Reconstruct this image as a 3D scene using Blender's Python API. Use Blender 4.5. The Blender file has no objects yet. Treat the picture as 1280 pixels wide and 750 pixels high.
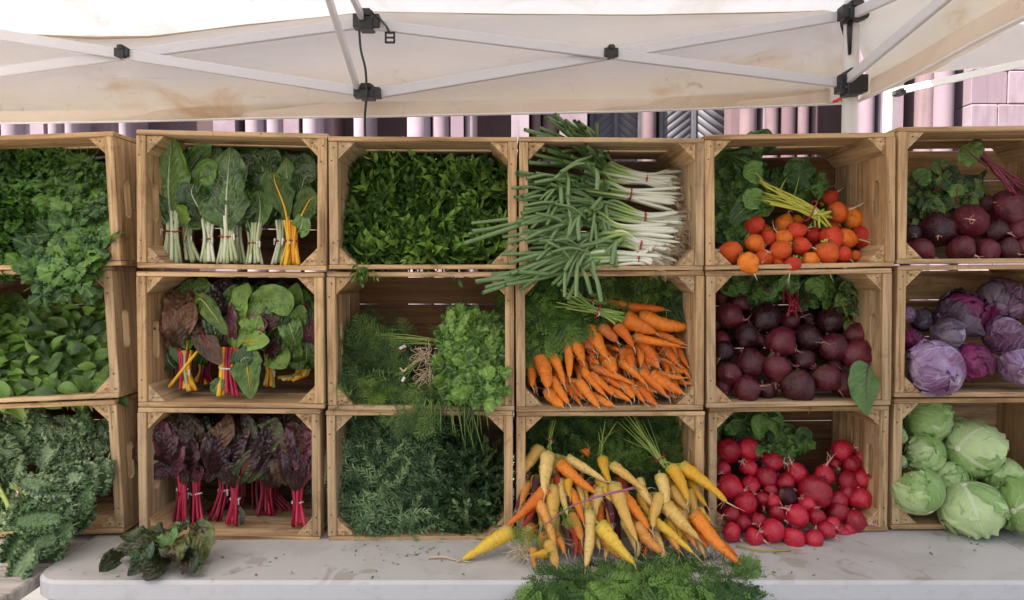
import bpy, bmesh, math, random
import numpy as np
from mathutils import Vector, Matrix

random.seed(7)
S = bpy.context.scene
COL = S.collection
R = math.radians

# ------------------------------------------------------------------ camera, sky, sun, exposure
CAM_Y, CAM_Z, PITCH, FPX = -1.86, 1.474, R(2.5), 874.0
cd = bpy.data.cameras.new('camera'); cam = bpy.data.objects.new('camera', cd); COL.objects.link(cam)
cd.sensor_width = 36.0; cd.lens = FPX / 1280 * 36.0; cd.clip_end = 500; cd.clip_start = 0.05
cam.location = (0, CAM_Y, CAM_Z); cam.rotation_euler = (R(90) - PITCH, 0, 0)
S.camera = cam
SUN_EL, SUN_AZ = R(56), R(235)          # azimuth measured clockwise from +Y: behind the camera, a little to its left
w = bpy.data.worlds.new('World'); S.world = w; w.use_nodes = True
nt = w.node_tree; bg = nt.nodes['Background']
sky = nt.nodes.new('ShaderNodeTexSky'); sky.sky_type = 'NISHITA'; sky.sun_disc = False
sky.sun_elevation = SUN_EL; sky.sun_rotation = SUN_AZ
sky.air_density = 1.0; sky.dust_density = 4.0; sky.ozone_density = 1.0
nt.links.new(sky.outputs[0], bg.inputs[0]); bg.inputs[1].default_value = 0.06
sd = bpy.data.lights.new('sun', 'SUN'); so = bpy.data.objects.new('sun', sd); COL.objects.link(so)
sd.energy = 5.0; sd.angle = R(0.6); sd.color = (1.0, 0.95, 0.87)
sdir = Vector((math.sin(SUN_AZ) * math.cos(SUN_EL), math.cos(SUN_AZ) * math.cos(SUN_EL), math.sin(SUN_EL)))
so.rotation_euler = sdir.to_track_quat('Z', 'Y').to_euler()
S.view_settings.view_transform = 'Standard'; S.view_settings.look = 'None'
S.view_settings.exposure = 2.1; S.view_settings.gamma = 1.0; S.view_settings.use_curve_mapping = False
S.cycles.use_denoising = True
S.cycles.max_bounces = 8; S.cycles.diffuse_bounces = 3; S.cycles.glossy_bounces = 2; S.cycles.transmission_bounces = 5
S.cycles.sample_clamp_indirect = 6.0

# ------------------------------------------------------------------ pixels of the photograph -> places in the world
CP, SP = math.cos(PITCH), math.sin(PITCH)
def ray(u, v):
    a, b = (u - 640) / FPX, (375 - v) / FPX
    return Vector((a, CP + b * SP, b * CP - SP))
def P(u, v, y=0.0):                       # point at depth y
    d = ray(u, v); k = (y - CAM_Y) / d.y
    return Vector((d.x * k, y, CAM_Z + d.z * k))
def PZ(u, v, z=0.75):                     # point at height z
    d = ray(u, v); k = (z - CAM_Z) / d.z
    return Vector((d.x * k, CAM_Y + d.y * k, z))
def pxm(y=0.0):                           # metres per photo pixel at depth y
    return (y - CAM_Y) / FPX

# ------------------------------------------------------------------ mesh helpers
class G:
    """triangles with one uv per vertex"""
    def __init__(s): s.V = []; s.T = []; s.U = []; s.n = 0
    def add(s, V, T, U=None):
        V = np.asarray(V, float).reshape(-1, 3); T = np.asarray(T, int).reshape(-1, 3)
        U = np.zeros((len(V), 2)) if U is None else np.asarray(U, float).reshape(-1, 2)
        s.V.append(V); s.T.append(T + s.n); s.U.append(U); s.n += len(V); return s
    def arr(s):
        return np.vstack(s.V), np.vstack(s.T), np.vstack(s.U)
    def merge(s, g, M=None):
        V, T, U = g.arr()
        if M is not None:
            A = np.array(M); V = V @ A[:3, :3].T + A[:3, 3]
        return s.add(V, T, U)

def mesh(name, g, mat=None, smooth=True):
    V, T, U = g.arr()
    me = bpy.data.meshes.new(name)
    me.vertices.add(len(V)); me.vertices.foreach_set('co', V.astype(np.float32).ravel())
    me.loops.add(len(T) * 3); me.loops.foreach_set('vertex_index', T.astype(np.int32).ravel())
    me.polygons.add(len(T)); me.polygons.foreach_set('loop_start', np.arange(0, len(T) * 3, 3, dtype=np.int32))
    if smooth: me.polygons.foreach_set('use_smooth', np.ones(len(T), bool))
    uv = me.uv_layers.new(name='UVMap'); uv.data.foreach_set('uv', U[T.ravel()].astype(np.float32).ravel())
    me.update(calc_edges=True)
    if mat: me.materials.append(mat)
    return me

def link(name, me, parent=None, loc=(0, 0, 0), rot=None, M=None, kind=None):
    o = bpy.data.objects.new(name, me); COL.objects.link(o)
    if M is not None: o.matrix_local = M
    else:
        o.location = loc
        if rot is not None: o.rotation_euler = rot
    if parent is not None: o.parent = parent
    if kind: o['kind'] = kind
    return o
def tag(o, label=None, cat=None, group=None, kind=None):
    if label: o['label'] = label
    if cat: o['category'] = cat
    if group: o['group'] = group
    if kind: o['kind'] = kind
    return o
def thing(name, label, cat, loc=(0, 0, 0), rot=None, group=None):
    o = link(name, None, None, loc, rot); o.empty_display_size = 0.05
    return tag(o, label, cat, group)
def part(name, g, mat, parent, off=None, smooth=True, kind=None, loc=(0, 0, 0), rot=None):
    """a mesh given in world coordinates under an unrotated Empty: off = the Empty's location"""
    if off is not None:
        loc = tuple(-Vector(off))
    return link(name, mesh(name, g, mat, smooth), parent, loc, rot, kind=kind)

def grid_tris(nu, nv, closed=False):
    T = []
    m = nu if closed else nu - 1
    for j in range(nv - 1):
        for i in range(m):
            a = j * nu + i; b = j * nu + (i + 1) % nu; c = a + nu; d = b + nu
            T += [(a, b, d), (a, d, c)]
    return T
def unit(v):
    v = np.asarray(v, float); n = np.linalg.norm(v); return v / n if n > 1e-9 else v
def frames(pts):
    pts = np.asarray(pts, float); n = len(pts)
    T = np.gradient(pts, axis=0); T /= np.maximum(np.linalg.norm(T, axis=1, keepdims=True), 1e-9)
    a = np.array((0, 0, 1.0)) if abs(T[0, 2]) < 0.9 else np.array((1.0, 0, 0))
    N = unit(np.cross(T[0], a)); Ns = [N]
    for i in range(1, n):
        N = Ns[-1] - T[i] * np.dot(Ns[-1], T[i]); Ns.append(unit(N))
    Ns = np.array(Ns); B = np.cross(T, Ns)
    return T, Ns, B
def tube(g, pts, rad, n=8, cap=True, flat=1.0):
    pts = np.asarray(pts, float); rad = np.broadcast_to(np.asarray(rad, float), (len(pts),))
    T, N, B = frames(pts)
    th = np.arange(n) * 2 * math.pi / n
    V = []; U = []
    L = np.r_[0, np.cumsum(np.linalg.norm(np.diff(pts, axis=0), axis=1))]; L /= max(L[-1], 1e-9)
    for i in range(len(pts)):
        V.append(pts[i] + rad[i] * (np.cos(th)[:, None] * N[i] + flat * np.sin(th)[:, None] * B[i]))
        U.append(np.c_[th / (2 * math.pi), np.full(n, L[i])])
    V = np.vstack(V); U = np.vstack(U); Tr = grid_tris(n, len(pts), True)
    if cap:
        k = len(V); V = np.vstack([V, pts[0], pts[-1]]); U = np.vstack([U, (0, 0), (0, 1)])
        m = (len(pts) - 1) * n
        for i in range(n):
            Tr.append((k, (i + 1) % n, i)); Tr.append((k + 1, m + i, m + (i + 1) % n))
    return g.add(V, Tr, U)
def spline(ctrl, n):
    """smooth curve through control points"""
    c = np.asarray(ctrl, float)
    if len(c) == 2: return c[0] + (c[1] - c[0]) * np.linspace(0, 1, n)[:, None]
    p = np.vstack([2 * c[0] - c[1], c, 2 * c[-1] - c[-2]])
    out = []
    for t in np.linspace(0, len(c) - 1, n):
        i = min(int(t), len(c) - 2); f = t - i
        a, b, d, e = p[i], p[i + 1], p[i + 2], p[i + 3]
        out.append(0.5 * (2 * b + (d - a) * f + (2 * a - 5 * b + 4 * d - e) * f * f + (3 * b - a - 3 * d + e) * f ** 3))
    return np.array(out)
def box(g, c, s):
    c = np.asarray(c, float); s = np.asarray(s, float) / 2
    V = [c + s * np.array((x, y, z)) for z in (-1, 1) for y in (-1, 1) for x in (-1, 1)]
    q = [(0, 2, 3, 1), (4, 5, 7, 6), (0, 1, 5, 4), (2, 6, 7, 3), (0, 4, 6, 2), (1, 3, 7, 5)]
    for f in q:                      # own vertices per face: crisp edges
        W = [V[i] for i in f]; g.add(W, [(0, 1, 2), (0, 2, 3)], [(0, 0), (1, 0), (1, 1), (0, 1)])
    return g
def bevel_mesh(name, dims, bev=0.002, mat=None, holes=None, seg=1):
    """bevelled box centred on its origin"""
    bm = bmesh.new(); bmesh.ops.create_cube(bm, size=1)
    for v in bm.verts: v.co = Vector((v.co.x * dims[0], v.co.y * dims[1], v.co.z * dims[2]))
    bmesh.ops.bevel(bm, geom=list(bm.edges), offset=bev, segments=seg, affect='EDGES', profile=0.6)
    me = bpy.data.meshes.new(name); bm.to_mesh(me); bm.free()
    if mat: me.materials.append(mat)
    return me
def poly_prism(name, outline, depth, mat=None, hole=None, bev=0.0):
    """outline in local x/z, extruded along y from 0 to depth, with an optional hole"""
    bm = bmesh.new()
    def ring(pts):
        vs = [bm.verts.new((x, 0, z)) for x, z in pts]
        return [bm.edges.new((vs[i], vs[(i + 1) % len(vs)])) for i in range(len(vs))]
    ed = ring(outline)
    if hole: ed += ring(hole)
    bmesh.ops.triangle_fill(bm, use_beauty=True, edges=ed)
    r = bmesh.ops.extrude_face_region(bm, geom=list(bm.faces))
    for v in [e for e in r['geom'] if isinstance(e, bmesh.types.BMVert)]: v.co.y += depth
    bmesh.ops.recalc_face_normals(bm, faces=list(bm.faces))
    if bev:
        ee = [e for e in bm.edges if len(e.link_faces) == 2 and e.calc_face_angle(0) > 0.6]
        bmesh.ops.bevel(bm, geom=ee, offset=bev, segments=1, affect='EDGES')
    me = bpy.data.meshes.new(name); bm.to_mesh(me); bm.free()
    if mat: me.materials.append(mat)
    return me
def orient(ydir, ndir, loc=(0, 0, 0), s=1.0):
    """matrix whose local +Y runs along ydir and whose +Z leans to ndir"""
    y = Vector(ydir).normalized(); n = Vector(ndir)
    x = y.cross(n)
    if x.length < 1e-6: x = y.cross(Vector((0.31, 0.2, 0.9)))
    x.normalize(); z = x.cross(y)
    M = Matrix(((x.x, y.x, z.x, 0), (x.y, y.y, z.y, 0), (x.z, y.z, z.z, 0), (0, 0, 0, 1)))
    return Matrix.Translation(Vector(loc)) @ M @ Matrix.Diagonal((s, s, s, 1))
def rnd(a, b): return random.uniform(a, b)
_ph = np.random.RandomState(3).uniform(-3, 3, (24, 4))
def wob(p, f=1.0, k=0):
    """cheap smooth noise, about -1..1"""
    p = np.asarray(p, float) * f; s = 0
    for i in range(5):
        q = _ph[(i + k * 5) % 24]; s = s + np.sin(p @ q[:3] * (1 + 0.35 * i) + q[3] * 2) / (1 + 0.35 * i)
    return s / 2.6
def inpoly(x, y, poly):
    c = False; j = len(poly) - 1
    for i in range(len(poly)):
        xi, yi = poly[i]; xj, yj = poly[j]
        if (yi > y) != (yj > y) and x < (xj - xi) * (y - yi) / (yj - yi) + xi: c = not c
        j = i
    return c
ORD = ['first', 'second', 'third', 'fourth', 'fifth', 'sixth', 'seventh', 'eighth', 'ninth', 'tenth', 'eleventh', 'twelfth', 'thirteenth', 'fourteenth', 'fifteenth']

# ------------------------------------------------------------------ materials
class N:
    """tiny node builder"""
    def __init__(s, name):
        s.m = bpy.data.materials.new(name); s.m.use_nodes = True; s.t = s.m.node_tree
        s.b = s.t.nodes['Principled BSDF']; s.out = s.t.nodes['Material Output']
    def n(s, typ, **kw):
        x = s.t.nodes.new(typ)
        for k, v in kw.items(): setattr(x, k, v)
        return x
    def l(s, a, b): s.t.links.new(a, b)
    def put(s, sock, v):
        if isinstance(v, bpy.types.NodeSocket): s.l(v, sock)
        else: sock.default_value = v
    def math(s, op, a, b=0.0, c=None, clamp=False):
        x = s.n('ShaderNodeMath', operation=op, use_clamp=clamp); s.put(x.inputs[0], a); s.put(x.inputs[1], b)
        if c is not None: s.put(x.inputs[2], c)
        return x.outputs[0]
    def rng(s, v, a, b, c=0.0, d=1.0):
        x = s.n('ShaderNodeMapRange', interpolation_type='SMOOTHSTEP'); s.put(x.inputs[0], v)
        for i, q in enumerate((a, b, c, d)): s.put(x.inputs[i + 1], q)
        return x.outputs[0]
    def mix(s, f, a, b, mode='MIX'):
        x = s.n('ShaderNodeMix', data_type='RGBA', blend_type=mode); s.put(x.inputs[0], f)
        s.put(x.inputs[6], a if isinstance(a, bpy.types.NodeSocket) else (*a, 1)); s.put(x.inputs[7], b if isinstance(b, bpy.types.NodeSocket) else (*b, 1))
        return x.outputs[2]
    def noise(s, vec, scale, detail=3.0, rough=0.55, dist=0.0):
        x = s.n('ShaderNodeTexNoise'); s.l(vec, x.inputs['Vector']); x.inputs['Scale'].default_value = scale
        x.inputs['Detail'].default_value = detail; x.inputs['Roughness'].default_value = rough; x.inputs['Distortion'].default_value = dist
        return x.outputs['Fac']
    def vscale(s, vec, v):
        x = s.n('ShaderNodeVectorMath', operation='MULTIPLY'); s.l(vec, x.inputs[0]); x.inputs[1].default_value = v; return x.outputs[0]
    def vadd(s, a, b):
        x = s.n('ShaderNodeVectorMath', operation='ADD'); s.l(a, x.inputs[0]); s.l(b, x.inputs[1]); return x.outputs[0]
    def obj(s):
        """object coordinates shifted by a different amount for every object"""
        tc = s.n('ShaderNodeTexCoord'); oi = s.n('ShaderNodeObjectInfo')
        m = s.n('ShaderNodeVectorMath', operation='SCALE'); m.inputs[0].default_value = (37.1, 51.7, 23.3); s.l(oi.outputs['Random'], m.inputs['Scale'])
        return s.vadd(tc.outputs['Object'], m.outputs[0]), oi.outputs['Random'], tc
    def bump(s, h, strength=0.3, dist=0.002):
        x = s.n('ShaderNodeBump'); x.inputs['Strength'].default_value = strength; x.inputs['Distance'].default_value = dist
        s.put(x.inputs['Height'], h); s.l(x.outputs[0], s.b.inputs['Normal']); return x
    def base(s, col, rough=0.5, spec=0.5, metal=0.0):
        s.put(s.b.inputs['Base Color'], col if isinstance(col, bpy.types.NodeSocket) else (*col, 1))
        s.put(s.b.inputs['Roughness'], rough); s.b.inputs['Specular IOR Level'].default_value = spec; s.b.inputs['Metallic'].default_value = metal
    def translucent(s, f, col):
        tr = s.n('ShaderNodeBsdfTranslucent'); s.put(tr.inputs[0], col if isinstance(col, bpy.types.NodeSocket) else (*col, 1))
        mx = s.n('ShaderNodeMixShader'); mx.inputs[0].default_value = f
        s.l(s.b.outputs[0], mx.inputs[1]); s.l(tr.outputs[0], mx.inputs[2]); s.l(mx.outputs[0], s.out.inputs[0])

def plain(name, col, rough=0.5, spec=0.5, metal=0.0, var=0.12, nscale=25.0, bump=0.0):
    n = N(name); v, r, tc = n.obj()
    f = n.noise(v, nscale, 4)
    c = n.mix(f, tuple(x * (1 - var) for x in col), tuple(min(1, x * (1 + var)) for x in col))
    n.base(c, rough, spec, metal)
    if bump: n.bump(f, bump)
    return n.m

def wood(name, dark, light, stain, stain_amt=0.75):
    n = N(name); v, r, tc = n.obj()
    fib = n.noise(n.vscale(v, (5.0, 110.0, 110.0)), 1.0, 6, 0.65, 0.3)
    band = n.noise(n.vscale(v, (2.0, 26.0, 26.0)), 1.0, 4, 0.6, 1.2)
    blot = n.noise(v, 9.0, 5, 0.6, 0.6)
    f = n.math('ADD', n.math('MULTIPLY', fib, 0.55), n.math('MULTIPLY', band, 0.6))
    c = n.mix(n.rng(f, 0.36, 0.74), dark, light)
    crk = n.noise(n.vscale(v, (2.2, 75.0, 75.0)), 1.0, 3, 0.5, 0.6)
    c = n.mix(n.rng(crk, 0.60, 0.68, 0.0, 0.55), c, tuple(x * 0.45 for x in dark))
    edge = n.noise(n.vscale(v, (7.0, 16.0, 16.0)), 1.0, 5, 0.65, 1.5)
    c = n.mix(n.math('MULTIPLY', n.rng(edge, 0.58, 0.70), stain_amt * 0.55), c, stain)
    c = n.mix(n.math('MULTIPLY', n.rng(blot, 0.54, 0.70), stain_amt), c, n.mix(0.45, c, stain))
    # age: some boards greyer, some redder
    c = n.mix(n.rng(r, 0.55, 1.0, 0.0, 0.30), c, (0.36, 0.29, 0.20))
    c = n.mix(n.rng(r, 0.45, 0.0, 0.0, 0.35), c, (0.42, 0.23, 0.10))
    speck = n.noise(v, 120.0, 2)
    c = n.mix(n.math('MULTIPLY', n.rng(speck, 0.69, 0.74), 0.7), c, (0.05, 0.03, 0.015))
    n.base(c, 0.72, 0.3)
    n.bump(n.math('ADD', fib, n.math('MULTIPLY', band, 0.8)), 0.35, 0.002)
    return n.m
M = {}
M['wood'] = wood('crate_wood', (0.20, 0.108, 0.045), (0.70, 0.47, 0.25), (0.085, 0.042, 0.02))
M['wood_back'] = wood('crate_back_wood', (0.055, 0.024, 0.011), (0.24, 0.115, 0.048), (0.03, 0.015, 0.008))  # older reddish wood, darkened further to paint in the shade inside the crates
M['nail'] = plain('nail_head', (0.10, 0.085, 0.07), 0.5, 0.5, 0.6)

def leafmat(name, a, b, vein, vw=0.05, vamt=0.7, nside=9, slope=0.9, rough=0.42, transl=0.18, pucker=60.0, pamt=0.4, blotch=None, spec=0.45):
    n = N(name); v, r, tc = n.obj()
    uv = n.n('ShaderNodeSeparateXYZ'); n.l(tc.outputs['UV'], uv.inputs[0])
    d = n.math('ABSOLUTE', n.math('SUBTRACT', uv.outputs[0], 0.5)); t = uv.outputs[1]
    wd = n.math('MULTIPLY', n.math('SUBTRACT', 1.08, t), vw)
    mid = n.rng(n.math('DIVIDE', d, wd), 0.5, 1.0, 1.0, 0.0)
    geo = n.n('ShaderNodeNewGeometry')
    wv = n.noise(geo.outputs['Position'], 55.0, 2)
    ph = n.math('ADD', n.math('MULTIPLY', n.math('SUBTRACT', t, n.math('MULTIPLY', d, slope)), float(nside)), n.math('MULTIPLY', wv, 0.8))
    tri = n.math('ABSOLUTE', n.math('SUBTRACT', n.math('FRACT', ph), 0.5))
    side = n.math('MULTIPLY', n.rng(tri, 0.0, 0.12, 1.0, 0.0), n.rng(d, 0.46, 0.1, 0.1, 0.8))
    vn = n.math('MULTIPLY', n.math('MAXIMUM', mid, side), vamt)
    nz = n.noise(geo.outputs['Position'], 32.0, 4, 0.6)
    f = n.math('ADD', n.math('MULTIPLY', nz, 1.1), n.math('MULTIPLY', n.math('SUBTRACT', r, 0.5), 0.75))
    c = n.mix(n.rng(f, 0.25, 0.9), a, b)
    if blotch:
        c = n.mix(n.rng(n.noise(geo.outputs['Position'], 14.0, 3), 0.5, 0.62), c, blotch)
    c = n.mix(vn, c, vein)
    n.base(c, rough, spec)
    pk = n.noise(geo.outputs['Position'], pucker, 3, 0.5)
    h = n.math('SUBTRACT', pk, n.math('MULTIPLY', n.math('MAXIMUM', mid, side), 0.5))
    n.bump(h, pamt, 0.006)
    if transl: n.translucent(transl, n.mix(0.35, c, (0.25, 0.42, 0.05)))
    return n.m
def herbmat(name, a, b, rough=0.5, transl=0.2, mid=0.25):
    n = N(name); v, r, tc = n.obj()
    geo = n.n('ShaderNodeNewGeometry')
    nz = n.noise(geo.outputs['Position'], 38.0, 3, 0.6); big = n.noise(geo.outputs['Position'], 9.0, 2)
    f = n.math('ADD', n.math('MULTIPLY', nz, 0.8), n.math('ADD', n.math('MULTIPLY', n.math('SUBTRACT', r, 0.5), 0.7), n.math('MULTIPLY', n.math('SUBTRACT', big, 0.5), 0.8)))
    c = n.mix(n.rng(f, 0.1, 0.85), a, b)
    if mid:
        uv = n.n('ShaderNodeSeparateXYZ'); n.l(tc.outputs['UV'], uv.inputs[0])
        d = n.math('ABSOLUTE', n.math('SUBTRACT', uv.outputs[0], 0.5))
        c = n.mix(n.rng(d, 0.0, 0.07, mid, 0.0), c, tuple(min(1, x * 2.2 + 0.02) for x in b))
    n.base(c, rough, 0.4)
    if transl: n.translucent(transl, n.mix(0.3, c, (0.22, 0.4, 0.04)))
    return n.m

M['basil'] = leafmat('basil_leaf', (0.029, 0.074, 0.012), (0.182, 0.327, 0.054), (0.12, 0.27, 0.06), 0.03, 0.55, 7, 0.8, 0.33, 0.2, 90, 0.25)
M['mint'] = leafmat('mint_leaf', (0.034, 0.086, 0.015), (0.234, 0.405, 0.065), (0.16, 0.34, 0.08), 0.05, 0.5, 7, 0.9, 0.45, 0.2, 120, 0.2)
M['parsley'] = herbmat('flat_parsley', (0.022, 0.066, 0.014), (0.150, 0.290, 0.055), 0.42)
M['curly'] = herbmat('curly_parsley', (0.021, 0.065, 0.012), (0.118, 0.265, 0.04), 0.5)
M['cilantro'] = herbmat('cilantro_leaf', (0.046, 0.104, 0.018), (0.246, 0.419, 0.082), 0.45)
M['dill'] = herbmat('dill_frond', (0.034, 0.077, 0.02), (0.224, 0.349, 0.082), 0.55, 0.15, 0)
M['dill_pale'] = herbmat('dill_pale', (0.10, 0.20, 0.02), (0.28, 0.38, 0.05), 0.55, 0.15, 0)
M['chive'] = herbmat('chive_blade', (0.039, 0.095, 0.025), (0.192, 0.335, 0.072), 0.45, 0.15, 0)
M['rosemary'] = herbmat('rosemary_needle', (0.042, 0.088, 0.036), (0.280, 0.420, 0.190), 0.5, 0.08, 0.3)
M['thyme'] = herbmat('oregano_leaf', (0.029, 0.069, 0.025), (0.182, 0.279, 0.1), 0.5)
M['fern'] = herbmat('carrot_frond', (0.036, 0.092, 0.016), (0.185, 0.335, 0.055), 0.5, 0.2, 0)
M['fern_dark'] = herbmat('carrot_frond_dark', (0.034, 0.077, 0.018), (0.203, 0.321, 0.061), 0.55, 0.15, 0)
M['kale'] = leafmat('kale_leaf', (0.15, 0.26, 0.10), (0.42, 0.54, 0.30), (0.30, 0.42, 0.22), 0.05, 0.6, 6, 0.8, 0.5, 0.15, 110, 0.5)
M['chard'] = leafmat('green_chard_leaf', (0.021, 0.061, 0.012), (0.132, 0.258, 0.046), (0.46, 0.55, 0.28), 0.055, 0.85, 8, 0.9, 0.26, 0.16, 45, 0.8, spec=0.65)
M['chard_lite'] = leafmat('pale_chard_leaf', (0.06, 0.129, 0.019), (0.256, 0.405, 0.082), (0.30, 0.42, 0.12), 0.03, 0.5, 8, 0.9, 0.38, 0.2, 45, 0.6)
M['chard_yel'] = leafmat('yellow_chard_leaf', (0.039, 0.095, 0.012), (0.192, 0.335, 0.046), (0.65, 0.42, 0.03), 0.03, 0.6, 8, 0.9, 0.33, 0.2, 45, 0.6)
M['chard_purp'] = leafmat('purple_chard_leaf', (0.032, 0.011, 0.016), (0.165, 0.048, 0.068), (0.20, 0.03, 0.05), 0.03, 0.5, 8, 0.9, 0.30, 0.08, 45, 0.9, spec=0.6)
M['chard_brown'] = leafmat('bronze_chard_leaf', (0.046, 0.025, 0.014), (0.188, 0.09, 0.045), (0.20, 0.12, 0.05), 0.03, 0.5, 8, 0.9, 0.33, 0.08, 45, 0.8)
M['chard_red'] = leafmat('red_chard_leaf', (0.021, 0.032, 0.011), (0.09, 0.128, 0.038), (0.28, 0.02, 0.05), 0.025, 0.6, 8, 0.9, 0.30, 0.1, 45, 0.8, blotch=(0.055, 0.022, 0.030), spec=0.55)
M['beet_leaf'] = leafmat('beet_leaf', (0.024, 0.065, 0.012), (0.132, 0.251, 0.043), (0.13, 0.25, 0.06), 0.025, 0.5, 8, 0.9, 0.33, 0.16, 50, 0.7)
M['beet_leaf_red'] = leafmat('red_beet_leaf', (0.021, 0.052, 0.012), (0.128, 0.209, 0.043), (0.20, 0.025, 0.05), 0.025, 0.7, 8, 0.9, 0.36, 0.14, 50, 0.7)
M['beet_leaf_pale'] = leafmat('pale_beet_leaf', (0.085, 0.19, 0.05), (0.16, 0.29, 0.09), (0.20, 0.10, 0.09), 0.02, 0.6, 8, 0.9, 0.5, 0.2, 50, 0.5)
M['wilt'] = leafmat('wilted_chard_leaf', (0.026, 0.047, 0.015), (0.182, 0.209, 0.064), (0.16, 0.05, 0.05), 0.02, 0.5, 7, 0.9, 0.35, 0.12, 45, 0.9, blotch=(0.05, 0.035, 0.022))

def stalkmat(name, a, b, rough=0.35):
    n = N(name); v, r, tc = n.obj()
    uv = n.vscale(tc.outputs['UV'], (9.0, 1.2, 1.0))
    f = n.noise(n.vadd(uv, n.vscale(v, (0.0, 0.0, 0.0))), 4.0, 3)
    f = n.math('ADD', f, n.math('MULTIPLY', n.math('SUBTRACT', r, 0.5), 0.7))
    n.base(n.mix(n.rng(f, 0.15, 0.85), a, b), rough, 0.5); n.bump(f, 0.25, 0.002)
    return n.m
M['st_white'] = stalkmat('pale_chard_stalk', (0.42, 0.50, 0.24), (0.76, 0.78, 0.60))
M['st_yellow'] = stalkmat('yellow_chard_stalk', (0.72, 0.30, 0.010), (0.86, 0.50, 0.03))
M['st_red'] = stalkmat('red_chard_stalk', (0.28, 0.008, 0.030), (0.62, 0.025, 0.085))
M['st_dark'] = stalkmat('dark_red_chard_stalk', (0.14, 0.006, 0.018), (0.34, 0.012, 0.035))
M['st_green'] = stalkmat('green_leaf_stalk', (0.16, 0.28, 0.05), (0.38, 0.46, 0.10))
M['st_beet'] = stalkmat('beet_stalk', (0.10, 0.012, 0.025), (0.22, 0.03, 0.05))
M['st_gold'] = stalkmat('golden_beet_stalk', (0.26, 0.34, 0.04), (0.60, 0.52, 0.07))
M['band_red'] = plain('red_rubber_band', (0.36, 0.035, 0.03), 0.45)
M['tie_white'] = plain('white_tie', (0.75, 0.72, 0.70), 0.5, var=0.05)
M['root'] = plain('root_hair', (0.70, 0.58, 0.40), 0.7, 0.2, var=0.2)
M['root_pale'] = plain('pale_root_hair', (0.60, 0.47, 0.31), 0.7, 0.2, var=0.15)
M['root_pink'] = plain('pink_root_hair', (0.66, 0.36, 0.28), 0.65, 0.2, var=0.3)
M['root_dark'] = plain('dark_root_hair', (0.34, 0.16, 0.13), 0.65, 0.2, var=0.3)

def rootveg(name, a, b, crown, scar, rough=0.45, crown_at=0.72, dirt=0.4, spec=0.35):
    """beet skin: colour a..b, corky crown (uv v>crown_at), scars and soil"""
    n = N(name); v, r, tc = n.obj()
    uv = n.n('ShaderNodeSeparateXYZ'); n.l(tc.outputs['UV'], uv.inputs[0])
    nz = n.noise(v, 1.7, 6, 0.62, 0.3); rings = n.noise(n.vscale(v, (0.9, 0.9, 9.0)), 1.0, 4, 0.6, 0.5)
    f = n.math('ADD', n.math('MULTIPLY', nz, 0.9), n.math('ADD', n.math('MULTIPLY', n.math('SUBTRACT', r, 0.5), 0.8), n.math('MULTIPLY', n.math('SUBTRACT', rings, 0.5), 0.5)))
    c = n.mix(n.rng(f, 0.15, 0.85), a, b)
    cf = n.math('ADD', uv.outputs[1], n.math('MULTIPLY', n.math('SUBTRACT', nz, 0.5), 0.45))
    c = n.mix(n.rng(cf, crown_at, crown_at + 0.2, 0.0, 0.85), c, crown)
    sc = n.noise(v, 3.4, 5, 0.62, 1.2)
    c = n.mix(n.rng(sc, 0.57, 0.66, 0.0, dirt), c, scar)
    fl = n.noise(v, 22.0, 2)
    c = n.mix(n.rng(fl, 0.66, 0.72, 0.0, dirt * 0.6), c, scar)
    n.base(c, n.rng(sc, 0.35, 0.65, rough - 0.08, rough + 0.25), spec)
    n.bump(n.math('ADD', n.math('MULTIPLY', rings, 0.6), n.math('ADD', sc, n.math('MULTIPLY', fl, 0.2))), 0.25, 0.03)
    return n.m
M['gold'] = rootveg('golden_beet_skin', (0.62, 0.085, 0.012), (0.82, 0.22, 0.02), (0.30, 0.12, 0.035), (0.24, 0.06, 0.02), 0.40, 0.62, 0.7)
M['gold_red'] = rootveg('red_gold_beet_skin', (0.45, 0.022, 0.014), (0.66, 0.06, 0.02), (0.30, 0.09, 0.035), (0.18, 0.03, 0.015), 0.38, 0.62, 0.7)
M['beet'] = rootveg('dark_beet_skin', (0.030, 0.005, 0.009), (0.130, 0.013, 0.024), (0.13, 0.075, 0.045), (0.070, 0.035, 0.028), 0.30, 0.66, 0.6, 0.5)
M['radish'] = rootveg('bright_beet_skin', (0.32, 0.005, 0.020), (0.60, 0.015, 0.042), (0.34, 0.03, 0.045), (0.10, 0.015, 0.018), 0.24, 0.80, 0.4, 0.6)
M['beet_purple'] = rootveg('purple_beet_skin', (0.040, 0.007, 0.011), (0.12, 0.016, 0.026), (0.30, 0.19, 0.10), (0.10, 0.05, 0.04), 0.45, 0.66, 0.6)

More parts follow.
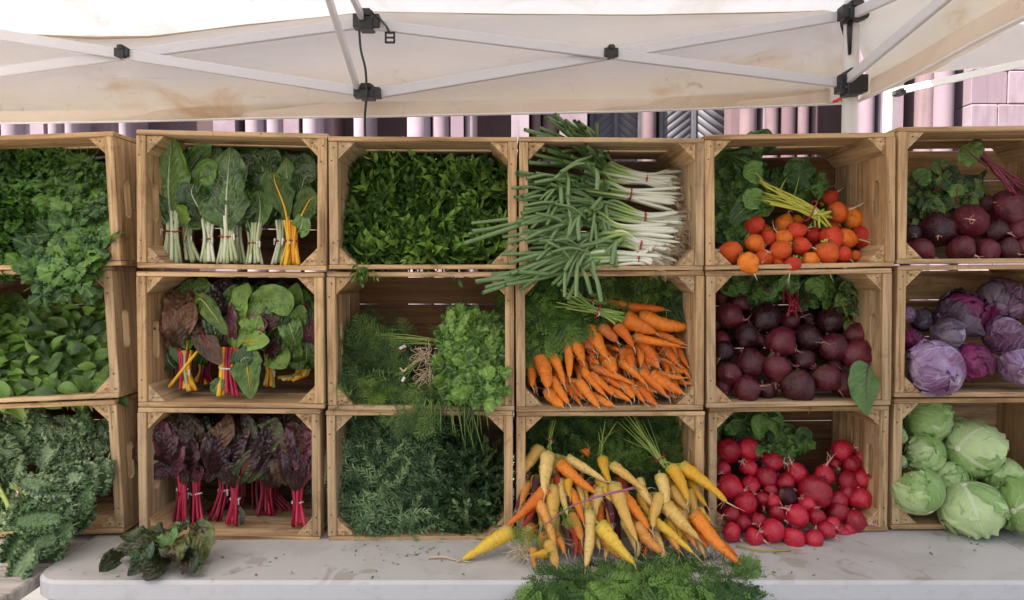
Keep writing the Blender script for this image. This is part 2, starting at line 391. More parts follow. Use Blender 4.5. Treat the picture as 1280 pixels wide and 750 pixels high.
def carrotmat(name, a, b, line, crown, dirt=(0.25, 0.12, 0.04)):
    n = N(name); v, r, tc = n.obj()
    uv = n.n('ShaderNodeSeparateXYZ'); n.l(tc.outputs['UV'], uv.inputs[0])
    geo = n.n('ShaderNodeNewGeometry'); p = geo.outputs['Position']
    nz = n.noise(p, 40.0, 4)
    f = n.math('ADD', nz, n.math('MULTIPLY', n.math('SUBTRACT', r, 0.5), 0.8))
    c = n.mix(n.rng(f, 0.2, 0.85), a, b)
    cv = n.n('ShaderNodeCombineXYZ'); n.l(n.math('MULTIPLY', uv.outputs[0], 3.0), cv.inputs[0]); n.l(n.math('MULTIPLY', uv.outputs[1], 26.0), cv.inputs[1]); n.l(n.math('MULTIPLY', r, 50.0), cv.inputs[2])
    ln = n.noise(cv.outputs[0], 1.6, 3, 0.6, 0.3)
    c = n.mix(n.rng(ln, 0.57, 0.67, 0.0, 0.75), c, line)
    c = n.mix(n.rng(uv.outputs[1], 0.20, 0.0, 0.0, 0.85), c, crown)
    c = n.mix(n.rng(n.noise(p, 85.0, 3, 0.6), 0.64, 0.74, 0.0, 0.45), c, dirt)
    n.base(c, 0.36, 0.45); n.bump(n.math('SUBTRACT', nz, n.math('MULTIPLY', ln, 1.8)), 0.7, 0.003)
    return n.m
M['c_orange'] = carrotmat('orange_carrot_skin', (0.72, 0.155, 0.012), (0.88, 0.25, 0.02), (0.52, 0.10, 0.012), (0.42, 0.16, 0.03))
M['c_brown'] = carrotmat('dusky_carrot_skin', (0.48, 0.12, 0.025), (0.68, 0.19, 0.04), (0.32, 0.07, 0.02), (0.25, 0.12, 0.03))
M['c_tan'] = carrotmat('tan_carrot_skin', (0.74, 0.27, 0.045), (0.84, 0.38, 0.09), (0.48, 0.17, 0.03), (0.42, 0.25, 0.05))
M['c_pale'] = carrotmat('cream_carrot_skin', (0.76, 0.45, 0.10), (0.86, 0.60, 0.20), (0.52, 0.30, 0.07), (0.40, 0.38, 0.08), (0.30, 0.18, 0.06))
M['c_yellow'] = carrotmat('yellow_carrot_skin', (0.76, 0.40, 0.025), (0.86, 0.56, 0.06), (0.55, 0.26, 0.02), (0.38, 0.36, 0.05), (0.30, 0.16, 0.03))
M['c_purple'] = carrotmat('purple_carrot_skin', (0.050, 0.010, 0.018), (0.13, 0.025, 0.035), (0.20, 0.06, 0.05), (0.10, 0.06, 0.02), (0.04, 0.02, 0.02))
M['c_red'] = carrotmat('red_carrot_skin', (0.42, 0.040, 0.018), (0.62, 0.085, 0.02), (0.26, 0.02, 0.015), (0.25, 0.06, 0.02))
M['cab'] = leafmat('cabbage_leaf', (0.26, 0.42, 0.120), (0.52, 0.66, 0.31), (0.76, 0.80, 0.60), 0.05, 0.5, 5, 1.3, 0.38, 0.12, 40, 0.35)
M['cab_dark'] = leafmat('outer_cabbage_leaf', (0.11, 0.25, 0.060), (0.26, 0.42, 0.130), (0.58, 0.66, 0.40), 0.055, 0.7, 5, 1.3, 0.36, 0.12, 40, 0.45)
M['cab_white'] = plain('cabbage_stem', (0.72, 0.70, 0.55), 0.5, 0.4)
M['rcab'] = leafmat('red_cabbage_leaf', (0.11, 0.035, 0.085), (0.34, 0.21, 0.34), (0.58, 0.48, 0.62), 0.04, 0.6, 6, 1.2, 0.42, 0.06, 60, 0.5, blotch=(0.09, 0.04, 0.075))
M['rcab_pale'] = leafmat('pale_red_cabbage_leaf', (0.26, 0.15, 0.30), (0.48, 0.37, 0.53), (0.64, 0.54, 0.68), 0.04, 0.6, 7, 1.2, 0.42, 0.06, 60, 0.4, blotch=(0.20, 0.075, 0.17))
M['rcab_mag'] = leafmat('magenta_cabbage_leaf', (0.12, 0.008, 0.055), (0.30, 0.03, 0.15), (0.55, 0.22, 0.42), 0.03, 0.5, 6, 1.2, 0.35, 0.06, 60, 0.5)
M['rcab_grey'] = leafmat('greyed_cabbage_leaf', (0.055, 0.035, 0.055), (0.20, 0.145, 0.20), (0.36, 0.30, 0.36), 0.03, 0.6, 6, 1.2, 0.5, 0.06, 60, 0.5, blotch=(0.07, 0.035, 0.06))
n_ = N('scallion_stalk'); v_, r_, tc_ = n_.obj()
uv_ = n_.n('ShaderNodeSeparateXYZ'); n_.l(tc_.outputs['UV'], uv_.inputs[0])
f_ = n_.noise(n_.vscale(tc_.outputs['UV'], (14.0, 1.5, 1.0)), 3.0, 3)
t_ = n_.math('ADD', uv_.outputs[1], n_.math('MULTIPLY', n_.math('SUBTRACT', r_, 0.5), 0.12))
c_ = n_.mix(n_.rng(t_, 0.22, 0.42), (0.80, 0.80, 0.66), (0.34, 0.48, 0.12))
c_ = n_.mix(n_.rng(t_, 0.40, 0.60), c_, n_.mix(f_, (0.075, 0.150, 0.050), (0.25, 0.37, 0.14)))
n_.base(c_, 0.28, 0.6); n_.bump(f_, 0.2, 0.002); n_.translucent(0.08, c_); M['scallion'] = n_.m

# GREENS x

# HUE x
# ------------------------------------------------------------------ ground
def sheet(name, x0, x1, y0, y1, z, mat, n=2):
    g = G(); xs = np.linspace(x0, x1, n); ys = np.linspace(y0, y1, n)
    V = [(x, y, z) for y in ys for x in xs]
    g.add(V, grid_tris(n, n), [(v[0], v[1]) for v in V]); return link(name, mesh(name, g, mat, False))
n_ = N('paving_stone'); v_, r_, tc_ = n_.obj()
br = n_.n('ShaderNodeTexBrick'); n_.l(n_.vscale(tc_.outputs['Object'], (1.6, 1.6, 1.6)), br.inputs['Vector'])
br.inputs['Color1'].default_value = (0.12, 0.115, 0.11, 1); br.inputs['Color2'].default_value = (0.10, 0.095, 0.09, 1); br.inputs['Mortar'].default_value = (0.12, 0.11, 0.10, 1)
br.inputs['Mortar Size'].default_value = 0.012
n_.base(br.outputs[0], 0.8, 0.3); n_.bump(n_.noise(v_, 30, 4), 0.2); M['paving'] = n_.m
tag(sheet('ground', -200, 200, -200, 200, 0, M['paving']), 'grey paved square under the market stall', None, None, 'structure')

# ------------------------------------------------------------------ church front behind the stall
def stone(name, a, b, rough=0.8):
    n = N(name); v, r, tc = n.obj()
    nz = n.noise(v, 3.0, 6, 0.65); fine = n.noise(v, 40, 4)
    f = n.math('ADD', nz, n.math('MULTIPLY', n.math('SUBTRACT', r, 0.5), 0.5))
    c = n.mix(n.rng(f, 0.25, 0.8), a, b)
    streak = n.noise(n.vscale(v, (14.0, 14.0, 0.8)), 1.0, 4)
    c = n.mix(n.rng(streak, 0.55, 0.8, 0, 0.5), c, tuple(x * 0.5 for x in a))
    n.base(c, rough, 0.2); n.bump(fine, 0.3, 0.004); return n.m
M['stone_pink'] = stone('pink_sandstone', (0.20, 0.145, 0.172), (0.28, 0.22, 0.25))
M['stone_brown'] = stone('brown_sandstone', (0.085, 0.055, 0.058), (0.15, 0.10, 0.10))
M['stone_mauve'] = stone('mauve_sandstone', (0.12, 0.075, 0.085), (0.18, 0.125, 0.135))
M['door_wood'] = plain('grey_door_wood', (0.075, 0.070, 0.080), 0.6, 0.3, 0.0, 0.35, 12.0, 0.2)
WY = 6.0
fac = thing('church_facade', 'pink sandstone church front with clustered shafts and grey doors behind the stall', 'church', (0, WY, 0))
def XU(u, y): return (u - 640) / FPX * (y - CAM_Y) * 1.0
def col(name, u0, u1, y, mat, shape='round', z1=6.0, z0=0.0):
    a, b = XU(u0, y), XU(u1, y); r = (b - a) / 2; g = G()
    if shape == 'round':
        th = np.linspace(math.pi, 2 * math.pi, 13)
        V = [((a + b) / 2 + r * math.cos(t), y + r + r * math.sin(t), z) for z in (z0, z1) for t in th]
        g.add(V, grid_tris(13, 2)); box(g, ((a + b) / 2, y + r + 0.2, (z0 + z1) / 2), (b - a, 0.4, z1 - z0))
    else:
        box(g, ((a + b) / 2, y + 0.3, (z0 + z1) / 2), (b - a - 0.002, 0.6, z1 - z0))
    return part(name, g, mat, fac, (0, WY, 0), smooth=(shape == 'round'))
g = G(); box(g, (0, WY + 1.0, 3.5), (30, 0.5, 7.0)); part('wall', g, M['stone_brown'], fac, (0, WY, 0), False)
for u0, u1, dy, m, s in [(-900, -240, 0.1, 'stone_pink', 'box'), (-230, -170, 0, 'stone_pink', 'round'), (-165, -60, 0.25, 'stone_mauve', 'box'), (-55, -2, 0, 'stone_pink', 'round'),
                         (0, 30, 0.0, 'stone_pink', 'round'), (33, 60, 0.1, 'stone_pink', 'box'), (61, 80, 0.0, 'stone_pink', 'round'), (80, 99, 0.05, 'stone_pink', 'round'), (102, 158, 0.35, 'stone_mauve', 'box'),
                         (150, 165, 0.3, 'stone_pink', 'round'), (270, 297, 0.0, 'stone_pink', 'box'), (306, 330, 0.0, 'stone_pink', 'round'), (331, 356, 0.05, 'stone_pink', 'round'), (357, 376, 0.05, 'stone_pink', 'box'), (378, 402, 0.0, 'stone_pink', 'round'),
                         (402, 420, 0.2, 'stone_mauve', 'box'), (442, 463, 0.0, 'stone_pink', 'round'), (508, 538, 0.0, 'stone_pink', 'round'), (540, 562, 0.05, 'stone_pink', 'round'), (564, 580, 0.05, 'stone_pink', 'box'), (581, 595, 0.1, 'stone_pink', 'round'),
                         (639, 661, 0.0, 'stone_pink', 'box'), (664, 676, 0.35, 'stone_mauve', 'round'), (678, 699, 0.35, 'stone_mauve', 'round'), (700, 733, 0.1, 'stone_pink', 'box'),
                         (803, 820, 0.42, 'stone_mauve', 'round'), (911, 924, 0.3, 'stone_mauve', 'box'), (925, 946, 0.2, 'stone_mauve', 'round'), (949, 955, 0.3, 'stone_pink', 'round'), (957, 972, 0.2, 'stone_mauve', 'round'),
                         (975, 994, 0.2, 'stone_mauve', 'round'), (996, 1010, 0.2, 'stone_mauve', 'round'), (1012, 1020, 0.3, 'stone_mauve', 'round'), (1074, 1092, 0.0, 'stone_pink', 'round'), (1093, 1124, 0.1, 'stone_pink', 'box'),
                         (1146, 1168, 0.1, 'stone_mauve', 'round'), (1168, 1192, 0.0, 'stone_pink', 'round'), (1390, 1900, 0.1, 'stone_pink', 'box')]:
    col('shaft' if s == 'round' else 'pilaster', u0, u1, WY + dy, M[m], s)
# coursed blocks of the buttress at the far right of the picture
blk = bevel_mesh('stone_block', (1.0, 0.5, 0.36), 0.012, M['stone_pink'])
for i in range(11):
    for j, (u0, u1) in enumerate([(1208, 1252), (1253, 1290), (1291, 1386)] if i % 2 else [(1208, 1240), (1241, 1300), (1301, 1386)]):
        a, b = XU(u0, WY), XU(u1, WY)
        o = link('stone_block', blk, fac, ((a + b) / 2, 0.25 + rnd(-.01, .01) + (0.12 if j == 2 else 0), 0.2 + i * 0.366)); o.scale = ((b - a) * 0.995, 1, 1)
# double door with chevron boarding
for (u0, u1) in ((736, 801), (822, 909)):
    y = WY + 0.55; a, b = XU(u0, y), XU(u1, y); wd = b - a
    d = link('door', bevel_mesh('door', (wd, 0.05, 4.2), 0.004, M['door_wood']), fac, ((a + b) / 2, 0.60, 2.1))
    g = G()
    for s0, s1, sgn in ((-0.5, -0.02, 1), (0.02, 0.5, -1)):
        x0, x1 = s0 * wd + 0.03, s1 * wd - 0.03
        for k in range(46):
            z = -2.1 + k * 0.095; dz = (x1 - x0) * 0.75 * sgn
            V = [(x0, -0.027, z), (x1, -0.027, z + dz), (x1, -0.027, z + dz + 0.086), (x0, -0.027, z + 0.086)]
            W = [(p[0], -0.036, p[2] + (0.01 if i < 2 else -0.01)) for i, p in enumerate(V)]
            g.add(V + W, [(4, 5, 6), (4, 6, 7), (0, 1, 5), (0, 5, 4), (3, 7, 6), (3, 6, 2), (0, 4, 7), (0, 7, 3), (1, 2, 6), (1, 6, 5)])
    link('chevron_boarding', mesh('chevron_boarding', g, M['door_wood'], False), d)
    for s in (-0.5, 0.0, 0.5):
        link('door_stile', bevel_mesh('door_stile', (0.05, 0.03, 4.2), 0.004, M['door_wood']), d, (s * (wd - 0.05), -0.04, 0))

# ------------------------------------------------------------------ tables
n_ = N('table_plastic'); v_, r_, tc_ = n_.obj()
geo_ = n_.n('ShaderNodeNewGeometry'); nx_ = n_.n('ShaderNodeSeparateXYZ'); n_.l(geo_.outputs['Normal'], nx_.inputs[0])
st_ = n_.noise(n_.vscale(tc_.outputs['Object'], (1.0, 1.6, 1.0)), 5.5, 4, 0.6, 0.8); st2_ = n_.noise(tc_.outputs['Object'], 26.0, 5, 0.65)
lo_ = n_.noise(tc_.outputs['Object'], 2.0, 2)
c_ = n_.mix(n_.noise(tc_.outputs['Object'], 140, 3), (0.56, 0.53, 0.50), (0.63, 0.60, 0.57))
top_ = n_.mix(n_.rng(st_, 0.40, 0.75, 0.05, 0.6), c_, (0.42, 0.37, 0.32))
top_ = n_.mix(n_.rng(n_.noise(n_.vscale(tc_.outputs['Object'], (1, 1.4, 1)), 8.0, 3, 0.5, 1.2), 0.60, 0.66, 0.0, 0.45), top_, (0.30, 0.235, 0.17))
top_ = n_.mix(n_.rng(st2_, 0.66, 0.70, 0.0, 0.5), top_, (0.22, 0.16, 0.09))
c_ = n_.mix(n_.rng(nx_.outputs[2], 0.5, 0.9), n_.mix(n_.rng(st2_, 0.5, 0.75, 0, 0.25), n_.mix(0.6, c_, (0.62, 0.62, 0.66)), (0.35, 0.3, 0.26)), top_)
n_.base(c_, 0.55, 0.35); n_.bump(n_.noise(tc_.outputs['Object'], 320, 2), 0.12, 0.001); M['table'] = n_.m
M['table_leg'] = plain('table_leg_steel', (0.30, 0.30, 0.31), 0.4, 0.5, 0.7)
M['old_wood'] = wood('weathered_board', (0.40, 0.34, 0.29), (0.66, 0.60, 0.54), (0.30, 0.23, 0.17), 0.5)

def rounded(x0, x1, y0, y1, r, n=7, corners=(1, 1, 1, 1)):
    out = []
    for k, (cx, cy, a0) in enumerate(((x0 + r, y0 + r, math.pi), (x1 - r, y0 + r, 1.5 * math.pi), (x1 - r, y1 - r, 0), (x0 + r, y1 - r, 0.5 * math.pi))):
        if not corners[k]: out.append((x0 if k in (0, 3) else x1, y0 if k < 2 else y1)); continue
        for i in range(n):
            a = a0 + i * math.pi / 2 / (n - 1); out.append((cx + r * math.cos(a), cy + r * math.sin(a)))
    return out
def table(name, label, x0, x1, y0, y1, ztop, r, corners=(1, 1, 1, 1)):
    c = ((x0 + x1) / 2, (y0 + y1) / 2)
    t = thing(name, label, 'table', (c[0], c[1], 0), group='trestle tables under the crates')
    pts = [(x - c[0], y - c[1]) for x, y in rounded(x0, x1, y0, y1, r, 9, corners)]
    me = poly_prism('tabletop', [(x, -y) for x, y in pts], 0.05, M['table'], None, 0.007)
    # prism runs along +y: stand it up so that it runs along +z
    o = link('tabletop', me, t, (0, 0, ztop - 0.05), (R(90), 0, 0)); me.transform(Matrix.Identity(4))
    ins = [(x * 0.985, -y * 0.96) for x, y in pts]
    for sx in (-1, 1):
        for sy in (-1, 1):
            lg = G(); tube(lg, [(sx * (x1 - x0) * 0.42, sy * (y1 - y0) * 0.40, ztop - 0.06), (sx * (x1 - x0) * 0.42, sy * (y1 - y0) * 0.42, 0.0)], 0.014, 10)
            link('leg', mesh('leg', lg, M['table_leg']), t)
    g = G()
    for sx in (-1, 1): tube(g, [(sx * (x1 - x0) * 0.42, -(y1 - y0) * 0.41, 0.3), (sx * (x1 - x0) * 0.42, (y1 - y0) * 0.41, 0.3)], 0.010, 8)
    link('crossbar', mesh('crossbar', g, M['table_leg']), t)
    return t
TF = PZ(640, 727, 0.75).y                     # front edge of the table
TL = PZ(36, 722, 0.75).x
TR = PZ(1251, 672, 0.75).x
table('folding_table', 'long off white plastic folding table with stained top and rounded corner', TL, TR + 0.0, TF, TF + 0.76, 0.75, 0.085, (1, 0, 0, 1))
table('folding_table', 'plastic table butted against the right end of the long table, under the cabbages', TR + 0.006, TR + 1.85, TF - 0.004, TF + 0.755, 0.748, 0.085, (0, 1, 1, 0))
# weathered plank table at the left
wt = thing('plank_table', 'weathered pale wooden plank table standing at the left end', 'table', (TL - 0.80, 0.0, 0), group='trestle tables under the crates')
pk = bevel_mesh('plank', (1.59, 0.135, 0.034), 0.004, M['old_wood'])
for i in range(9):
    o = link('plank', pk, wt, (0.0 + rnd(-.004, .001), TF - 0.38 + i * 0.139, 0.724 + rnd(-.002, .002)), (0, rnd(-.004, .004), rnd(-.004, .004)))
lg = bevel_mesh('leg', (0.05, 0.05, 0.705), 0.004, M['old_wood'])
for sx in (-0.7, 0.5):
    for sy in (TF + 0.08, TF + 0.68): link('leg', lg, wt, (sx, sy, 0.3525))
ap = bevel_mesh('apron', (1.35, 0.022, 0.075), 0.003, M['old_wood'])
for sy in (TF + 0.045, TF + 0.715): link('apron', ap, wt, (-0.1, sy, 0.668))

# ------------------------------------------------------------------ market tent
def fabric(name, a, b, stain, amt, transl, tcol, low=False):
    n = N(name); v, r, tc = n.obj(); p = tc.outputs['Object']
    s1 = n.noise(n.vscale(p, (1.0, 1.0, 2.2)), 2.6, 5, 0.6, 0.8); s2 = n.noise(p, 12.0, 4, 0.65, 1.2); s3 = n.noise(n.vscale(p, (1.0, 6.0, 14.0)), 6.0, 2)
    c = n.mix(n.rng(s1, 0.30, 0.70), a, b)
    c = n.mix(n.rng(s1, 0.52, 0.74, 0, amt), c, stain)
    c = n.mix(n.rng(s2, 0.62, 0.76, 0, amt * 0.9), c, tuple(x * 0.8 for x in stain))
    c = n.mix(n.rng(s3, 0.70, 0.74, 0, amt * 0.4), c, (0.35, 0.30, 0.27))
    if low:
        uv = n.n('ShaderNodeSeparateXYZ'); n.l(tc.outputs['UV'], uv.inputs[0])
        c = n.mix(n.rng(n.math('ADD', uv.outputs[1], n.math('MULTIPLY', n.math('SUBTRACT', s1, 0.5), 0.9)), 0.35, 0.8, 0.75, 0.0), c, (0.88, 0.87, 0.86))
    n.base(c, 0.7, 0.25)
    n.bump(n.math('ADD', n.noise(n.vscale(p, (1.0, 1.0, 3.0)), 9.0, 3), n.math('MULTIPLY', n.noise(p, 500, 1), 0.05)), 0.25, 0.02)
    n.translucent(transl, n.mix(1.0, c, tcol, 'MULTIPLY')); return n.m
M['roof_cloth'] = fabric('tent_roof_cloth', (0.76, 0.77, 0.81), (0.82, 0.82, 0.86), (0.62, 0.59, 0.56), 0.7, 0.16, (0.97, 0.98, 1.0))
M['valance'] = fabric('tent_valance_cloth', (0.84, 0.74, 0.58), (0.87, 0.82, 0.71), (0.68, 0.47, 0.25), 0.8, 0.6, (1.0, 0.97, 0.92), True)
M['valance_hem'] = fabric('tent_hem_cloth', (0.76, 0.63, 0.52), (0.78, 0.68, 0.57), (0.62, 0.46, 0.33), 0.5, 0.22, (1.0, 0.95, 0.9))
M['piping'] = plain('white_hem_tape', (0.80, 0.77, 0.77), 0.6, 0.2, var=0.05)
M['seam'] = plain('tan_roof_seam', (0.42, 0.32, 0.20), 0.7, 0.2)
M['frame'] = plain('painted_frame', (0.60, 0.585, 0.61), 0.35, 0.5, 0.0, 0.05, 60)
M['frame_white'] = plain('white_leg_paint', (0.74, 0.72, 0.68), 0.35, 0.5, 0.0, 0.06, 20)
M['black'] = plain('black_plastic', (0.014, 0.014, 0.015), 0.42, 0.5)
M['grey_bolt'] = plain('bolt_head', (0.12, 0.12, 0.12), 0.4, 0.5, 0.8)
M['red_tag'] = plain('red_pull_ring', (0.65, 0.05, 0.04), 0.4)
YT = 0.54; YC = 0.60
legp = P(1063, 100, YT); midp = P(461, 100, YT)
XR = legp.x; XM = midp.x; XL = XM - (XR - XM)
tent = thing('market_tent', 'white pop-up market tent with stained valance and scissor frame over the stall', 'tent', (XM, YT, 0))
OFF = (XM, YT, 0)
ZE = P(640, 17, YC).z
XA, XB, YA = XL - 0.03, XR + 0.03, YC - (XR - XL) - 0.1
peak = np.array((XM, (YC + YA) / 2, ZE + 0.85))
def roof_slope(a, b, edge=None):
    g = G(); n, m = 61, 17; V = []; U = []
    for j in range(m):
        for i in range(n):
            s, t = i / (n - 1), j / (m - 1)
            p = (1 - s) * np.array(a) + s * np.array(b); p = (1 - t) * p + t * peak
            sag = -0.012 * math.sin(math.pi * t) * math.sin(math.pi * s) + 0.006 * wob(p, 3.0); sag *= min(1, max(0, t * 5 - .3))
            if edge: p = p + (np.array(edge(p[0])) - np.array((p[0], YC, ZE))) * (1 - t) * min(1, s * 10, (1 - s) * 10)
            p = p + np.array((0, 0, sag)); V.append(p); U.append((s, t))
    return g.add(V, grid_tris(n, m), U)
cor = [(XA, YC, ZE), (XB, YC, ZE), (XB, YA, ZE), (XA, YA, ZE)]
def curve_u(pts):                              # v as a smooth function of u
    us = [p[0] for p in pts]; vs = [p[1] for p in pts]
    return lambda u: float(np.interp(u, us, vs))
f_top = curve_u([(-300, 18), (-140, 16), (0, 43), (60, 45), (120, 47.5), (190, 46), (300, 32), (410, 21), (461, 15), (640, 18), (800, 19), (1000, 15), (1056, 12)])
f_hem = curve_u([(-300, 140), (0, 139), (150, 137), (420, 128), (461, 127), (800, 123), (1000, 113), (1056, 110)])
f_bot = curve_u([(-300, 156), (0, 154), (150, 152), (420, 146), (461, 146), (800, 139), (1000, 132), (1056, 129)])
def roof_edge(x):
    u = 640 + x * FPX / (YC - CAM_Y) * 0.995; p = P(u, f_top(min(max(u, -300), 1056)) + 1.5, YC + .012); return (x, YC + .012, p.z)
for k in range(4):
    part('roof_panel', roof_slope(cor[k], cor[(k + 1) % 4], roof_edge if k == 0 else None), M['roof_cloth'], tent, OFF)
def ripple(u):
    return 0.010 * math.sin(u * 0.021 + 0.5) + 0.006 * math.sin(u * 0.055) + (0.02 * math.sin((u - 1000) * 0.16) * max(0, (u - 1000) / 56) if u > 1000 else 0)
us = np.r_[np.linspace(-300, 980, 80), np.linspace(990, 1054, 17)]
g = G(); V = []; U = []
for j, t in enumerate(np.linspace(0, 1, 12)):
    for u in us:
        v = (1 - t) * f_top(u) + t * (f_bot(u) - 2); sw = 0.25 + 0.75 * t
        edge = 0.012 * math.sin(v * 0.11) * max(0, (u - 1030) / 24)
        p = P(u - (5 * math.sin(v * 0.07) if u > 1040 else 0), v, YC + sw * ripple(u) + 0.012 * math.sin(t * 9 + u * 0.01) + edge); V.append(p); U.append((u / 1280, t))
g.add(V, grid_tris(len(us), 12), U); part('valance', g, M['valance'], tent, OFF)
g = G(); V = []
for v_f, dy in ((f_hem, -0.006), (lambda u: 0.5 * (f_hem(u) + f_bot(u)), -0.009), (lambda u: f_bot(u) - 1, -0.006)):
    for u in us[us < 1040]: V.append(P(u, v_f(u), YC + ripple(u) * 0.9 + dy))
k = int((us < 1040).sum()); g.add(V, grid_tris(k, 3)); part('hem_band', g, M['valance_hem'], tent, OFF)
g = G(); tube(g, [P(u, f_bot(u), YC + ripple(u) * 0.95 - 0.004) for u in us], 0.0075, 8, flat=0.5); part('hem_tape', g, M['piping'], tent, OFF)
g = G(); tube(g, [P(u, f_top(u), YC - 0.004 + 0.25 * ripple(u)) for u in us], [0.0022 + 0.003 * max(0, 1 - abs(u - 130) / 120) for u in us], 6); part('roof_seam', g, M['seam'], tent, OFF)
# right side valance, running from the back corner towards the viewer
g = G(); V = []; U = []; ys = np.linspace(YC - 0.02, YA, 60)
zb0, zh0 = P(1075, 131, YC).z, P(1075, 112, YC).z
for j, t in enumerate(np.linspace(0, 1, 12)):
    for y in ys:
        s = (YC - y); z = ZE * (1 - t) + t * zb0
        xo = 0.03 + 0.012 * math.sin(s * 6) * t + 0.05 * t * math.exp(-s * 2.5) * math.sin(s * 30 + 1) * 0.4 + 0.020 * math.sin(z * 24 + s * 5)
        V.append((XR + xo + 0.012, y + 0.012 * math.sin(z * 30) * math.exp(-s * 12), z)); U.append((s, t))
g.add(V, grid_tris(60, 12), U); part('valance', g, M['valance'], tent, OFF)
g = G(); V = []
for z, dx in ((zb0 + 0.055, -0.006), (zb0 + 0.03, -0.010), (zb0 + 0.004, -0.006)):
    for y in ys[2:]: V.append((XR + 0.042 + dx + 0.012 * math.sin((YC - y) * 6) - 0.012, y, z))
g.add(V, grid_tris(58, 3)); part('hem_band', g, M['valance_hem'], tent, OFF)
g = G(); tube(g, [(XR + 0.03 + 0.012 * math.sin((YC - y) * 6), y, zb0) for y in ys], 0.0075, 8, flat=0.6); part('hem_tape', g, M['piping'], tent, OFF)
# the other two valances (behind and left of the viewer)
g = G(); V = []
for z in (ZE, zb0):
    for y in np.linspace(YC, YA, 30): V.append((XA - 0.01 + 0.012 * math.sin(y * 7), y, z))
g.add(V, grid_tris(30, 2)); part('valance', g, M['valance'], tent, OFF)
g = G(); V = []
for z in (ZE, zb0):
    for x in np.linspace(XA, XB, 30): V.append((x, YA + 0.012 * math.sin(x * 7), z))
g.add(V, grid_tris(30, 2)); part('valance', g, M['valance'], tent, OFF)

def bar(p, q, wd, th, nd=(0, -1, 0), name='truss_bar', mat='frame', par=None, off=OFF):
    p, q = Vector(p), Vector(q); L = (q - p).length
    me = bevel_mesh(name, (wd, L, th), 0.0025, M[mat])
    Mx = orient(q - p, nd, (p + q) / 2 - Vector(off))
    return link(name, me, par or tent, M=Mx)
def bracket(c, w, h, d, name='bracket', par=None, bolts=((-.28, 0.15), (.28, 0.15)), off=OFF):
    bm = bmesh.new()
    for (dx, dz, sx, sz, sy) in ((0, 0, 0.55, 1.0, 1.0), (-0.30, -0.02, 0.44, 0.72, 0.8), (0.30, -0.02, 0.44, 0.72, 0.8), (0, 0.36, 0.4, 0.4, 1.25)):
        m = bmesh.ops.create_cube(bm, size=1)
        for v in m['verts']: v.co = Vector(((v.co.x * sx + dx) * w, v.co.y * sy * d, (v.co.z * sz + dz) * h))
    bmesh.ops.bevel(bm, geom=list(bm.edges), offset=min(w, h) * 0.07, segments=2, affect='EDGES', profile=0.6)
    me = bpy.data.meshes.new(name); bm.to_mesh(me); bm.free(); me.materials.append(M['black'])
    o = link(name, me, par or tent, Vector(c) - Vector(off))
    for bx, bz in bolts:
        g = G(); tube(g, [(bx * w, -d * 0.38, bz * h), (bx * w, -d * 0.47, bz * h)], 0.0045, 8); link('bolt', mesh('bolt', g, M['grey_bolt']), o)
    return o
def leg_at(x, y, name='leg'):
    g = G(); a = 0.025; pts = [(a * math.cos(k * math.pi / 4 + .39), a * math.sin(k * math.pi / 4 + .39)) for k in range(8)]
    V = [(x + px, y + py, z) for z in (0.0, ZE + 0.02) for px, py in pts]; g.add(V, grid_tris(8, 2, True))
    return part(name, g, M['frame_white'], tent, OFF, smooth=False)
YF = YT - (XR - XL)
for x in (XL, XR):
    for y in (YT, YF): leg_at(x, y)
zU = {'m': P(461, 30, YT).z, 'r': P(1060, 20, YT).z}; zL = {'m': P(461, 118, YT).z, 'r': P(1058, 108, YT).z}
for xa, xb, ua, la, ub, lb in ((XM, XR, zU['m'], zL['m'], zU['r'], zL['r']), (XL, XM, zU['r'], zL['r'], zU['m'], zL['m'])):
    bar((xa + 0.02, YT - 0.022, ua - 0.01), (xb - 0.03, YT - 0.022, lb + 0.005), 0.034, 0.015)
    bar((xa + 0.02, YT - 0.004, la), (xb - 0.03, YT - 0.004, ub), 0.034, 0.015)
    bracket(((xa + xb) / 2, YT - 0.03, (ua + la + ub + lb) / 4), 0.045, 0.040, 0.03, 'pivot_cap', bolts=((0, 0),))
bracket((XM, YT - 0.02, zU['m']), 0.085, 0.062, 0.055, 'slide_bracket'); bracket((XM, YT - 0.02, zL['m']), 0.085, 0.045, 0.055, 'slide_bracket')
bracket((XR - 0.01, YT - 0.03, zU['r']), 0.085, 0.060, 0.06, 'corner_bracket'); bracket((XR - 0.012, YT - 0.03, zL['r']), 0.092, 0.082, 0.06, 'corner_bracket', bolts=((-.28, .15), (.1, .15), (-.28, -.2)))
# black strap up the corner leg, tapering
g = G(); tube(g, [P(1062, 22, YT - 0.03), P(1062, 45, YT - 0.032), P(1062, 68, YT - 0.03)], [0.024, 0.019, 0.012], 4, flat=0.35); part('corner_strap', g, M['black'], tent, OFF, False)
# side trusses
for x in (XR, XL):
    ym = (YT + YF) / 2; s = 1 if x > 0 else -1
    for (y0, y1) in ((YT, ym), (ym, YF)):
        bar((x - s * 0.03, y0 - 0.03, zL['r'] + 0.01), (x - s * 0.03, y1 + 0.03, zU['r'] - 0.02), 0.034, 0.015, (-s, 0, 0))
        bar((x - s * 0.012, y0 - 0.03, zU['r'] - 0.005), (x - s * 0.012, y1 + 0.03, zL['r'] + 0.01), 0.034, 0.015, (-s, 0, 0))
    bracket((x, ym, zU['r']), 0.08, 0.06, 0.05, 'slide_bracket'); bracket((x, ym, zL['r']), 0.08, 0.05, 0.05, 'slide_bracket')
# front truss, behind the viewer
for xa, xb in ((XM, XR), (XL, XM)):
    bar((xa, YF + 0.02, zU['r']), (xb, YF + 0.02, zL['r']), 0.034, 0.015); bar((xa, YF + 0.004, zL['r']), (xb, YF + 0.004, zU['r']), 0.034, 0.015)
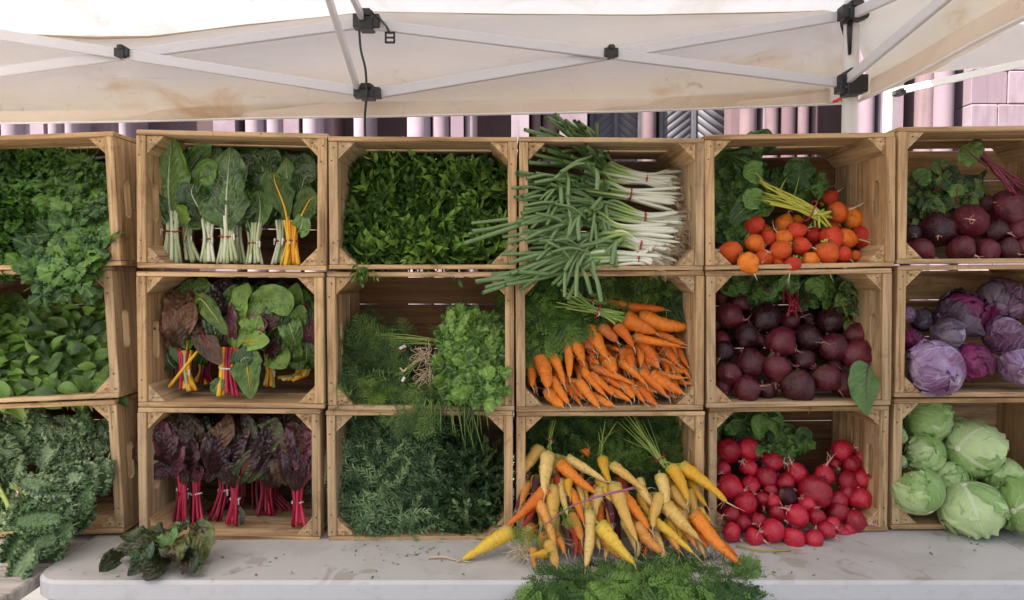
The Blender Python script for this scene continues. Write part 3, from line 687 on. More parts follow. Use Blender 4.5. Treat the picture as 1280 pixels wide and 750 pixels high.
# inner trusses running from the middle of the back to the centre of the roof
pc = Vector((XM, (YT + YF) / 2, 0))
bar((XM - 0.03, YT - 0.05, zL['m'] + 0.015), (XM - 0.03, pc.y, ZE + 0.42), 0.030, 0.015, (1, 0, 0))
bar((XM - 0.012, YT - 0.05, zU['m'] + 0.01), (XM - 0.012, pc.y, ZE + 0.12), 0.030, 0.015, (1, 0, 0))
g = G(); tube(g, [(pc.x, pc.y, ZE + 0.05), (pc.x, pc.y, ZE + 0.83)], 0.022, 10); part('centre_pole', g, M['frame_white'], tent, OFF)
# strap with buckle by the middle bracket
g = G(); tube(g, [P(463, 14, YT - 0.03), P(476, 24, YT - 0.04), P(484, 34, YT - 0.045), P(487, 42, YT - 0.045)], 0.013, 6, flat=0.2)
st = part('strap', g, M['black'], tent, OFF)
g = G(); c = P(487.5, 47, YT - 0.046)
for dx, dz, sx, sz in ((-.014, 0, .006, .036), (.014, 0, .006, .036), (0, .016, .03, .006), (0, 0.0, .03, .005), (0, -.016, .03, .006)): box(g, (c.x + dx, c.y, c.z + dz), (sx, .006, sz))
bk = link('buckle', mesh('buckle', g, M['black'], False), st)
g = G(); c = P(1047, 125, YT - 0.06); tube(g, [c + Vector((-0.014, 0, -0.006)), c + Vector((0.012, 0, 0.005))], 0.006, 6); part('pull_tab', g, M['red_tag'], tent, OFF)
# black cord hanging from the middle bracket
g = G(); tube(g, spline([P(449, 38, YT - 0.05), P(451, 62, YT - 0.05), P(457, 88, YT - 0.06), P(458, 120, YT - 0.065), P(456, 150, YT - 0.05), P(457, 200, YT - 0.04), P(457, 330, YT - 0.02)], 30), 0.0042, 6)
o = link('power_cord', mesh('power_cord', g, M['black'])); tag(o, 'thin black cord hanging from the middle tent bracket behind the crates', 'cord')
# second tent further back on the right
y2 = 1.75
t2 = thing('neighbouring_tent', 'white tent corner with slim leg and bar seen beyond the right valance', 'tent', (P(1110, 140, y2).x, y2, 0))
O2 = (P(1110, 140, y2).x, y2, 0)
g = G(); x = O2[0]; a = 0.024
V = [(x + a * math.cos(k * math.pi / 4 + .39), y2 + a * math.sin(k * math.pi / 4 + .39), z) for z in (0, P(1110, 112, y2).z) for k in range(8)]; g.add(V, grid_tris(8, 2, True)); part('leg', g, M['frame_white'], t2, O2, False)
bar(P(1118, 115, y2 - 0.03), P(1330, 68, y2 - 0.03), 0.036, 0.02, name='truss_bar', mat='frame_white', par=t2, off=O2)
bracket(P(1124, 116, y2 - 0.04), 0.05, 0.03, 0.05, 'slide_bracket', t2, ((0, 0),), O2)
g = G(); x0, x1, y0_, y1_ = O2[0], O2[0] + 3.0, y2 - 2.95, y2 + 0.06; zt = P(1110, 20, y2).z; ap_ = ((x0 + x1) / 2, (y0_ + y1_) / 2, zt + .8)
cs = [(x0, y1_, zt), (x1, y1_, zt), (x1, y0_, zt), (x0, y0_, zt)]
for k in range(4): g.add([cs[k], cs[(k + 1) % 4], ap_], [(0, 1, 2)])
part('roof_panel', g, M['roof_cloth'], t2, O2, False)  # unseen roof, added to keep the sun off this tent's leg, bar and cloth
for lx, ly in ((x1, y2), (x1, y0_), (x0, y0_)):
    gl = G(); gl.add([(lx + a * math.cos(k * math.pi / 4 + .39), ly + a * math.sin(k * math.pi / 4 + .39), z) for z in (0, zt) for k in range(8)], grid_tris(8, 2, True)); part('leg', gl, M['frame_white'], t2, O2, False)
g = G(); V = []
for u, vt, vb in ((1085, 40, 100), (1150, 30, 93), (1210, 20, 86), (1290, 8, 76), (1400, -5, 55)):
    V += [P(u, vt, y2 + 0.05), P(u, (vt + vb) / 2, y2 + 0.06 + 0.02 * math.sin(u)), P(u, vb, y2 + 0.05)]
g.add(V, grid_tris(3, 5)); part('valance', g, M['valance'], t2, O2)

# ------------------------------------------------------------------ crates
CW, CH, CD, ET, SL = 0.50, 0.358, 0.300, 0.024, 0.0125
IH = CH - 2 * SL
def seg_hole(cx, cz, hx, hz, n=6):
    return [(cx + hx * math.cos(a), cz + hz * math.sin(a)) if False else p for a in () for p in ()]
def stadium(cx, cz, L, w, n=6):
    out = []
    for s, a0 in ((1, -math.pi / 2), (-1, math.pi / 2)):
        for i in range(n):
            a = a0 + i * math.pi / (n - 1); out.append((cx + s * (L / 2 - w / 2) + w / 2 * math.cos(a), cz + w / 2 * math.sin(a)))
    return out
hw = IH / 2 - 0.0005
ME_ENDF = poly_prism('end_board', [(-hw, 0), (hw, 0), (hw, 0.150), (-hw, 0.150)], ET, M['wood'], stadium(0.005, 0.052, 0.105, 0.030), 0.0015)
ME_ENDB = poly_prism('end_board', [(-hw, 0), (hw, 0), (hw, 0.128), (-hw, 0.128)], ET, M['wood'], None, 0.0015)
ME_SLF = bevel_mesh('slat', (CW, 0.125, SL), 0.0018, M['wood']); ME_SLB = bevel_mesh('slat', (CW, 0.132, SL), 0.0018, M['wood'])
def tri_post():
    me = poly_prism('corner_post', [(0, 0), (0.047, 0), (0, 0.047)], CD - 0.028, M['wood'], None, 0.0012)
    me.transform(Matrix.Rotation(R(-90), 4, 'Z')); return me        # prism axis now along local +x
ME_POST = tri_post()
ME_NAIL = None
def nails():
    g = G()
    for sx in (-1, 1):
        for z in (0.03, 0.07, 0.29, 0.33):
            c = np.array((sx * (CW / 2 - ET / 2 + rnd(-.004, .004)), -0.0006, z + rnd(-.006, .006)))
            tube(g, [c + (0, 0.0005, 0), c - (0, 0.0012, 0)], 0.0022, 6)
        for sz, z0 in ((1, SL + 0.012), (-1, CH - SL - 0.012)):
            c = np.array((sx * (CW / 2 - ET - 0.014), 0.0022, z0)); tube(g, [c + (0, 0.0005, 0), c - (0, 0.0012, 0)], 0.0020, 6)
    return mesh('nail', g, M['nail'])
ME_NAIL = nails()
ME_BK = {}
CR = {}
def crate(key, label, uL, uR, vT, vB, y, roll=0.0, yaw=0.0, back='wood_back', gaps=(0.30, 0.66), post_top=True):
    um = (uL + uR) / 2
    b = P(um, vB, y); t = P(um, vT, y); wd = (uR - uL) * pxm(y); h = (t.z - b.z)
    root = thing('produce_crate', label, 'crate', b, (0, R(roll), R(yaw)), 'wooden crates stacked on the market tables')
    root.scale = (wd / CW, 1, h / CH)
    CR[key] = dict(loc=b, w=wd, h=h, y=y, uL=uL, uR=uR, vT=vT, vB=vB, zf=b.z + SL * h / CH)
    ax = lambda X, Y, Z, loc: Matrix(((X[0], Y[0], Z[0], loc[0]), (X[1], Y[1], Z[1], loc[1]), (X[2], Y[2], Z[2], loc[2]), (0, 0, 0, 1)))
    zc = CH / 2
    for s in (-1, 1):
        # local x -> up, local z -> depth, local y -> across
        up = (0, 0, 1) if s > 0 else (0, 0, -1)
        # right end: x up, y to +X?  columns must stay right-handed: X=up, Z=depth(+y), Y = Z x X
        Y = (1, 0, 0) if s > 0 else (-1, 0, 0)
        x0 = (CW / 2 - ET) if s > 0 else -(CW / 2 - ET)
        j = rnd(-.003, .002)
        link('end_board', ME_ENDF, root, M=ax(up, Y, (0, 1, 0), (x0, j + 0.0, zc)))
        link('end_board', ME_ENDB, root, M=ax(up, Y, (0, 1, 0), (x0 + s * rnd(-.0015, 0), 0.154 + rnd(0, .003), zc)))
    gy = rnd(-.006, .006)
    link('top_slat', ME_SLF, root, (rnd(-.002, .002), 0.0625 - 0.002, CH - SL / 2), (0, rnd(-.003, .003), rnd(-.012, .012)))
    link('top_slat', ME_SLB, root, (rnd(-.002, .002), 0.218 + gy, CH - SL / 2 + 0.0), (0, 0, rnd(-.006, .006)))
    link('bottom_slat', ME_SLF, root, (rnd(-.002, .002), 0.0625 - 0.002, SL / 2), (0, rnd(-.003, .003), rnd(-.012, .012)))
    link('bottom_slat', ME_SLB, root, (rnd(-.002, .002), 0.212 + gy, SL / 2), (0, 0, rnd(-.006, .006)))
    zs = [0.004, CH * (1 - gaps[1]), CH * (1 - gaps[0]), CH - 0.016]
    for a, c in zip(zs[:-1], zs[1:]):
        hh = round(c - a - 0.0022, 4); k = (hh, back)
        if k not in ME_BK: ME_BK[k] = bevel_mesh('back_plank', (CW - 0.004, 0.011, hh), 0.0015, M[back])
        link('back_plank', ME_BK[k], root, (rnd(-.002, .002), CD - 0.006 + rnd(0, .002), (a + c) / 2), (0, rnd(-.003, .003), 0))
    for sx in (-1, 1):
        for sz in (-1, 1):
            x = sx * (CW / 2 - ET - 0.0004); z = SL + 0.0004 if sz < 0 else CH - SL - 0.0004
            # post: local x -> depth; outline (after the turn) lies in local -y / z
            X = (0, 1, 0); Z = (0, 0, -sz); Yv = Vector(Z).cross(Vector(X)); 
            # outline runs to local -y: want it to point inwards (-sx)
            if (-Yv.x) * (-sx) < 0:
                Z, Yl = tuple(Vector((-sx, 0, 0))), None
                Yv = Vector(Z).cross(Vector(X))
                # now outline's local z points inwards and local -y must point away from the slat
            link('corner_post', ME_POST, root, M=ax(X, tuple(Yv), Z, (x, 0.004, z)))
    link('nail', ME_NAIL, root, kind='stuff')
    return root
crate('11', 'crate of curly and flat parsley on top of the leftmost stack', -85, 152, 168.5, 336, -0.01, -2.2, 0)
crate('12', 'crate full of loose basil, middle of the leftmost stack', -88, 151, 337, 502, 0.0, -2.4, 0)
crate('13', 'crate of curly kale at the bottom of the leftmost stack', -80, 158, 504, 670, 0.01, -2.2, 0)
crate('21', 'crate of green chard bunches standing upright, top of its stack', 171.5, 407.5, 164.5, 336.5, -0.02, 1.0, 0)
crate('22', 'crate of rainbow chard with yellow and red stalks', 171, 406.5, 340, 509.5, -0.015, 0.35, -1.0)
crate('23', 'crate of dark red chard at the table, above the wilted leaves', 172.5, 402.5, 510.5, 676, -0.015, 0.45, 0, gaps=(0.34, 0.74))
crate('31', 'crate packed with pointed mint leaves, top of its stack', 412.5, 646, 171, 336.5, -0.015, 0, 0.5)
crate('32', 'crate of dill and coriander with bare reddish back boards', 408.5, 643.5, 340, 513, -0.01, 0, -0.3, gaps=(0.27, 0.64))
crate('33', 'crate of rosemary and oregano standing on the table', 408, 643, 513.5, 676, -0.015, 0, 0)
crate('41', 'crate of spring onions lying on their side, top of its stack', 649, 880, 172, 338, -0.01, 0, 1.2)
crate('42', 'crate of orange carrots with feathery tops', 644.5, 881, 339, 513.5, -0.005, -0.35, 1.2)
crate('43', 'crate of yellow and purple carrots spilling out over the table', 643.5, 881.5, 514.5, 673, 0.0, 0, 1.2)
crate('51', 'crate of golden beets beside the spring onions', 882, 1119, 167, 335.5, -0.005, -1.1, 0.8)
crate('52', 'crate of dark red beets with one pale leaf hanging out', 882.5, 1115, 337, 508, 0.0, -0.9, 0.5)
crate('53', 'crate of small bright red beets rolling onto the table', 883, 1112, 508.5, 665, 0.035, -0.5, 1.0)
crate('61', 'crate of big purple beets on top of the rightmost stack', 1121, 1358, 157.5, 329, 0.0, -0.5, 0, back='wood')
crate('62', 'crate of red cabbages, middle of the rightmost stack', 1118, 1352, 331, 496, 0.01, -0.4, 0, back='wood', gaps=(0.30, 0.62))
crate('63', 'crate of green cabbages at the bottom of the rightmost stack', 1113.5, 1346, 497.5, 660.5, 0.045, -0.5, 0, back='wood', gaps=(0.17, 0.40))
# ------------------------------------------------------------------ round roots (beets)
ME_CACHE = {}
def beet_geo(seed, flat=1.0, crownfrac=1.0):
    rs = np.random.RandomState(seed); g = G(); lean = rs.uniform(-.12, .12, 2); el = rs.uniform(.88, 1.1); nu, nv = 24, 18
    V = []; U = []
    for j in range(nv):
        t = j / (nv - 1); a = -math.pi / 2 + math.pi * t
        r = math.cos(a) ** (0.92 if a > 0 else 1.0); z = math.sin(a)
        if z < -0.55: r *= 1 - 0.30 * ((-z - 0.55) / 0.45); z -= 0.16 * ((-z - 0.55) / 0.45) ** 2
        if z > 0.7: z -= 0.12 * (z - 0.7) / 0.3
        for i in range(nu):
            th = 2 * math.pi * i / nu
            k = 1 + 0.095 * wob((math.cos(th) * r, math.sin(th) * r, z), 1.7, seed % 4) + 0.02 * wob((math.cos(th), math.sin(th), z), 5, seed % 3)
            V.append((r * math.cos(th) * k + lean[0] * z * z, r * math.sin(th) * k * flat + lean[1] * z, z * (0.97 + 0.03 * k) * el)); U.append((i / nu, t))
    g.add(V, grid_tris(nu, nv, True), U); return g
def root_tail(seed, L, r0, curl=0.6, hairs=2, down=(0, 0, -1)):
    rs = np.random.RandomState(seed); g = G()
    d = np.array(down, float); p = d * 0.98; pts = [p]; dirv = d.copy(); side = unit(rs.randn(3))
    for i in range(9):
        dirv = unit(dirv + side * curl * 0.25 + rs.randn(3) * 0.10 * curl); p = p + dirv * L / 9; pts.append(p)
    rad = np.linspace(1, 0.08, 10) ** 1.3 * r0
    tube(g, pts, rad, 6)
    for h in range(hairs):
        k = rs.randint(1, 6); q = np.array(pts[k]); dv = unit(rs.randn(3) + d); hp = [q]
        for i in range(5): dv = unit(dv + rs.randn(3) * 0.45); q = q + dv * L * 0.09; hp.append(q)
        tube(g, hp, max(0.016, r0 * 0.22), 4)
    return g
def beet_mesh(kind, seed, mat):
    k = ('b', kind, seed)
    if k not in ME_CACHE: ME_CACHE[k] = mesh('beet', beet_geo(seed), mat)
    return ME_CACHE[k]
def tail_mesh(kind, seed, L, r0, mat, curl, hairs):
    k = ('t', kind, seed, round(L, 1))
    if k not in ME_CACHE: ME_CACHE[k] = mesh('tail_root', root_tail(seed, L, r0, curl, hairs), mat)
    return ME_CACHE[k]
def stub_mesh(seed, mat):
    k = ('s', seed, mat.name)
    if k not in ME_CACHE:
        rs = np.random.RandomState(seed); g = G()
        for i in range(5):
            a = i * 1.26 + rs.rand(); q = np.array((0.13 * math.cos(a), 0.13 * math.sin(a), 0.80))
            tube(g, [q, q + (0.05 * math.cos(a), 0.05 * math.sin(a), 0.2), q + (0.13 * math.cos(a), 0.13 * math.sin(a), 0.25 + 0.2 * rs.rand())], [0.08, 0.07, 0.05], 6)
        ME_CACHE[k] = mesh('stalk_stub', g, mat)
    return ME_CACHE[k]
def beet(kind, u, v, rpx, y, tail, label, group, mat, tailmat, stubmat, aspect=1.0, tl=1.3, tr=0.13, name='beet', hairs=2):
    """tail = (du, dv, dy) direction of the root tail in picture pixels; dy<0 towards the viewer"""
    sd = random.randint(0, 9); r = rpx * pxm(y) * 1.06; c = P(u, v, y)
    d = Vector((tail[0], tail[2], -tail[1])); d = d.normalized() if d.length else Vector((0.2, -1, -0.3)).normalized()
    Mx = orient(d.cross(Vector((rnd(-1, 1), rnd(-1, 1), rnd(-1, 1)))), -d, c, r) @ Matrix.Diagonal((1, aspect, 1, 1))
    o = link(name, beet_mesh(kind + str(mat.name), sd, mat), M=Mx)
    tag(o, label, 'beet', group)
    link('tail_root', tail_mesh(kind, random.randint(0, 7), tl, tr, tailmat, rnd(0.3, 1.1), hairs), o)
    if stubmat is not None and d.y < 0.75: link('stalk_stub', stub_mesh(random.randint(0, 3), stubmat), o)
    return o

def auto_rows(items, nrows):
    """for every (x, y, ...) a phrase telling its row and its place in it"""
    order = sorted(range(len(items)), key=lambda i: items[i][1]); out = [None] * len(items)
    per = math.ceil(len(items) / nrows)
    names = ['top', 'second', 'third', 'fourth', 'fifth', 'sixth', 'seventh'][:nrows]; names[-1] = 'bottom'
    for k in range(nrows):
        row = sorted(order[k * per:(k + 1) * per], key=lambda i: items[i][0])
        for j, i in enumerate(row): out[i] = (names[k], ORD[j])
    return out
def sizeword(r, lo, hi): return 'small' if r < lo else ('large' if r > hi else 'medium')

# golden beets: picture zoom (876,170) x .24 ; (x, y, r, tail x, tail y, depth push, dark?)
Z4 = lambda x, y: (876 + .24 * x, 170 + .24 * y)
GOLD = [(155, 610, 57, -75, -15, 0.0, 0, 'orange golden beet at the front left with its tail curling left'), (245, 662, 52, 25, 60, -.035, 0, 'pointed golden beet hanging over the front edge of its crate'), (275, 465, 55, -45, 60, .03, 1, None),
        (280, 560, 48, 45, 45, 0, 0, None), (350, 528, 38, -10, 20, .02, 1, 'small red beet among the golden ones at the left'), (436, 458, 45, 5, -50, .035, 0, None), (330, 635, 46, -20, 20, .01, 0, None), (415, 598, 53, -60, 10, -.015, 0, None),
        (430, 535, 44, -70, -60, .015, 0, None), (495, 497, 46, 60, -20, .01, 1, None), (500, 440, 28, 30, -10, .05, 0, None), (520, 572, 45, 90, 15, -.005, 1, None), (585, 515, 45, 10, 40, .03, 1, None),
        (480, 668, 43, -40, 80, -.025, 1, 'red golden beet poking over the front edge with tail hanging down'), (565, 648, 42, 50, 10, -.01, 0, None), (400, 650, 32, 10, 20, .01, 0, None), (655, 612, 62, 15, 110, .0, 0, 'golden beet with a long hairy tail hanging into the crate below'),
        (680, 530, 58, 20, 55, .01, 1, None), (752, 535, 50, 155, 10, .015, 0, None), (850, 530, 64, 70, 10, .04, 1, 'large red skinned beet lying at the right of the golden beets'), (745, 615, 40, 30, 30, 0, 1, None), (802, 625, 28, 25, 20, .02, 0, None)]
GB = [(710, 398, 53, 210, -50, -.01, 0, 'bunched golden beet at the tip of the stalks with long pale tail'), (785, 430, 56, 90, -15, .03, 0, 'tan golden beet tucked behind the bunched ones'), (668, 325, 42, 120, -95, .06, 1, 'small red beet standing highest with its tail pointing up'), (690, 462, 32, 20, 10, .05, 0, 'small dark golden beet under the bunched ones')]
rows = auto_rows(GOLD, 4)
slope = lambda v, vb, top, yb, yt: yb + (vb - v) / (vb - top) * (yt - yb)
for i, (x, y, r, tx, ty, dy, dk, lb) in enumerate(GOLD + GB):
    u, v = Z4(x, y); yy = slope(v, 330, 255, 0.035, 0.135) + dy
    if lb is None:
        rw, od = rows[i]; lb = f"{sizeword(r, 44, 52)} {'reddish' if dk else 'orange'} golden beet, {od} from left in the {rw} row of golden beets"
    beet('g', u, v, r * .24, yy, (tx, ty, -rnd(10, 45)), lb, 'golden beets in their crate', M['gold_red'] if dk else M['gold'], M['root'], M['st_gold'], rnd(.92, 1.05), max(0.9, math.hypot(tx, ty) / r * 0.9), 0.085, 'golden_beet')
# dark beets, zoom (876,330)
Z5 = lambda x, y: (876 + .24 * x, 330 + .24 * y)
DARK = [(100, 178, 34, -10, 10, .03), (200, 205, 56, 50, 30, .03), (150, 268, 68, 60, 20, -.01), (332, 282, 72, -60, 50, 0), (465, 300, 52, 30, -20, .03), (560, 290, 40, 0, 20, .04), (668, 300, 64, -20, 50, 0), (765, 305, 42, 20, 10, .04),
        (235, 372, 62, -30, 60, -.015), (415, 402, 75, 60, 40, 0), (560, 382, 68, 60, 20, -.005), (690, 432, 70, -60, -20, -.01), (812, 375, 64, 80, -10, .01), (815, 470, 74, 60, 30, -.01), (120, 455, 54, -20, 20, 0), (108, 392, 42, 0, 20, .02),
        (255, 515, 74, 80, -30, 0), (392, 540, 66, -10, 80, -.02), (535, 500, 62, -40, 20, .01), (700, 515, 40, 0, 20, .03), (775, 560, 44, 20, 20, .02), (148, 572, 56, -20, 10, -.01), (240, 650, 70, 20, -10, -.01), (345, 655, 50, 100, 0, .01),
        (505, 632, 82, 60, 80, -.02), (650, 592, 74, 70, 70, -.02), (735, 625, 58, 20, 60, .0), (80, 312, 30, -10, 20, .02), (115, 632, 52, 0, 20, .03), (300, 392, 40, 10, 20, .04), (430, 470, 36, 10, 20, .04)]
DL = {0: 'small tan cut beet at the top left of the dark beets', 2: 'oval dark red beet lying sideways near the upper left', 3: 'large beet half brown and half red in the upper row', 6: 'glossy wine red beet with a pale root scar, near the top', 23: None,
      24: 'large two toned beet with short pointed tail at the front edge', 25: 'big beet with tan shoulder beside the hanging leaf', 13: 'large dark beet against the right handle slot', 17: 'magenta red beet with tail pointing down, in front centre', 22: 'dark beet at the front left showing its ringed crown'}
rows = auto_rows(DARK, 5)
for i, (x, y, r, tx, ty, dy) in enumerate(DARK):
    u, v = Z5(x, y); yy = slope(v, 495, 375, 0.045, 0.17) + dy; rw, od = rows[i]
    lb = DL.get(i) or f"{sizeword(r, 46, 66)} dark red beet, {od} from left in the {rw} row of the dark beets"
    beet('d', u, v, r * .24, yy, (tx, ty, -rnd(20, 70)), lb, 'dark red beets in the middle crate', M['beet'] if i not in (0, 17, 6) else (M['beet_purple'] if i == 0 else M['radish'] if i == 99 else M['beet']), M['root_dark'], M['st_beet'], rnd(.92, 1.12), rnd(.7, 1.2), 0.09, 'dark_beet', 4)
# small bright red beets, zoom (876,510)
Z6 = lambda x, y: (876 + .24 * x, 510 + .24 * y)
RED = [(142, 222, 68, -20, 20), (245, 215, 58, 60, 30), (115, 318, 40, 10, 0), (148, 410, 66, 40, 0), (250, 310, 43, -50, -10), (372, 280, 48, 60, -20), (340, 360, 56, 10, 60), (258, 400, 45, 10, 20), (440, 385, 48, 60, 60), (500, 340, 55, -20, -30),
       (590, 435, 84, -70, 40), (640, 350, 48, 10, -90), (735, 220, 50, 90, -20), (835, 258, 42, 80, 0), (780, 292, 50, 120, 10), (760, 380, 56, 40, 30), (840, 370, 50, 60, 40), (232, 498, 58, 60, 50), (320, 470, 35, 0, 40), (378, 485, 38, -10, 50),
       (365, 430, 34, 10, 10), (450, 460, 52, 40, 10), (400, 545, 42, 20, 30), (300, 590, 42, 30, 10), (160, 555, 42, -50, 10), (220, 600, 43, 5, 5), (498, 565, 62, -40, -20), (605, 570, 45, 0, 20), (375, 640, 59, -100, 10), (160, 645, 52, 60, 50),
       (275, 675, 45, 60, 0), (485, 680, 55, 0, 50), (588, 680, 50, 50, 60), (655, 635, 42, 20, 40), (710, 545, 56, -20, 30), (710, 480, 50, 80, 50), (825, 470, 54, 60, 50), (800, 590, 60, 70, 0), (728, 655, 45, 5, 60), (765, 640, 38, 0, 40), (685, 600, 36, 10, 20), (550, 500, 42, 0, 10), (760, 440, 42, 120, 130), (695, 290, 26, 0, 10)]
RL = {0: 'large bright red beet highest at the left, tangled pale roots on top', 10: 'largest bright red beet in the centre of its heap', 3: 'large red beet with a scarred face at the left side', 11: 'red beet with its thick tail sticking straight up', 14: 'red beet with long thin tail pointing right', 12: 'red beet at the top right of the heap against the side board',
      21: 'dark purple beet among the bright red ones', 26: 'big bright red beet near the middle of the lower half', 28: 'oval red beet at the front whose tail points left', 31: 'red beet with black scars lying in front on the table', 32: 'red beet at the very front with a tail on the table', 38: 'dull pink red beet with its tail on the table'}
rows = auto_rows(RED, 5)
for i, (x, y, r, tx, ty) in enumerate(RED):
    u, v = Z6(x, y); yy = slope(v, 675, 560, -0.035 if x < 700 else 0.03, 0.17); rw, od = rows[i]
    lb = RL.get(i) or f"{sizeword(r, 43, 56)} bright red beet, {od} from left in the {rw} row of bright red beets"
    c = P(u, v, yy); rm = r * .24 * pxm(yy)
    if c.z - rm < 0.752 and yy < 0.03: yy = max(-0.12, yy - 0.01)
    mt = M['beet_purple'] if i == 21 else (M['gold_red'] if i in () else M['radish'])
    beet('r', u, v, r * .24, yy, (tx + rnd(-20, 20), ty + rnd(-20, 20), -rnd(10, 35)), lb, 'bright red beets spilling from the crate', mt, M['root_pink'], M['st_beet'], rnd(.90, 1.08), max(1.2, math.hypot(tx, ty) / r * 1.1), 0.14, 'red_beet', 6)
# big purple beets, zoom (1100,160)
Z7 = lambda x, y: (1100 + .24 * x, 160 + .24 * y)
BIG = [(295, 530, 86, -40, 30), (465, 488, 86, -20, 0), (685, 425, 98, -20, 60), (160, 552, 50, -10, 20), (215, 635, 58, 60, 50), (420, 630, 69, 60, 50), (560, 640, 60, -20, 70), (605, 540, 56, 20, 10), (670, 632, 56, 10, 30), (725, 545, 58, 0, 20), (745, 630, 46, 0, 20), (550, 392, 42, 10, 0), (850, 470, 95, 30, 20), (840, 600, 75, 10, 30), (930, 560, 80, 10, 20)]
BL = ['large round purple beet with curled roots at the left of the top right crate', 'large purple beet with a pale scar facing out, upper middle', 'biggest purple beet with tan patches and a looping root', 'dark beet half hidden against the left board', 'small purple beet at the front left on the crate edge', 'ruddy round beet at the front, third from the left board',
      'brownish beet at the front with a thin tail hanging over', 'small dark beet wedged under the biggest purple beet', 'dull brown beet at the front right of the brownish one', 'dark purple beet under the biggest one', 'small dark beet at the front edge of the picture', 'small tan beet behind the large ones', 'large purple beet cut off by the picture edge', 'purple beet low at the picture edge', 'purple beet past the picture edge']
for i, (x, y, r, tx, ty) in enumerate(BIG[:14]):
    u, v = Z7(x, y); yy = slope(v, 320, 255, 0.06, 0.16)
    beet('p', u, v, r * .24, yy, (tx, ty, -rnd(40, 90)), BL[i], 'big purple beets in the top right crate', M['beet_purple'] if i == 11 else M['beet'], M['root_pink'], M['st_beet'], rnd(.95, 1.08), rnd(.6, 1.0), 0.07, 'purple_beet', 3)

# FILLER: beets further in, seen only through gaps
for k in range(16):
    x, y = rnd(120, 820), rnd(330, 620); u, v = Z6(x, y); beet('r', u, v, rnd(42, 54) * .24, slope(v, 675, 560, .03, .19) + .07, (rnd(-30, 30), rnd(-30, 30), -40), 'bright red beet deep in its heap, mostly hidden by others', 'bright red beets deep in the heap', M['radish'], M['root_pink'], M['st_beet'], 1, .8, .1, 'red_beet', 2)
for k in range(14):
    x, y = rnd(120, 800), rnd(260, 600); u, v = Z5(x, y); beet('d', u, v, rnd(50, 62) * .24, slope(v, 495, 375, .06, .2) + .06, (rnd(-30, 30), rnd(-30, 30), -40), 'dark red beet deep in its heap, mostly hidden by others', 'dark red beets deep in the heap', M['beet'], M['root_dark'], M['st_beet'], 1, .8, .1, 'dark_beet', 2)
for k in range(9):
    x, y = rnd(250, 760), rnd(470, 620); u, v = Z4(x, y); beet('g', u, v, rnd(40, 48) * .24, slope(v, 330, 255, .07, .17) + .05, (rnd(-30, 30), rnd(-30, 30), -40), 'golden beet deep in its heap, mostly hidden by others', 'golden beets deep in the heap', M['gold'], M['root'], M['st_gold'], 1, .8, .1, 'golden_beet', 2)
# ------------------------------------------------------------------ carrots
def carrot_geo(A, B, r, bend, blunt, seed):
    rs = np.random.RandomState(seed); A, B = np.array(A), np.array(B); L = np.linalg.norm(B - A); ax = (B - A) / L
    s = unit(np.cross(ax, (0.2, -1, 0.3))); s2 = np.cross(ax, s); n, m = 26, 14
    t = np.linspace(0, 1, n)
    b2 = rs.uniform(-.02, .02)
    cen = A + ax * (t * L)[:, None] + s * (bend * L * np.sin(math.pi * t))[:, None] + s2 * (b2 * L * np.sin(2 * math.pi * t))[:, None]
    r = r * (1.02 if blunt else 1.14)
    prof = (1 - 0.62 * t ** 2.4) if blunt else (1 - 0.74 * t ** 1.45)
    end = np.clip((1 - t) / (0.07 if blunt else 0.10), 0, 1) ** 0.5; st = np.clip((t + 0.012) / 0.05, 0, 1) ** 0.5
    ring = 1 + 0.042 * rs.randn(n) + 0.05 * np.sin(t * rs.uniform(8, 16) + rs.rand() * 6) * (0.3 + t)
    rad = r * prof * np.minimum(end, 1) * st * ring; rad[-1] = r * 0.07; rad[0] = r * 0.35
    g = G(); th = np.arange(m) * 2 * math.pi / m; V = []; U = []
    lump = 1 + 0.05 * np.sin(2 * th + rs.rand() * 6) + 0.03 * np.sin(3 * th + rs.rand() * 6)
    for i in range(n):
        V.append(cen[i] + (rad[i] * lump)[:, None] * (np.cos(th)[:, None] * s + np.sin(th)[:, None] * s2)); U.append(np.c_[th / 6.2832, np.full(m, t[i])])
    V = np.vstack(V); U = np.vstack(U); T = grid_tris(m, n, True); k = len(V)
    V = np.vstack([V, cen[0], cen[-1]]); U = np.vstack([U, (0, 0), (0, 1)])
    for i in range(m): T.append((k, (i + 1) % m, i)); T.append((k + 1, (n - 1) * m + i, (n - 1) * m + (i + 1) % m))
    g.add(V, T, U); return g, cen, ax, rad
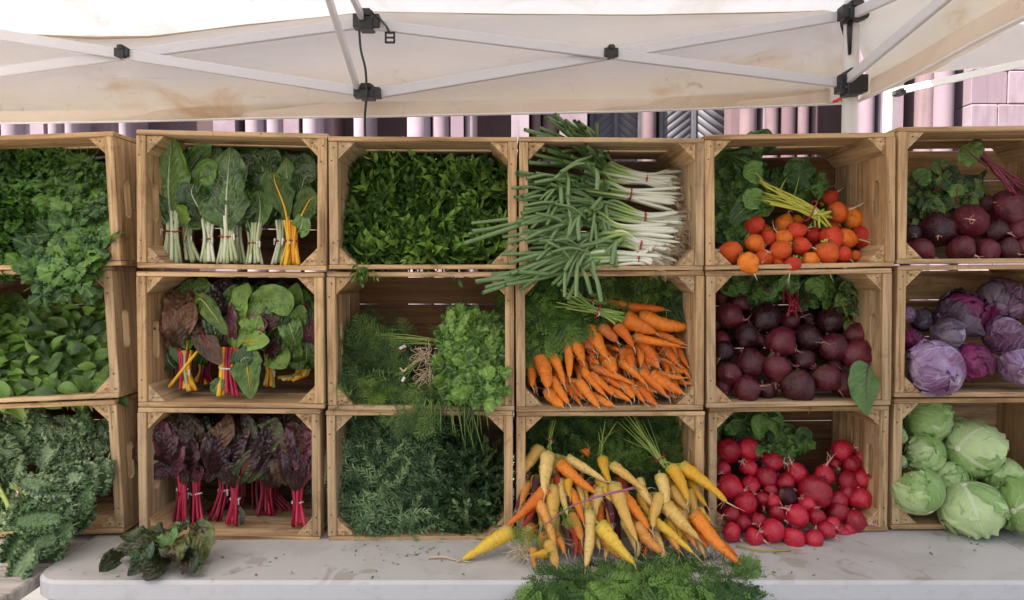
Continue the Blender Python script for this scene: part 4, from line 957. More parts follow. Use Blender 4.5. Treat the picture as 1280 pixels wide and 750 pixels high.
def carrot(A, B, r, mat, label, group, bend=0.03, blunt=False, tip=0.25, hairs=2, cat='carrot', name='carrot', stub=True):
    sd = random.randint(0, 9999); rs = np.random.RandomState(sd)
    r *= .9; g, cen, ax, rad = carrot_geo(A, B, r, bend, blunt, sd); A = Vector(A)
    V, T, U = g.arr(); g2 = G().add(V - np.array(A), T, U)
    o = link(name, mesh(name, g2, mat), loc=A); tag(o, label, cat, group)
    L = np.linalg.norm(cen[-1] - cen[0]); gt = G(); p = cen[-1].copy(); d = ax.copy(); pts = [p - d * 0.002]
    for i in range(6): d = unit(d + rs.randn(3) * 0.22 + (0, 0, -0.08)); p = p + d * (tip * L / 6); pts.append(p)
    tube(gt, np.array(pts) - np.array(A), np.linspace(1, .1, 7) * min(0.0022, r * 0.14), 5)
    for h in range(hairs):
        k = rs.randint(8, 24); q = cen[k] + unit(rs.randn(3) + (0, -1.2, 0)) * rad[k] * 0.9; dv = unit(rs.randn(3) + ax + (0, -.6, 0)); hp = [q]
        for i in range(5): dv = unit(dv + rs.randn(3) * 0.4 + (0, 0, -.12)); q = q + dv * rs.uniform(.004, .010); hp.append(q)
        tube(gt, np.array(hp) - np.array(A), np.linspace(.0007, .0003, 6), 4)
    link('root_tip', mesh('root_tip', gt, M['root_pale']), o)
    if stub:
        gs = G()
        for i in range(4):
            q = cen[0] + unit(rs.randn(3)) * r * 0.2; tube(gs, [np.array(q) - np.array(A) + ax * 0.003, np.array(q) - np.array(A) - ax * rs.uniform(.004, .012) + rs.randn(3) * .002], [r * .16, r * .10], 5)
        link('stalk_stub', mesh('stalk_stub', gs, M['st_green']), o)
    return o
def dirword(A, B):
    dx, dz = B[0] - A[0], B[2] - A[2]
    if abs(dx) < abs(dz) * .4: return 'downwards'
    if abs(dz) < abs(dx) * .4: return 'sideways'
    return 'down to the right' if dx > 0 else 'down to the left'
# orange carrots, zoom (640,340)
Z1 = lambda x, y: (640 + .24 * x, 340 + .24 * y)
OC = [(480, 146, 640, 152, 18, .05, 0), (480, 160, 720, 200, 26, .03, 0), (600, 180, 800, 195, 29, .01, 1), (795, 182, 892, 196, 19, .03, 0), (500, 258, 548, 300, 18, .02, 0), (655, 232, 915, 290, 46, 0, 1), (580, 240, 750, 318, 48, -.015, 0), (545, 275, 635, 392, 34, -.02, 0),
      (460, 282, 548, 362, 34, 0, 1), (628, 338, 885, 390, 28, -.012, 0), (770, 325, 905, 380, 26, .01, 0), (690, 382, 760, 468, 32, 0, 1), (665, 392, 672, 482, 28, .01, 1), (612, 420, 625, 500, 33, 0, 1), (705, 435, 768, 500, 28, 0, 1), (430, 328, 497, 450, 42, -.01, 0), (368, 345, 425, 405, 36, 0, 1),
      (390, 310, 420, 326, 19, 0, 1), (312, 352, 370, 466, 37, -.005, 1), (275, 355, 300, 552, 29, -.005, 1), (195, 380, 215, 470, 29, .005, 1), (215, 462, 275, 592, 29, -.005, 0), (152, 482, 188, 606, 43, -.012, 1), (97, 500, 105, 598, 27, 0, 1), (112, 590, 130, 628, 17, .01, 0), (205, 640, 265, 702, 36, -.012, 1), (232, 590, 295, 686, 29, -.015, 1),
      (288, 592, 310, 642, 21, 0, 1), (290, 570, 372, 592, 18, 0, 0), (338, 500, 352, 556, 21, .01, 1), (365, 480, 402, 582, 22, .005, 0), (372, 602, 452, 702, 30, -.015, 1), (400, 540, 492, 650, 25, -.005, 0), (448, 658, 527, 695, 27, -.015, 1), (438, 560, 532, 640, 26, -.005, 1), (530, 630, 618, 672, 26, -.012, 0), (485, 525, 642, 590, 21, -.01, 0),
      (495, 460, 535, 520, 45, -.01, 1), (418, 500, 470, 515, 31, .0, 1), (400, 452, 446, 470, 28, .005, 1), (505, 400, 558, 408, 21, .01, 1), (500, 560, 568, 602, 25, -.005, 1), (578, 588, 634, 655, 31, -.012, 1), (598, 500, 696, 582, 26, -.005, 0), (640, 600, 692, 682, 22, -.005, 0), (665, 600, 742, 622, 21, .0, 0), (690, 632, 752, 695, 30, -.015, 1),
      (705, 550, 802, 642, 32, -.008, 0), (768, 560, 890, 632, 37, -.014, 1), (800, 632, 862, 652, 19, .01, 0), (785, 540, 898, 552, 23, .0, 0), (870, 490, 928, 552, 23, .005, 0), (812, 405, 866, 482, 29, .005, 1), (880, 420, 916, 492, 26, .01, 0), (755, 390, 796, 422, 16, .02, 0), (765, 432, 826, 446, 16, .015, 0), (770, 460, 842, 482, 19, .005, 0),
      (798, 480, 812, 526, 23, 0, 1), (838, 490, 846, 526, 17, 0, 1), (692, 480, 722, 542, 26, .005, 0), (918, 520, 936, 597, 19, .01, 0), (868, 570, 937, 582, 19, .005, 0), (325, 580, 355, 622, 19, .005, 1), (318, 630, 362, 692, 18, -.005, 0), (560, 470, 600, 520, 22, .015, 0), (650, 520, 700, 570, 20, .02, 0), (560, 545, 620, 600, 20, .02, 0), (470, 590, 520, 640, 20, .02, 1), (740, 520, 790, 560, 20, .02, 0), (880, 340, 915, 400, 20, .03, 0)]
OL = {2: 'long blunt orange carrot at the top of the bunch', 3: 'short thin carrot sticking out at the top right', 5: 'thickest orange carrot, blunt ended, lying on top at the right', 6: 'thick tapered orange carrot right under the red band', 7: 'stout carrot of the bunch pointing down, pale root hairs at its tip', 9: 'long slim orange carrot lying below the thick pair', 16: 'brownish carrot near the upper left of the heap', 8: 'dusky blunt carrot left of the bunched ones',
      19: 'long carrot hanging down the left side of the heap', 22: 'fat orange carrot at the left by the fronds', 23: 'carrot squeezed against the left board', 25: 'stubby carrot at the front left corner', 37: 'fat carrot pointing straight out of the middle of the heap', 46: 'blunt carrot at the front edge, right of centre', 48: 'thick carrot lying low at the front right', 31: 'carrot curving over the front edge left of centre', 33: 'short blunt carrot on the front edge at the centre'}
rows = auto_rows([((a + c) / 2, (b + d) / 2) for a, b, c, d, *_ in OC], 6)
for i, (x0, y0, x1, y1, r, dy, bl) in enumerate(OC):
    (u0, v0), (u1, v1) = Z1(x0, y0), Z1(x1, y1)
    s = lambda v: slope(v, 508, 372, -0.005, 0.12) + dy
    L = math.hypot(u1 - u0, v1 - v0); k = max(0.0, (26 - L)) * 0.0022
    A, B = P(u0, v0, s(v0) + k), P(u1, v1, s(v1) - 0.006)
    if not 0 <= i <= 9: A = A + (A - B) * .30 + Vector((0, .022, 0))
    rw, od = rows[i]; thick = 'thick' if r > 34 else ('thin' if r < 21 else 'orange')
    lb = OL.get(i) or f"{thick} carrot pointing {dirword(A, B)}, {od} from left in {rw} row of orange carrots"
    carrot(A, B, r * .24 * pxm(s(v0)) * 1.02, M['c_brown'] if i in (8, 16) else M['c_orange'], lb, 'orange carrots heaped in the crate', rnd(-.05, .05), bool(bl), rnd(.12, .35), 3)
# ORMID: slim carrots between the large ones
mid = []
while len(mid) < 26:
    x, y = rnd(200, 900), rnd(400, 650)
    if not (y < 470 and x < 400): mid.append((x, y))
for (x, y), (rw, od) in zip(mid, auto_rows(mid, 4)):
    u, v = Z1(x, y); yy = slope(v, 508, 372, -.005, .12) + .012; an = rnd(-.5, 1.0) + (1.2 if x < 500 else .6); L = rnd(18, 27); du, dv = L * math.cos(an), L * abs(math.sin(an)) * .8 + 4
    carrot(P(u - du * .6, v - dv * .6, yy + .03), P(u + du * .4, v + dv * .4, yy - .004), rnd(4.6, 6.2) * pxm(yy), M['c_orange'], f'slim orange carrot between larger ones, {od} from left in the {rw} row of slim ones', 'slim orange carrots in the crate', rnd(-.06, .06), random.random() < .4, .25, 3)
# ORFILL
for k in range(26):
    x, y = rnd(130, 900), rnd(400, 640)
    if y < 480 and x < 320: continue
    u, v = Z1(x, y); yy = slope(v, 508, 372, -.005, .12) + .045; L = rnd(14, 24)
    carrot(P(u, v - L * .6, yy + .05), P(u + rnd(-8, 10), v + L * .4, yy), rnd(6, 8) * pxm(yy), M['c_orange'], 'orange carrot deep in its heap, only a bit of it showing', 'orange carrots deep in the heap', .02, True, .2, 1, stub=False)
# coloured carrots: zoom (576,540) and (704,540)
Z2 = lambda x, y: (576 + .24 * x, 540 + .24 * y)
RC = [('P', 420, 80, 310, 235, 36, 0, 'cream carrot at the top left pointing down to the left'), ('P', 455, 110, 435, 335, 41, -.02, 'thick cream carrot hanging straight down under the left tie'), ('O', 505, 155, 708, 320, 33, -.02, 'bright orange carrot slanting down across the upper heap'), ('P', 545, 138, 755, 258, 31, -.005, 'cream carrot slanting above the bright orange one'),
      ('O', 640, 120, 670, 90, 30, .03, 'rosy orange carrot crown peeping out at the top'), ('Y', 735, 130, 780, 270, 29, 0, 'yellow knobbly carrot at the top centre with roots'), ('P', 780, 165, 985, 330, 28, 0, 'long bent cream carrot at the right top of the middle group'), ('P', 945, 285, 1000, 385, 31, .0, 'short cream carrot lying under the bent one'), ('U', 405, 240, 365, 345, 31, .01, 'dark purple carrot beside the thick cream one'),
      ('U', 352, 215, 318, 255, 25, .02, 'small dark purple carrot tip under the top left cream carrot'), ('U', 345, 320, 285, 410, 21, .02, 'thin purple carrot pointing to the left post'), ('O', 415, 335, 235, 490, 34, -.03, 'bright orange carrot pointing down to the left over the crate edge'), ('Y', 275, 510, 5, 665, 44, -.02, 'big yellow carrot lying on the table, tip to the left'), ('T', 402, 395, 490, 600, 36, -.02, 'tan orange carrot hanging in the left of the heap'),
      ('P', 480, 335, 482, 500, 41, -.012, 'cream carrot below the thick hanging one'), ('Y', 562, 250, 570, 340, 26, -.012, 'small bright yellow carrot in the upper middle'), ('P', 525, 290, 555, 430, 29, 0, 'pale yellow carrot behind the small yellow one'), ('R', 500, 225, 507, 330, 21, .01, 'red carrot showing between cream carrots near the top'), ('Y', 485, 265, 470, 315, 20, .02, None), ('P', 610, 280, 637, 395, 23, 0, None), ('P', 645, 300, 662, 390, 19, .01, None),
      ('O', 585, 345, 640, 470, 27, -.015, 'small orange carrot in the middle crossed by the purple stem'), ('T', 590, 465, 630, 565, 29, -.01, None), ('P', 722, 330, 700, 435, 29, 0, None), ('Y', 740, 280, 785, 365, 36, .01, 'yellow carrot under the knobbly one'), ('U', 780, 365, 790, 480, 36, .01, 'dark purple carrot with a red tip in the centre'), ('P', 820, 335, 920, 570, 39, -.02, 'long cream carrot hanging right of the centre'), ('O', 862, 365, 985, 510, 39, -.01, 'thick orange carrot in the right centre'),
      ('Y', 722, 480, 905, 690, 44, -.035, 'biggest bright yellow carrot in the front centre'), ('P', 670, 470, 652, 705, 33, -.025, 'cream carrot hanging down to the green tops in front'), ('P', 865, 500, 908, 615, 28, 0, None), ('T', 945, 520, 1050, 632, 39, -.015, 'tan carrot at the front right of centre'), ('P', 1040, 370, 1000, 500, 34, -.02, 'cream carrot pointing down left under the right bunch'), ('U', 940, 560, 950, 635, 23, .01, 'purple carrot stub low in the right centre'), ('T', 750, 580, 862, 680, 31, -.005, None),
      ('R', 592, 530, 597, 645, 21, -.01, None), ('U', 548, 510, 560, 610, 26, .005, 'dark purple carrot low in the left half'), ('T', 490, 530, 542, 632, 27, -.01, None), ('P', 468, 610, 500, 702, 36, -.03, 'blunt cream carrot at the bottom left with green tops below'), ('Y', 450, 630, 360, 640, 26, -.045, 'small curled yellow carrot at the front left'), ('T', 378, 640, 386, 700, 22, -.03, None), ('Y', 660, 400, 672, 475, 27, .005, None), ('P', 708, 530, 725, 612, 23, -.005, None), ('R', 625, 560, 632, 645, 21, 0, None), ('R', 368, 420, 322, 500, 25, -.01, 'red orange carrot under the bright orange left one'),
      ('P', 1038, 225, 1074, 425, 35, -.01, 'yellowish carrot, leftmost of the right tied bunch'), ('Y', 1095, 180, 1185, 358, 39, -.02, 'bright yellow carrot in the middle of the right tied bunch'), ('M', 1135, 172, 1390, 370, 36, -.015, 'orange yellow carrot, rightmost of the tied bunch, long root tip'), ('P', 1125, 325, 1185, 405, 36, 0, 'short cream carrot with bearded roots below the tied bunch'), ('P', 1105, 425, 1240, 558, 40, -.02, 'thick cream carrot at the right with hairy tip'), ('M', 1212, 285, 1282, 388, 23, .01, 'small yellow carrot beside the right crate post'),
      ('Y', 1025, 490, 1215, 635, 27, -.01, 'slim yellow carrot with long thin tail at the front right'), ('O', 1265, 480, 1468, 695, 42, -.025, 'large orange carrot at the far right pointing to the table'), ('O', 1235, 510, 1285, 605, 29, 0, None), ('T', 1090, 545, 1135, 615, 26, 0, None), ('T', 1075, 255, 1130, 315, 23, .02, None), ('U', 1090, 280, 1105, 320, 21, .025, None), ('T', 1185, 540, 1222, 595, 24, 0, None), ('M', 1262, 430, 1305, 472, 26, .005, None), ('O', 1270, 540, 1445, 650, 24, .0, 'slim orange carrot behind the large one at the far right')]
CW_ = {'P': ('c_pale', 'cream'), 'Y': ('c_yellow', 'yellow'), 'O': ('c_orange', 'orange'), 'U': ('c_purple', 'purple'), 'T': ('c_tan', 'tan'), 'R': ('c_red', 'red'), 'M': ('c_yellow', 'yellow')}
rows = auto_rows([((a[1] + a[3]) / 2, (a[2] + a[4]) / 2) for a in RC], 6)
s43 = lambda v: slope(v, 705, 552, -0.185, 0.075)
for i, (c, x0, y0, x1, y1, r, dy, lb) in enumerate(RC):
    (u0, v0), (u1, v1) = Z2(x0, y0), Z2(x1, y1); m, wd = CW_[c]
    ya, yb = s43(v0) + dy, s43(v1) + dy - 0.004
    if i == 12: ya, yb = -.10, -.115
    A, B = P(u0, v0, ya), P(u1, v1, yb); rr = r * .24 * pxm(ya)
    if v0 > 600 and i not in (12, 28, 39): A = A + (A - B) * .22 + Vector((0, .02, 0))
    if B.z < 0.752 + rr * 0.25: B = PZ(u1, v1, 0.752 + rr * 0.25)
    rw, od = rows[i]
    lb = lb or f"{wd} carrot half covered by others, {od} from left in {rw} row of coloured carrots"
    carrot(A, B, rr, M[m], lb, 'coloured carrots spilling from the crate', rnd(-.06, .06), c in 'T' or i in (29, 38), rnd(.15, .4), 4)
mid = []                               # MOREC: the middle layer of the heap
while len(mid) < 30:
    x, y = rnd(300, 1250), rnd(330, 640)
    if not (y < 380 and x > 850): mid.append((x, y))
mrow = auto_rows(mid, 4)
for (x, y), (rw, od) in zip(mid, mrow):
    c = random.choice('PYTOYOPTYU'); u, v = Z2(x, y); yy = s43(v) + .022; dx = (x - 720) / 500 * 60 + rnd(-40, 40); L = rnd(130, 190); (u0, v0), (u1, v1) = Z2(x - dx * .5, y - L * .55), Z2(x + dx * .5, y + L * .45)
    A, B = P(u0, v0, s43(v0) + .03), P(u1, v1, s43(v1) + .018)
    if B.z < .765: B.z = .765
    carrot(A, B, rnd(26, 34) * .24 * pxm(yy), M[CW_[c][0]], f"partly covered {CW_[c][1]} carrot, {od} from left in the {rw} row of those underneath", 'coloured carrots in the middle of the heap', rnd(-.06, .06), False, .3, 3)
for k in range(26):                    # carrots underneath, which fill the gaps of the heap
    u, v = rnd(665, 875), rnd(590, 685)
    if u > 800 and v < 630 and rnd(0, 1) < .7: continue
    y = s43(v) + 0.055; L = rnd(20, 32); c = random.choice('PYTOUPR'); A, B = P(u, v - L, y + .02), P(u + rnd(-10, 14), v + L * .6, y)
    if B.z < 0.77: B.z = 0.77; A.z = max(A.z, 0.79)
    carrot(A, B, rnd(6, 8.5) * pxm(y), M[CW_[c][0]], CW_[c][1] + ' carrot almost buried under the other coloured carrots', 'coloured carrots buried in the heap', rnd(-.05, .05), False, .2, 1, stub=False)

# ------------------------------------------------------------------ cabbages
def cab_leaf(seed, az, wide, reach, r, flare, tall):
    rs = np.random.RandomState(seed); nu, nv = 31, 33; V = []; U = []
    for j in range(nv):
        t = j / (nv - 1); pol = math.pi - reach * t               # polar angle from +z; the stem end is at -z
        for i in range(nu):
            s = 2 * i / (nu - 1) - 1
            wdt = wide * (0.30 + 0.70 * math.sin(math.pi * min(1, t * 0.85 + 0.12))) * (1 + .07 * math.sin(t * 23 + seed) + .05 * math.sin(t * 47 + seed * 2))
            az_ = az + s * wdt / max(0.35, math.sin(pol)) if False else az
            # great-circle style: start on the midrib then move sideways
            mp = np.array((math.sin(pol) * math.cos(az), math.sin(pol) * math.sin(az), math.cos(pol)))
            sd = np.array((-math.sin(az), math.cos(az), 0.0)); a = s * wdt
            d = mp * math.cos(a) + sd * math.sin(a)
            e = max(abs(s) ** 3 * min(1, t * 2.5), t ** 7)
            rib = max(0, 1 - abs(s) / .10) * (1 - .6 * t) + .55 * max(0, 1 - abs(((t - abs(s) * .55) * 5.5 + .3 * wob((s, t, seed), 3)) % 1 - .5) / .16) * max(0, 1 - abs(s)) * min(1, abs(s) * 6)
            rr = r * (1 + flare * e + 0.014 * wob(d, 4.0, seed % 4) + 0.006 * wob(d, 13.0, seed % 3) + 0.05 * e * math.sin(s * 9 + t * 14 + seed) + 0.02 * rib)
            p = d * rr; p[2] *= tall; V.append(p); U.append((0.5 + 0.5 * s, t))
    g = G(); g.add(V, grid_tris(nu, nv), U); return g
def cabbage(u, v, rpx, y, stem, label, cat, group, mats, heart, name, nleaf=8, tall=0.95, flare=0.05, seed=0, open_leaf=None):
    """stem = picture direction of the cut stem end (du, dv, dy)"""
    r = rpx * pxm(y); c = P(u, v, y); d = Vector((stem[0], stem[2], -stem[1])).normalized()
    Mx = orient(d.cross(Vector((0.3, 0.9, 0.2 + seed * .1))), -d, c, r)
    g = G(); nu, nv = 20, 14; V = []; U = []
    for j in range(nv):
        a = -math.pi / 2 + math.pi * j / (nv - 1)
        for i in range(nu):
            th = 2 * math.pi * i / nu; q = np.array((math.cos(a) * math.cos(th), math.cos(a) * math.sin(th), math.sin(a) * tall)); V.append(q * 0.93 * (1 + 0.02 * wob(q, 3, seed % 4))); U.append((i / nu * 2 % 1, j / (nv - 1)))
    g.add(V, grid_tris(nu, nv, True), U)
    o = link(name, mesh(name, g, heart), M=Mx); tag(o, label, cat, group)
    rs = np.random.RandomState(seed + 5)
    for k in range(nleaf):
        az = k * 2.4 + rs.rand() * 0.5; q = k / max(1, nleaf - 1)
        lf = cab_leaf(seed * 13 + k, az, rs.uniform(0.95, 1.25), rs.uniform(2.45, 2.95) - 0.5 * q, 0.945 + 0.085 * q, flare * (0.6 + 1.2 * q) + (open_leaf[1] if open_leaf and k in open_leaf[0] else 0), tall)
        link('leaf', mesh('leaf', lf, mats[0] if k % 3 else mats[-1]), o)
    g = G(); tube(g, [(0, 0, -0.90 * tall), (0, 0, -1.02 * tall), (0, 0, -1.04 * tall)], [0.13, 0.12, 0.09], 12); link('stem', mesh('stem', g, M['cab_white']), o)
    return o
Z9 = lambda x, y: (1100 + .2532 * x, 490 + .2532 * y)
CB = [(232, 132, 112, .14, (-60, -20, -10), 0, 'dark green cabbage at the top left of the cabbage crate'), (218, 305, 104, .115, (90, 10, -20), 0, 'round pale cabbage in the second row at the left'), (460, 285, 132, .10, (-110, -20, -50), 1, 'green cabbage with a loose dark outer leaf peeling off'), (188, 492, 120, .04, (30, 90, -70), 0, 'pale cabbage at the front left, cut stem towards the table'),
      (345, 440, 96, .09, (0, -20, 60), 0, 'pale cabbage squeezed in the middle behind the front one'), (452, 580, 150, -.05, (-40, -120, 0), 0, 'biggest cabbage, resting on the table in front of its crate'), (605, 428, 108, .09, (80, -30, 20), 0, 'pale cabbage behind the right front one'), (720, 570, 122, .0, (-110, 0, -60), 1, 'cabbage with thick white ribs at the picture edge'), (92, 215, 42, .13, (-40, 10, 0), 0, 'small pale cabbage hidden by the left post, upper'), (98, 345, 36, .11, (-40, 10, 0), 0, 'small pale cabbage hidden by the left post, lower'),
      (800, 330, 110, .15, (40, 20, 0), 0, 'pale cabbage beyond the picture edge')]
for i, (x, y, r, yy, st, op, lb) in enumerate(CB[:10]):
    u, v = Z9(x, y)
    if i == 5: yy = PZ(u, 671, 0.75).y + 0.02; 
    cabbage(u, v, r * .2532, yy, st, lb, 'cabbage', 'green cabbages in the bottom right crate', (M['cab'], M['cab_dark']) if i in (0, 2) else (M['cab'], M['cab']), M['cab'], 'green_cabbage', 8, rnd(.88, .96), .04, i + 3, ((6, 7), .13) if op else None)
Z8 = lambda x, y: (1100 + .24 * x, 330 + .24 * y)
RB = [(285, 545, 142, .01, (140, -45, -30), ('rcab_pale', 'rcab_pale'), 'large lilac cabbage at the front with its pale cut stem'), (430, 250, 122, .13, (0, 60, 80), ('rcab_grey', 'rcab_mag'), 'greyish red cabbage with a magenta patch in the upper row'), (630, 192, 118, .15, (60, -60, 60), ('rcab_grey', 'rcab'), 'dark dull red cabbage at the top right'), (650, 372, 112, .08, (-60, 60, 40), ('rcab', 'rcab_pale'), 'purple cabbage with pale ribs in the right middle'),
      (482, 510, 98, .06, (-20, -90, 40), ('rcab_mag', 'rcab_mag'), 'shiny magenta cabbage behind the lilac front one'), (172, 402, 60, .12, (-30, 20, 0), ('rcab_mag', 'rcab'), 'small magenta cabbage against the left board'), (140, 262, 42, .16, (-30, 0, 0), ('rcab_pale', 'rcab'), 'pale cabbage edge behind the left board'), (735, 530, 104, .03, (20, 90, -30), ('rcab', 'rcab_pale'), 'pale purple cabbage at the right front'), (222, 292, 58, .16, (0, -20, 40), ('rcab_grey', 'rcab_grey'), 'small dark cabbage at the back left'), (355, 370, 92, .085, (-60, -30, 50), ('rcab_grey', 'rcab_pale'), 'cabbage with loose wilted grey leaves in the centre')]
for i, (x, y, r, yy, st, mt, lb) in enumerate(RB):
    u, v = Z8(x, y); cabbage(u, v, r * .24, yy, st, lb, 'red cabbage', 'red cabbages in the right crate', tuple(M[m] for m in mt), M[mt[-1]], 'red_cabbage', 7, rnd(.88, 1.0), .05, i + 21, ((5, 6), .16) if i in (1, 9, 3) else None)
# ------------------------------------------------------------------ leaves
def blade(g, spine, nrm, widths, fold=0.15, ruffle=0.0, freq=9.0, pucker=0.0, nu=9, seed=0, curl=0.0, u0=0.0, u1=1.0):
    """a leaf blade along a spine; nrm = which way its face looks; curl rolls the edges back"""
    sp = np.asarray(spine, float); n = len(sp); T = np.gradient(sp, axis=0); T /= np.maximum(np.linalg.norm(T, axis=1, keepdims=True), 1e-9)
    nrm = np.asarray(nrm, float); nrm = np.broadcast_to(nrm, (n, 3)); ph = (seed * 1.7) % 6.28
    V = []; U = []; L = np.r_[0, np.cumsum(np.linalg.norm(np.diff(sp, axis=0), axis=1))]; Lt = L[-1]; L = L / Lt
    for i in range(n):
        sd = unit(np.cross(T[i], nrm[i])); nn = np.cross(sd, T[i]); w_ = widths[i]
        for k in range(nu):
            s = 2 * k / (nu - 1) - 1; a = abs(s); f = fold * a
            p = sp[i] + sd * (s * w_ * math.cos(f + curl * a)) + nn * (w_ * a * math.sin(f) - w_ * curl * a * a * .6)
            rf = ruffle * w_ * a ** 2 * math.sin(L[i] * freq + ph + (1.9 if s > 0 else 0)) + 0.45 * ruffle * w_ * a ** 4 * math.sin(L[i] * freq * 2.7 + ph * 2 + s)
            cell = abs(math.sin(math.pi * ((L[i] - .30 * a) * 8.5 + (.5 if s > 0 else 0) + seed))) * abs(math.sin(a * 5.5 + L[i] * 4 + seed))
            pk = pucker * w_ * (1 - a ** 4) * (1.9 * cell * min(1, a * 4) + 0.9 * wob((L[i] * 9, s * 3.2, seed), 1.3, seed % 4) * (0.25 + a) + .35 * wob((L[i] * 26, s * 9, seed), 1.3, seed % 3))
            V.append(p + nn * (rf + pk)); U.append((0.5 + 0.5 * s, u0 + (u1 - u0) * L[i]))
    return g.add(V, grid_tris(nu, n), U)
def prof(kind, t):
    t = np.asarray(t, float)
    if kind == 'ovate': return np.sin(math.pi * np.clip(t, 0, 1) ** 0.72) ** 0.9
    if kind == 'lance': return np.sin(math.pi * t ** 0.8) ** 1.15
    if kind == 'chard': return np.clip(np.sin(math.pi * (0.04 + 0.96 * t ** 0.95)) ** 0.62, 0, 1) * (0.72 + 0.34 * t * (1 - 0.35 * t))
    if kind == 'beet': return np.sin(math.pi * (0.05 + 0.95 * t ** 0.85)) ** 0.7
    if kind == 'round': return np.sin(math.pi * t ** 0.95) ** 0.5
def leaf_geo(L, W, kind='ovate', bend=0.3, fold=0.25, ruffle=0.0, freq=8, pucker=0.03, nu=5, nv=9, seed=0, twist=0.0):
    t = np.linspace(0.0, 1, nv); a = bend * t
    y = np.cumsum(np.r_[0, np.cos((a[1:] + a[:-1]) / 2 * 1.5)]) * L / (nv - 1); z = -np.cumsum(np.r_[0, np.sin((a[1:] + a[:-1]) / 2 * 1.5)]) * L / (nv - 1)
    sp = np.c_[0.03 * L * np.sin(t * 3 + seed), y, z]; tw = twist * t
    nr = np.c_[np.sin(tw), 0 * t, np.cos(tw)]
    return blade(G(), sp, nr, np.maximum(prof(kind, t) * W / 2, W * 0.02), fold, ruffle, freq, pucker, nu, seed)
def thread(g, pts, wd):
    """thin three-sided stem"""
    return tube(g, pts, np.linspace(wd, wd * 0.5, len(pts)), 3, cap=False)
def fan_leaf(g, outline, M_, cup=0.15, seed=0):
    pts = [(0, 0)] + outline; c = (0.0, 0.45); V = [(c[0], c[1], 0.0)]; U = [(0.5, 0.45)]
    for x, y in pts: V.append((x, y, -cup * (abs(x) ** 1.3) * 1.6 + 0.10 * math.sin(7 * y + seed + 3 * x) - 0.12 * y * y)); U.append((0.5 + 0.5 * x, y))
    A = np.array(M_); V = np.array(V) @ A[:3, :3].T + A[:3, 3]; n = len(pts)
    return g.add(V, [(0, 1 + i, 1 + (i + 1) % n) for i in range(n)], U)
def mirror(h): return [(-x, y) for x, y in h] + [(x, y) for x, y in reversed(h)] if h[-1][0] else [(-x, y) for x, y in h] + [(x, y) for x, y in reversed(h[:-1])]
O_PARS = mirror([(.10, .14), (.30, .26), (.52, .34), (.42, .44), (.58, .56), (.40, .60), (.44, .76), (.26, .74), (.22, .92), (.10, .86), (0, 1.0)])
O_CIL = mirror([(.16, .12), (.44, .26), (.56, .42), (.46, .50), (.56, .64), (.44, .78), (.28, .76), (.24, .92), (.08, .96), (0, .92)])
def at(x, y, z, az, tilt, s):
    return Matrix.Translation((x, y, z)) @ Matrix.Rotation(az, 4, 'Z') @ Matrix.Rotation(tilt, 4, 'X') @ Matrix.Diagonal((s, s, s, 1))
def sprig_parsley(seed, S_=0.055, outline=O_PARS):
    rs = random.Random(seed); g = G(); thread(g, [(0, -S_ * 1.2, -S_ * .3), (0, 0, 0), (0, S_ * .45, 0)], 0.0011)
    for az, dy, s in ((0, .4, .62), (.95, .25, .52), (-.95, .25, .52), (1.5, 0.0, .45), (-1.5, 0.0, .45)):
        fan_leaf(g, outline, at(0, dy * S_, 0, az + rs.uniform(-.2, .2), rs.uniform(-.4, .35), s * S_ * rs.uniform(.85, 1.15)), rs.uniform(.05, .3), rs.random() * 6)
    return g
def sprig_cilantro(seed, S_=0.05): return sprig_parsley(seed, S_, O_CIL)
def sprig_curly(seed, S_=0.036):
    rs = random.Random(seed); g = G()
    for k in range(5):
        c = Vector((rs.uniform(-.5, .5), rs.uniform(0, .9), rs.uniform(-.3, .3))) * S_; n = 14; V = [(0, 0, 0)]; U = [(.5, .4)]; r = S_ * rs.uniform(.28, .42); p = rs.random() * 6
        for q in (0.55, 1.0):
            for i in range(n):
                a = 6.2832 * i / n; V.append((r * q * math.cos(a), r * q * math.sin(a), r * q * q * 0.75 * math.sin(a * 5 + p) + r * .3 * math.sin(a * 2 + p))); U.append((.5 + .4 * math.cos(a), .5 + .4 * math.sin(a)))
        T = [(0, 1 + i, 1 + (i + 1) % n) for i in range(n)]
        for i in range(n):
            a, b = 1 + i, 1 + (i + 1) % n; T += [(a, a + n, b + n), (a, b + n, b)]
        A = np.array(Matrix.Translation(c) @ Matrix.Rotation(rs.uniform(-.9, .9), 4, 'X') @ Matrix.Rotation(rs.uniform(-.9, .9), 4, 'Y'))
        g.add(np.array(V) @ A[:3, :3].T + A[:3, 3], T, U)
    return g
def sprig_mint(seed, S_=0.06):
    rs = random.Random(seed); g = G(); thread(g, [(0, -S_ * .6, 0), (0, S_ * .4, 0), (0, S_ * .8, 0)], 0.0013)
    for k in range(5):
        y = S_ * (0.8 - k * 0.26); a0 = k * 1.57 + rs.uniform(-.2, .2); L = S_ * (0.28 + 0.17 * min(k, 3)) * rs.uniform(.85, 1.15)
        for q in (0, math.pi):
            lf = leaf_geo(L, L * .46, 'lance', rs.uniform(.1, .5), .35, 0, 8, .03, 3, 6, rs.randint(0, 9))
            Mx = Matrix.Translation((0, y, 0)) @ Matrix.Rotation(a0 + q, 4, 'Y') @ Matrix.Rotation(-(0.35 + .28 * k) + rs.uniform(-.15, .15), 4, 'X').inverted() if False else Matrix.Translation((0, y, 0)) @ Matrix.Rotation(a0 + q, 4, 'Y') @ Matrix.Rotation(0.55 + .2 * min(k, 3) + rs.uniform(-.2, .2), 4, 'X')
            g.merge(lf, Mx)
    return g
